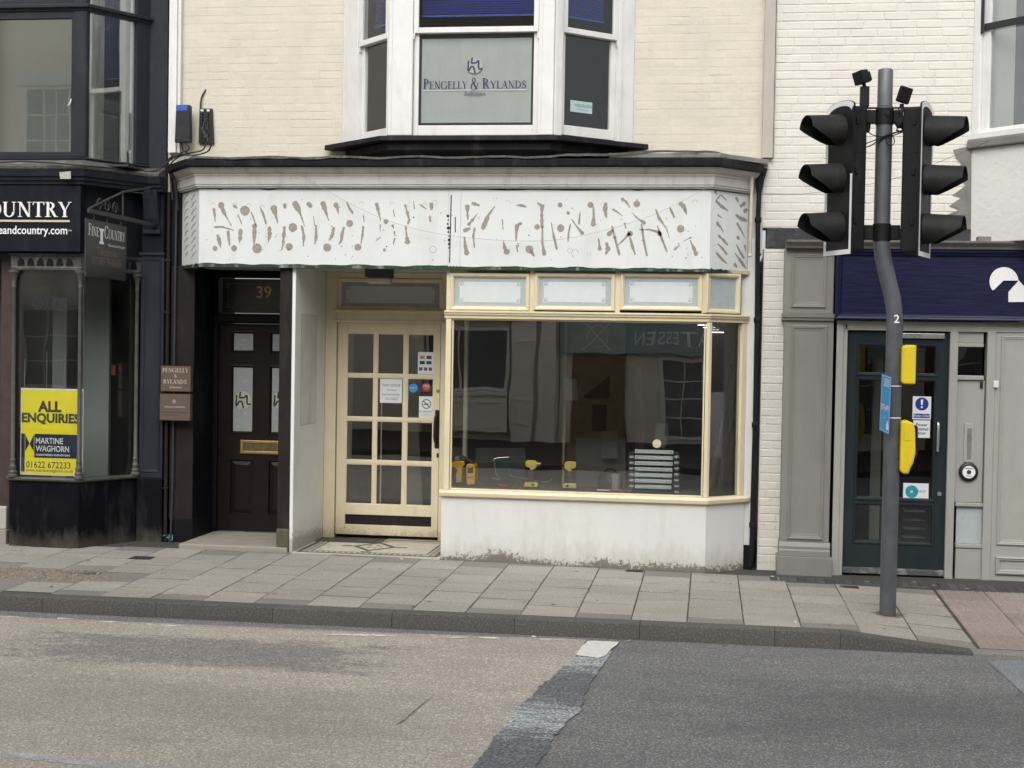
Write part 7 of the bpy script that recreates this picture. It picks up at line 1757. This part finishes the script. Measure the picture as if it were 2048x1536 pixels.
# two cordless drills, noses towards each other
def drill(cx, flip, lab, chuck):
    u0_, _ = FTo.p(*zv(cx, 1000)); R_ = thing('cordless_drill', (u0_, YTo, zSh), lab, 'drill')
    k = 1 / (3.0118 * 216); s_ = -1 if flip else 1
    def q(x, z): return (u0_ + s_ * x * k, zSh + z * k)
    F_ = FTo
    MB(F_.M).shape([q(-48, 150), (q(-46, 165)), q(-30, 170), q(10, 170), q(22, 160), q(22, 130), q(8, 118), q(0, 118), q(-2, 112), q(-18, 112), q(-20, 126), q(-44, 132)], -0.028, 0.028).build('motor_housing', M_drill, R_, 0.012, seg=3)
    MB(F_.M).shape([q(-26, 112), q(0, 112), q(4, 70), q(2, 40), q(-34, 40), q(-30, 80)], -0.018, 0.018).build('grip', M_dblk, R_, 0.008, seg=3)
    MB(F_.M).shape([q(-50, 38), q(18, 38), q(32, 30), q(28, 12), q(-52, 12)], -0.036, 0.036).build('battery', M_drill, R_, 0.006)
    MB(F_.M).shape([q(-52, 11), q(28, 11), q(30, 0), q(-52, 0)], -0.036, 0.036).build('battery_base', M_dblk, R_, 0.004)
    MB(F_.M).shape([q(-20, 118), q(6, 118), q(10, 100), q(4, 100)], -0.01, 0.01).build('trigger', M_dblk, R_, 0.003)
    ax_ = q(22, 148); d_ = (s_, 0, 0)
    MB(F_.M).lathe((ax_[0], 0, ax_[1]), d_, [(0.024, 0), (0.024, 0.006), (0.020, 0.012), (0.020, 0.028), (0.013, 0.036)] if chuck else [(0.02, 0), (0.016, 0.012), (0.012, 0.02)], 16).build('chuck', M_chrome if chuck else M_dblk, R_, smooth=True)
    MB(F_.M).lathe((ax_[0] + s_ * 0.02, 0, ax_[1]), d_, [(0.0026, 0), (0.0026, 0.06 if not chuck else 0.04), (0.001, 0.065 if not chuck else 0.045)], 8).build('drill_bit', M_iron, R_, smooth=True)
    MB(F_.M).box(min(q(-6, 0)[0], q(10, 0)[0]), max(q(-6, 0)[0], q(10, 0)[0]), -0.0375, -0.0365, q(0, 18)[1], q(0, 32)[1]).build('battery_label', M_dblk, R_)
drill(622, False, 'yellow cordless drill with silver chuck pointing right, beside the hammer', True)
drill(832, True, 'yellow impact driver with thin bit pointing left', False)
# hammer lying on the shelf
Hm = tool('hammer', 975, 'hammer with orange red handle lying on the window shelf', 'hammer')
h0 = vp(*zv(318, 1050), 0.05); h1 = vp(*zv(470, 1056), 0.05)
def zset(p, z): return Vector((p[0], p[1], z))
MB().tube([zset(h0, zSh + 0.016), zset(vp(*zv(410, 1052), .05), zSh + 0.016)], [0.011, 0.013], 10).build('grip', M_dblk, Hm, smooth=True)
MB().tube([zset(vp(*zv(411, 1052), .05), zSh + 0.016), zset(h1, zSh + 0.016)], 0.012, 10).build('handle', flat('red_handle', (0.34, 0.06, 0.03)), Hm, smooth=True)
MB().box(h1[0], h1[0] + 0.035, h1[1] - 0.05, h1[1] + 0.05, zSh + 0.001, zSh + 0.034).build('hammer_head', M_dblk, Hm, 0.006)
# folded green stool
Sb = tool('camp_stool', 1005, 'folded dark green canvas seat on a thin bent wire frame', 'stool')
F2 = plane(0.5)
prof(F2, [(395, 905), (475, 890), (490, 965), (485, 1035), (425, 1030), (405, 980)], 0.0, 0.02, 'canvas', flat('bottle_green', (0.012, 0.045, 0.038), 0.7), Sb, 0.004)
def vq(x, y): u_, z_ = F2.p(*zv(x, y)); return (u_, 0.49, z_)
MB().tube(smooth_path([vq(376, 1010), vq(420, 1020), vq(400, 985), vq(390, 920), vq(388, 895), vq(475, 886)]), 0.0045, 6).build('frame', M_chrome, Sb, smooth=True)
MB().tube(smooth_path([vq(478, 960), vq(490, 1000), vq(560, 1012), vq(680, 1035), vq(728, 1025), vq(735, 1010)]), 0.0045, 6).build('frame', M_chrome, Sb, smooth=True)
# plastic cup, black pot lid behind
u_, _ = FTo.p(*zv(1118, 1040)); cup = thing('plastic_cup', (u_, YTo, zSh), 'clear grey plastic cup beside the folded ladder', 'cup')
MB().lathe((u_, YTo, zSh), (0, 0, 1), [(0.034, 0), (0.036, 0.01), (0.044, 0.15), (0.047, 0.152), (0.047, 0.158), (0.043, 0.158), (0.034, 0.02)], 20).build('cup_wall', paint('cloudy_plastic', (0.33, 0.32, 0.29), 0.3, 0.1, 20, 0.0, spec=0.6), cup, smooth=True)
u_, _ = plane(0.45).p(*zv(1087, 1040)); bag = thing('tool_bag', (u_, 0.45, zSh), 'rounded black bag slumped behind the plastic cup', 'bag')
MB().lathe((u_, 0.45, zSh), (0, 0, 1), [(0.115, 0), (0.125, 0.05), (0.115, 0.11), (0.08, 0.155), (0.03, 0.168)], 18).build('bag_body', M_dblk, bag, smooth=True)
MB().tube(smooth_path([(u_ - 0.06, 0.43, zSh + 0.14), (u_ - 0.03, 0.40, zSh + 0.185), (u_ + 0.03, 0.40, zSh + 0.185), (u_ + 0.06, 0.43, zSh + 0.14)]), 0.007, 6).build('bag_handle', M_dblk, bag, smooth=True)
# red screwdriver and pry bar on the shelf
def rod(name, pts, r_, mat, root, nm): return MB().tube([zset(vp(*zv(*p), -0.09), zSh + 0.014) for p in pts], r_, 8).build(nm, mat, root, smooth=True)
Sd = tool('screwdriver', 1235, 'screwdriver with fat red handle on the shelf edge', 'screwdriver')
rod('s', [(1010, 1090), (1085, 1090)], 0.004, M_chrome, Sd, 'blade'); rod('s', [(1084, 1090), (1100, 1090), (1150, 1090), (1165, 1090)], [0.008, 0.013, 0.014, 0.009], flat('red_plastic', (0.35, 0.025, 0.04)), Sd, 'handle')
Pb = tool('pry_bar', 1290, 'dark steel bar lying before the folded ladder', 'bar')
rod('p', [(1180, 1098), (1395, 1100)], 0.008, M_dblk, Pb, 'shank')
# telescopic ladder, closed
L_ = thing('telescopic_ladder', (FTo.u(*zv(1350, 1000)), YTo + 0.04, zSh), 'closed telescopic aluminium ladder with a stack of pale rungs', 'ladder')
M_alu = paint('ladder_aluminium', (0.72, 0.73, 0.72), 0.4, 0.06, 8, 0.0, metal=0.0)
FLd = plane(YTo)
for i in range(7):
    y = 855 + i * 35.3
    u0_, u1_, z0_, z1_ = FLd.r(*zv(1233, y - 11), *zv(1466 - i * 2, y + 11))
    rg_ = MB(FLd.M).box(u0_, u1_, 0.0, 0.045, z0_, z1_).build('rung', M_alu, L_, 0.004)
    for ex in (u0_ + 0.02, u1_ - 0.02): MB(FLd.M).lathe((ex, 0.0, (z0_ + z1_) / 2), (0, -1, 0), [(0.004, 0), (0.003, 0.002)], 8).build('rivet', M_dblk, rg_)
    for xa_, xb2 in ((1197, 1230), (1469, 1501)):
        u0_, u1_, z0_, z1_ = FLd.r(*zv(xa_, y + 12), *zv(xb2, y + 35))
        um_ = (u0_ + u1_) / 2
        MB(FLd.M).lathe((um_, 0.03, max(z0_, zSh + 0.002)), (0, 0, 1), [(0.024, 0), (0.024, max(0.006, (z1_ - z0_) * 0.55))], 14).build('stile_tube', M_alu, L_, smooth=True)
        MB(FLd.M).box(u0_ - 0.001, u1_ + 0.001, 0.002, 0.058, z0_ + (z1_ - z0_) * 0.56, z0_ + (z1_ - z0_) * 1.45).build('stile_collar', M_dblk, L_, 0.005)
# things standing on the shop floor behind
def lean(name, pts3, thick, mat, lab, cat):
    """flat sheet through four points with thickness"""
    P3 = [Vector(p) for p in pts3]; n_ = (P3[1] - P3[0]).cross(P3[3] - P3[0]).normalized()
    o = MB().prism(P3, n_ * thick).build(name, mat, None, 0.003)
    return tag(at_base(o, (min(P3, key=lambda p: p.z).x, min(P3, key=lambda p: p.z).y, min(p.z for p in P3))), lab, cat)
def fp(Y, x, y): u_, z_ = plane(Y).p(*zv(x, y)); return (u_, Y, z_)
def sheet4(Y0, Y1, x0, y0, x1, y1, skew=0): return [fp(Y0, x0 + skew, y1), fp(Y0, x1 + skew, y1), fp(Y1, x1, y0), fp(Y1, x0, y0)]
M_pboard = paint('plasterboard_grey', (0.30, 0.285, 0.255), 0.75, 0.08, 3)
M_redbd = paint('red_brown_board', (0.17, 0.07, 0.045), 0.7, 0.2, 4)
M_darkbd = paint('dark_slate_board', (0.015, 0.017, 0.028), 0.6, 0.2, 4)
# plywood partition with its dark openings
PW = thing('plywood_partition', (fp(3.4, 960, 1000)[0], 3.4, 0.1), 'raw plywood partition with dark triangular and square openings', 'partition')
a_, b_, c_, d_ = fp(3.4, 840, 0)[0], fp(3.4, 1180, 0)[0], 0.1, 2.6
o1_ = (fp(3.4, 985, 0)[0], fp(3.4, 1080, 0)[0], plane(3.4).z(*zv(1030, 735)), plane(3.4).z(*zv(1030, 565)))
stile_leaf(a_, b_, c_, d_, [o1_], 3.4, 3.43).build('plywood_sheet', M_ply, PW)
MB().box(o1_[0] + 0.01, o1_[1] - 0.01, 3.42, 3.426, o1_[2] + 0.01, o1_[3] - 0.01).build('opening', M_darkbd, PW)
MB(plane(3.4).M).shape([plane(3.4).p(*zv(*p)) for p in ((915, 530), (1084, 393), (1080, 530))], -0.012, -0.002).build('dark_triangle', M_darkbd, PW)
for x in (895, 950, 1010, 1120):
    for y in (430, 600, 700): MB(plane(3.4).M).lathe((*[plane(3.4).p(*zv(x, y))[0]], -0.001, plane(3.4).p(*zv(x, y))[1]), (0, -1, 0), [(0.006, 0), (0.005, 0.003)], 8).build('screw_head', M_dblk, PW)
MB().box(fp(3.3, 845, 0)[0], fp(3.3, 1090, 0)[0], 3.30, 3.385, plane(3.3).z(*zv(960, 565)), plane(3.3).z(*zv(960, 535))).build('timber_rail', M_ply, PW, 0.004)
lean('plasterboard', sheet4(2.4, 2.5, 880, 775, 1178, 1075), 0.02, M_pboard, 'grey plasterboard offcut standing low against the plywood', 'board')
lean('plasterboard', sheet4(2.3, 2.6, 1030, 735, 1128, 900, 6), 0.02, paint('pale_offcut', (0.36, 0.34, 0.31), 0.75, 0.08, 3), 'small pale plasterboard offcut on top of the grey one', 'board')
lean('white_sheet', sheet4(1.9, 1.95, 800, 415, 880, 545, 10), 0.01, paint('white_card', (0.50, 0.50, 0.47), 0.7, 0.04, 3), 'white card pinned to a timber batten in the shop', 'card')
tag(at_base(MB().box(fp(1.97, 812, 0)[0], fp(1.97, 828, 0)[0], 1.97, 2.0, 0.1, 2.7).build('timber_batten', M_ply, None, 0.002), (fp(1.97, 820, 0)[0], 1.98, 0.1)), 'pale timber batten standing upright behind the white card', 'batten')
lean('dark_board', sheet4(2.8, 2.9, 1185, 335, 1245, 900, -8), 0.03, M_darkbd, 'tall dark slate board leaning beside the red one', 'board')
lean('red_board', sheet4(2.6, 2.8, 1228, 365, 1275, 900, 25), 0.03, M_redbd, 'tall red brown board leaning in the shop', 'board')
lean('radiator_panel', sheet4(1.6, 1.62, 280, 830, 578, 1040), 0.05, paint('dim_grey_panel', (0.075, 0.072, 0.066), 0.6), 'low dark grey heater panel behind the drill and hammer', 'heater')
# lit work lamp / mirror
WL = thing('work_lamp', (fp(2.0, 1395, 900)[0], 2.0, 0.1), 'pale green standing work lamp with glowing bulb', 'lamp')
MB(plane(2.0).M).shape([plane(2.0).p(*zv(*p)) for p in ((1356, 690), (1372, 682), (1436, 684), (1440, 740), (1420, 835), (1352, 830))], 0.0, 0.04).build('lamp_shade', paint('pale_green', (0.26, 0.32, 0.24), 0.5), WL, 0.012, seg=3)
MB().lathe(fp(1.985, 1366, 805), (0, -1, 0), [(0.045, 0), (0.04, 0.01), (0.02, 0.014)], 16).build('bulb', emit('warm_bulb', (1.0, 0.86, 0.62), 0.6), WL, smooth=True)
MB().tube([(fp(2.0, 1395, 830)[0], 2.02, 0.1), (fp(2.0, 1395, 830)[0], 2.02, fp(2.0, 1395, 830)[2] + 0.02)], 0.02, 8).build('lamp_stand', M_dblk, WL)
# long poles leaning at the right
for i, (x0, x1, c, lab) in enumerate(((1700, 1815, (0.02, 0.022, 0.026), 'dark round pole leaning in the angled side window'), (1690, 1800, (0.30, 0.23, 0.05), 'yellow brown batten leaning in the angled side window'), (1740, 1825, (0.05, 0.05, 0.05), 'grey pole leaning in the angled side window'), (1660, 1790, (0.07, 0.055, 0.04), 'brown pole leaning in the angled side window'))):
    b_ = fp(0.75 + 0.06 * i, x0, 1085); e_ = fp(1.15 + 0.05 * i, x1, 330 + 110 * i)
    tag(at_base(MB().tube([b_, e_], 0.022 if i != 1 else 0.014, 8).build('leaning_pole', flat('polecol%d' % i, c), None, smooth=True), b_), lab, 'pole')
lean('door_plank', [(FD.u(770, 900) + 0.0, 1.9, 0.12), (FD.u(815, 900), 1.9, 0.12), (FD.u(800, 900) - 0.1, 2.4, 1.15), (FD.u(775, 900) - 0.1, 2.4, 1.15)], 0.03, M_pboard, 'grey board leaning inside the cream glazed door', 'board')
lean('door_batten', [(FD.u(880, 900), 2.0, 0.12), (FD.u(886, 900), 2.0, 0.12), (FD.u(812, 700) + 0.02, 2.2, 2.6), (FD.u(808, 700), 2.2, 2.6)], 0.03, M_ply, 'long timber batten leaning inside the cream glazed door', 'batten')
tag(at_base(MB().box(FD.u(735, 900), FD.u(737.5, 900), 1.6, 1.62, 0.1, 1.5).build('white_rail', M_paper, None), (FD.u(736, 900), 1.61, 0.1)), 'thin white upright rail inside the cream glazed door', 'rail')
# strip lights hanging deep in the shop
M_tube = emit('lit_tube', (1.0, 0.96, 0.88), 7.0)
for i, (x0, x1, y) in enumerate(((1613, 1697, 91), (1645, 1722, 106), (1678, 1742, 120), (1697, 1770, 134))):
    Y = 6.9 - 0.5 * i; a_ = fp(Y, x0, y); b_ = fp(Y, x1, y)
    sl_ = thing('strip_light', ((a_[0] + b_[0]) / 2, Y, a_[2] + 0.02), 'thin lit strip light hanging deep inside the empty shop', 'strip light', 'strip lights inside the shop')
    MB().tube([a_, (b_[0], Y, a_[2])], 0.003, 8).build('tube', M_tube, sl_, smooth=True)
    MB().box(a_[0], b_[0], Y - 0.03, Y + 0.03, a_[2] + 0.012, a_[2] + 0.03).build('batten', M_paper, sl_)
    for xx in (a_[0] + 0.05, b_[0] - 0.05): MB().tube([(xx, Y, a_[2] + 0.03), (xx, Y, 2.72)], 0.003, 5).build('hanger', M_dblk, sl_)

# ================================================================== THE OTHER SIDE OF THE STREET (seen mirrored in the glass)
YO = -17.0
opp = sheet('opposite_pavement', -60, 60, YO, -11.4, lambda x, y: -0.06, M_mortar)
tag(opp, None, None, None, 'structure')
MB().box(-60, 60, -11.4, -11.26, ROADZ - 0.05, -0.06).build('kerb_stone', M_kerb, opp)
M_ocream = paint('opposite_cream_render', (0.72, 0.67, 0.56), 0.75, 0.06, 2, 0.002, 20)
M_oteal = paint('opposite_teal_fascia', (0.27, 0.36, 0.365), 0.5, 0.06, 2)
M_opan = paint('opposite_cream_woodwork', (0.80, 0.77, 0.68), 0.5, 0.06, 3)
M_owhite = paint('opposite_white_paint', (0.66, 0.66, 0.63), 0.5, 0.05, 3)
M_odark = paint('opposite_dark_glass', (0.13, 0.135, 0.135), 0.15, 0.1, 2, 0.0, spec=0.6)
M_obrown = paint('opposite_brown_wood', (0.09, 0.055, 0.038), 0.55, 0.15, 3)
def gwin(parent, x0, x1, z0, z1, nx, nz, Y=YO, fr=0.07, bar=0.03, surround=True):
    w = MB().box(x0, x1, Y - 0.02, Y + 0.01, z0, z1).build('window', M_odark, parent)
    MB().ring(x0 - fr, x1 + fr, z0 - fr, z1 + fr, fr, Y - 0.02, Y + 0.05).build('window_frame', M_owhite, w)
    for i in range(1, nx): x = x0 + (x1 - x0) * i / nx; MB().box(x - bar / 2, x + bar / 2, Y + 0.011, Y + 0.035, z0, z1).build('glazing_bar', M_owhite, w)
    for j in range(1, nz):
        z = z0 + (z1 - z0) * j / nz
        for i in range(nx):
            a = x0 + (x1 - x0) * i / nx + (bar / 2 + .001 if i else 0); b = x0 + (x1 - x0) * (i + 1) / nx - (bar / 2 + .001 if i < nx - 1 else 0)
            MB().box(a, b, Y + 0.011, Y + 0.034, z - bar / 2, z + bar / 2).build('glazing_bar', M_owhite, w)
    if surround: MB().box(x0 - 0.2, x1 + 0.2, Y, Y + 0.09, z1 + fr + 0.02, z1 + fr + 0.32).build('window_hood', M_owhite, w)
O1 = thing('delicatessen_shop', (-0.2, YO, -0.06), 'cream shop with teal delicatessen fascia mirrored in the window glass', 'building')
MB().box(-3.15, 4.5, YO - 4, YO, -0.1, 9.0).build('wall', M_ocream, O1)
fo = MB().box(-3.1, 4.2, YO + 0.002, YO + 0.18, 1.84, 2.58).build('fascia', M_oteal, O1, 0.01)
t = MB(); text_mesh(t, 'DELICATESSEN', 0, 0, 0.40, 0)
me_ = [(1.0 - v.x * 0.98, YO + 0.184, 2.02 + v.z) for v in t.V]
MB().add(me_, t.F).build('lettering', M_letter, fo)
rg_ = MB(); n = 24
for k in range(n):
    a, b = k * 6.2832 / n, (k + 1) * 6.2832 / n
    rg_.add([(-2.35 + r * math.cos(q), YO + 0.184, 2.2 + r * math.sin(q)) for q, r in ((a, .25), (b, .25), (b, .235), (a, .235))], [(0, 1, 2, 3)])
for d in (1, -1): rg_.add([(-2.35 - .3, YO + 0.186, 2.2 + d * .28), (-2.35 - .28, YO + 0.186, 2.2 + d * .3), (-2.35 + .3, YO + 0.186, 2.2 - d * .28), (-2.35 + .28, YO + 0.186, 2.2 - d * .3)], [(0, 1, 2, 3)])
rg_.build('crest', M_letter, fo)
gwin(O1, -0.95, 0.75, 0.1, 1.72, 4, 4, surround=False)
gwin(O1, 1.3, 3.4, 0.3, 1.75, 5, 3, surround=False)
MB().box(-2.9, -1.75, YO + 0.001, YO + 0.06, -0.06, 1.95).build('shop_door', M_obrown, O1)
gwin(O1, -2.5, -1.2, 3.9, 5.9, 3, 4); gwin(O1, 1.0, 2.4, 3.9, 5.9, 3, 4)
O2 = thing('panelled_shop', (-6.2, YO, -0.06), 'cream panelled shopfront mirrored in the window glass', 'building')
MB().box(-9.0, -3.17, YO - 4, YO, -0.1, 9.4).build('wall', M_ocream, O2)
for x in (-3.42, -3.92, -6.75, -8.7):
    p_ = MB().box(x - 0.2, x + 0.2, YO + 0.002, YO + 0.16, -0.06, 2.5).build('pilaster', M_opan, O2, 0.01)
    for z0, z1 in ((0.3, 0.85), (1.1, 2.1)): MB().ring(x - 0.13, x + 0.13, z0, z1, 0.035, YO + 0.161, YO + 0.19).build('panel_frame', M_opan, p_)
MB().box(-6.5, -4.15, YO + 0.002, YO + 0.3, 0.12, 0.9).build('panelled_riser', M_opan, O2, 0.01)
for x in (-6.4, -5.45, -4.95): MB().ring(x, x + (0.85 if x < -5.5 else 0.42 if x < -5 else 0.72), 0.22, 0.8, 0.045, YO + 0.301, YO + 0.325).build('riser_panel', M_opan, O2)
MB().box(-6.52, -4.13, YO + 0.002, YO + 0.36, 0.901, 0.98).build('shop_sill', M_opan, O2, 0.01)
gwin(O2, -6.4, -4.25, 1.06, 2.3, 2, 1, YO + 0.1, surround=False)
MB().box(-9.0, -3.45, YO + 0.002, YO + 0.25, 2.52, 3.0).build('fascia', M_opan, O2, 0.01)
gwin(O2, -8.2, -6.9, 3.9, 5.9, 3, 4); gwin(O2, -5.6, -4.3, 3.9, 5.9, 3, 4)
O3 = thing('sash_windowed_house', (-14, YO, -0.06), 'cream house with white grid sash windows mirrored in the navy bay', 'building')
MB().box(-24, -9.02, YO - 4, YO, -0.1, 10.2).build('wall', M_ocream, O3)
for x in (-22.0, -18.3, -15.0, -11.7):
    gwin(O3, x, x + 1.35, 5.2, 7.4, 4, 4); gwin(O3, x, x + 1.5, 0.9, 2.6, 3, 3)
O4 = thing('far_brick_terrace', (12, YO, -0.06), 'brown brick terrace mirrored in the right-hand shop panes', 'building')
MB().box(4.52, 26, YO - 4, YO, -0.1, 9.5).build('wall', paint('opposite_brick', (0.17, 0.085, 0.06), 0.8, 0.15, 6), O4)
for x in (5.2, 7.6, 10.4, 13.5):
    gwin(O4, x, x + 1.4, 4.2, 6.2, 3, 4); gwin(O4, x, x + 1.7, 0.7, 2.3, 4, 3, surround=False)
# neighbours close the terrace on this side beyond the frame
E_ = thing('neighbour_shop', (8.5, 0.4, -0.05), 'plain cream terrace house beyond the grey panelled pier', 'building')
MB().box(6.01, 16, YW, YW + 6, -0.1, 8.0).build('wall', M_ocream, E_)
for x in (7.0, 10.0, 13.0):
    MB().box(x, x + 1.2, YW - 0.03, YW - 0.001, 3.8, 5.6).build('window', M_odark, E_)
    MB().ring(x - .08, x + 1.28, 3.72, 5.68, 0.08, YW - 0.05, YW - 0.002).build('window_frame', M_owhite, E_)
W2 = thing('neighbour_house', (-16, 0.4, -0.05), 'plain cream terrace house beyond the navy shop', 'building')
MB().box(-24, -12.01, YW, YW + 6, -0.1, 8.0).build('wall', M_ocream, W2)
for x in (-15.0, -18.0, -21.0):
    MB().box(x, x + 1.2, YW - 0.03, YW - 0.001, 3.8, 5.6).build('window', M_odark, W2)
    MB().ring(x - .08, x + 1.28, 3.72, 5.68, 0.08, YW - 0.05, YW - 0.002).build('window_frame', M_owhite, W2)
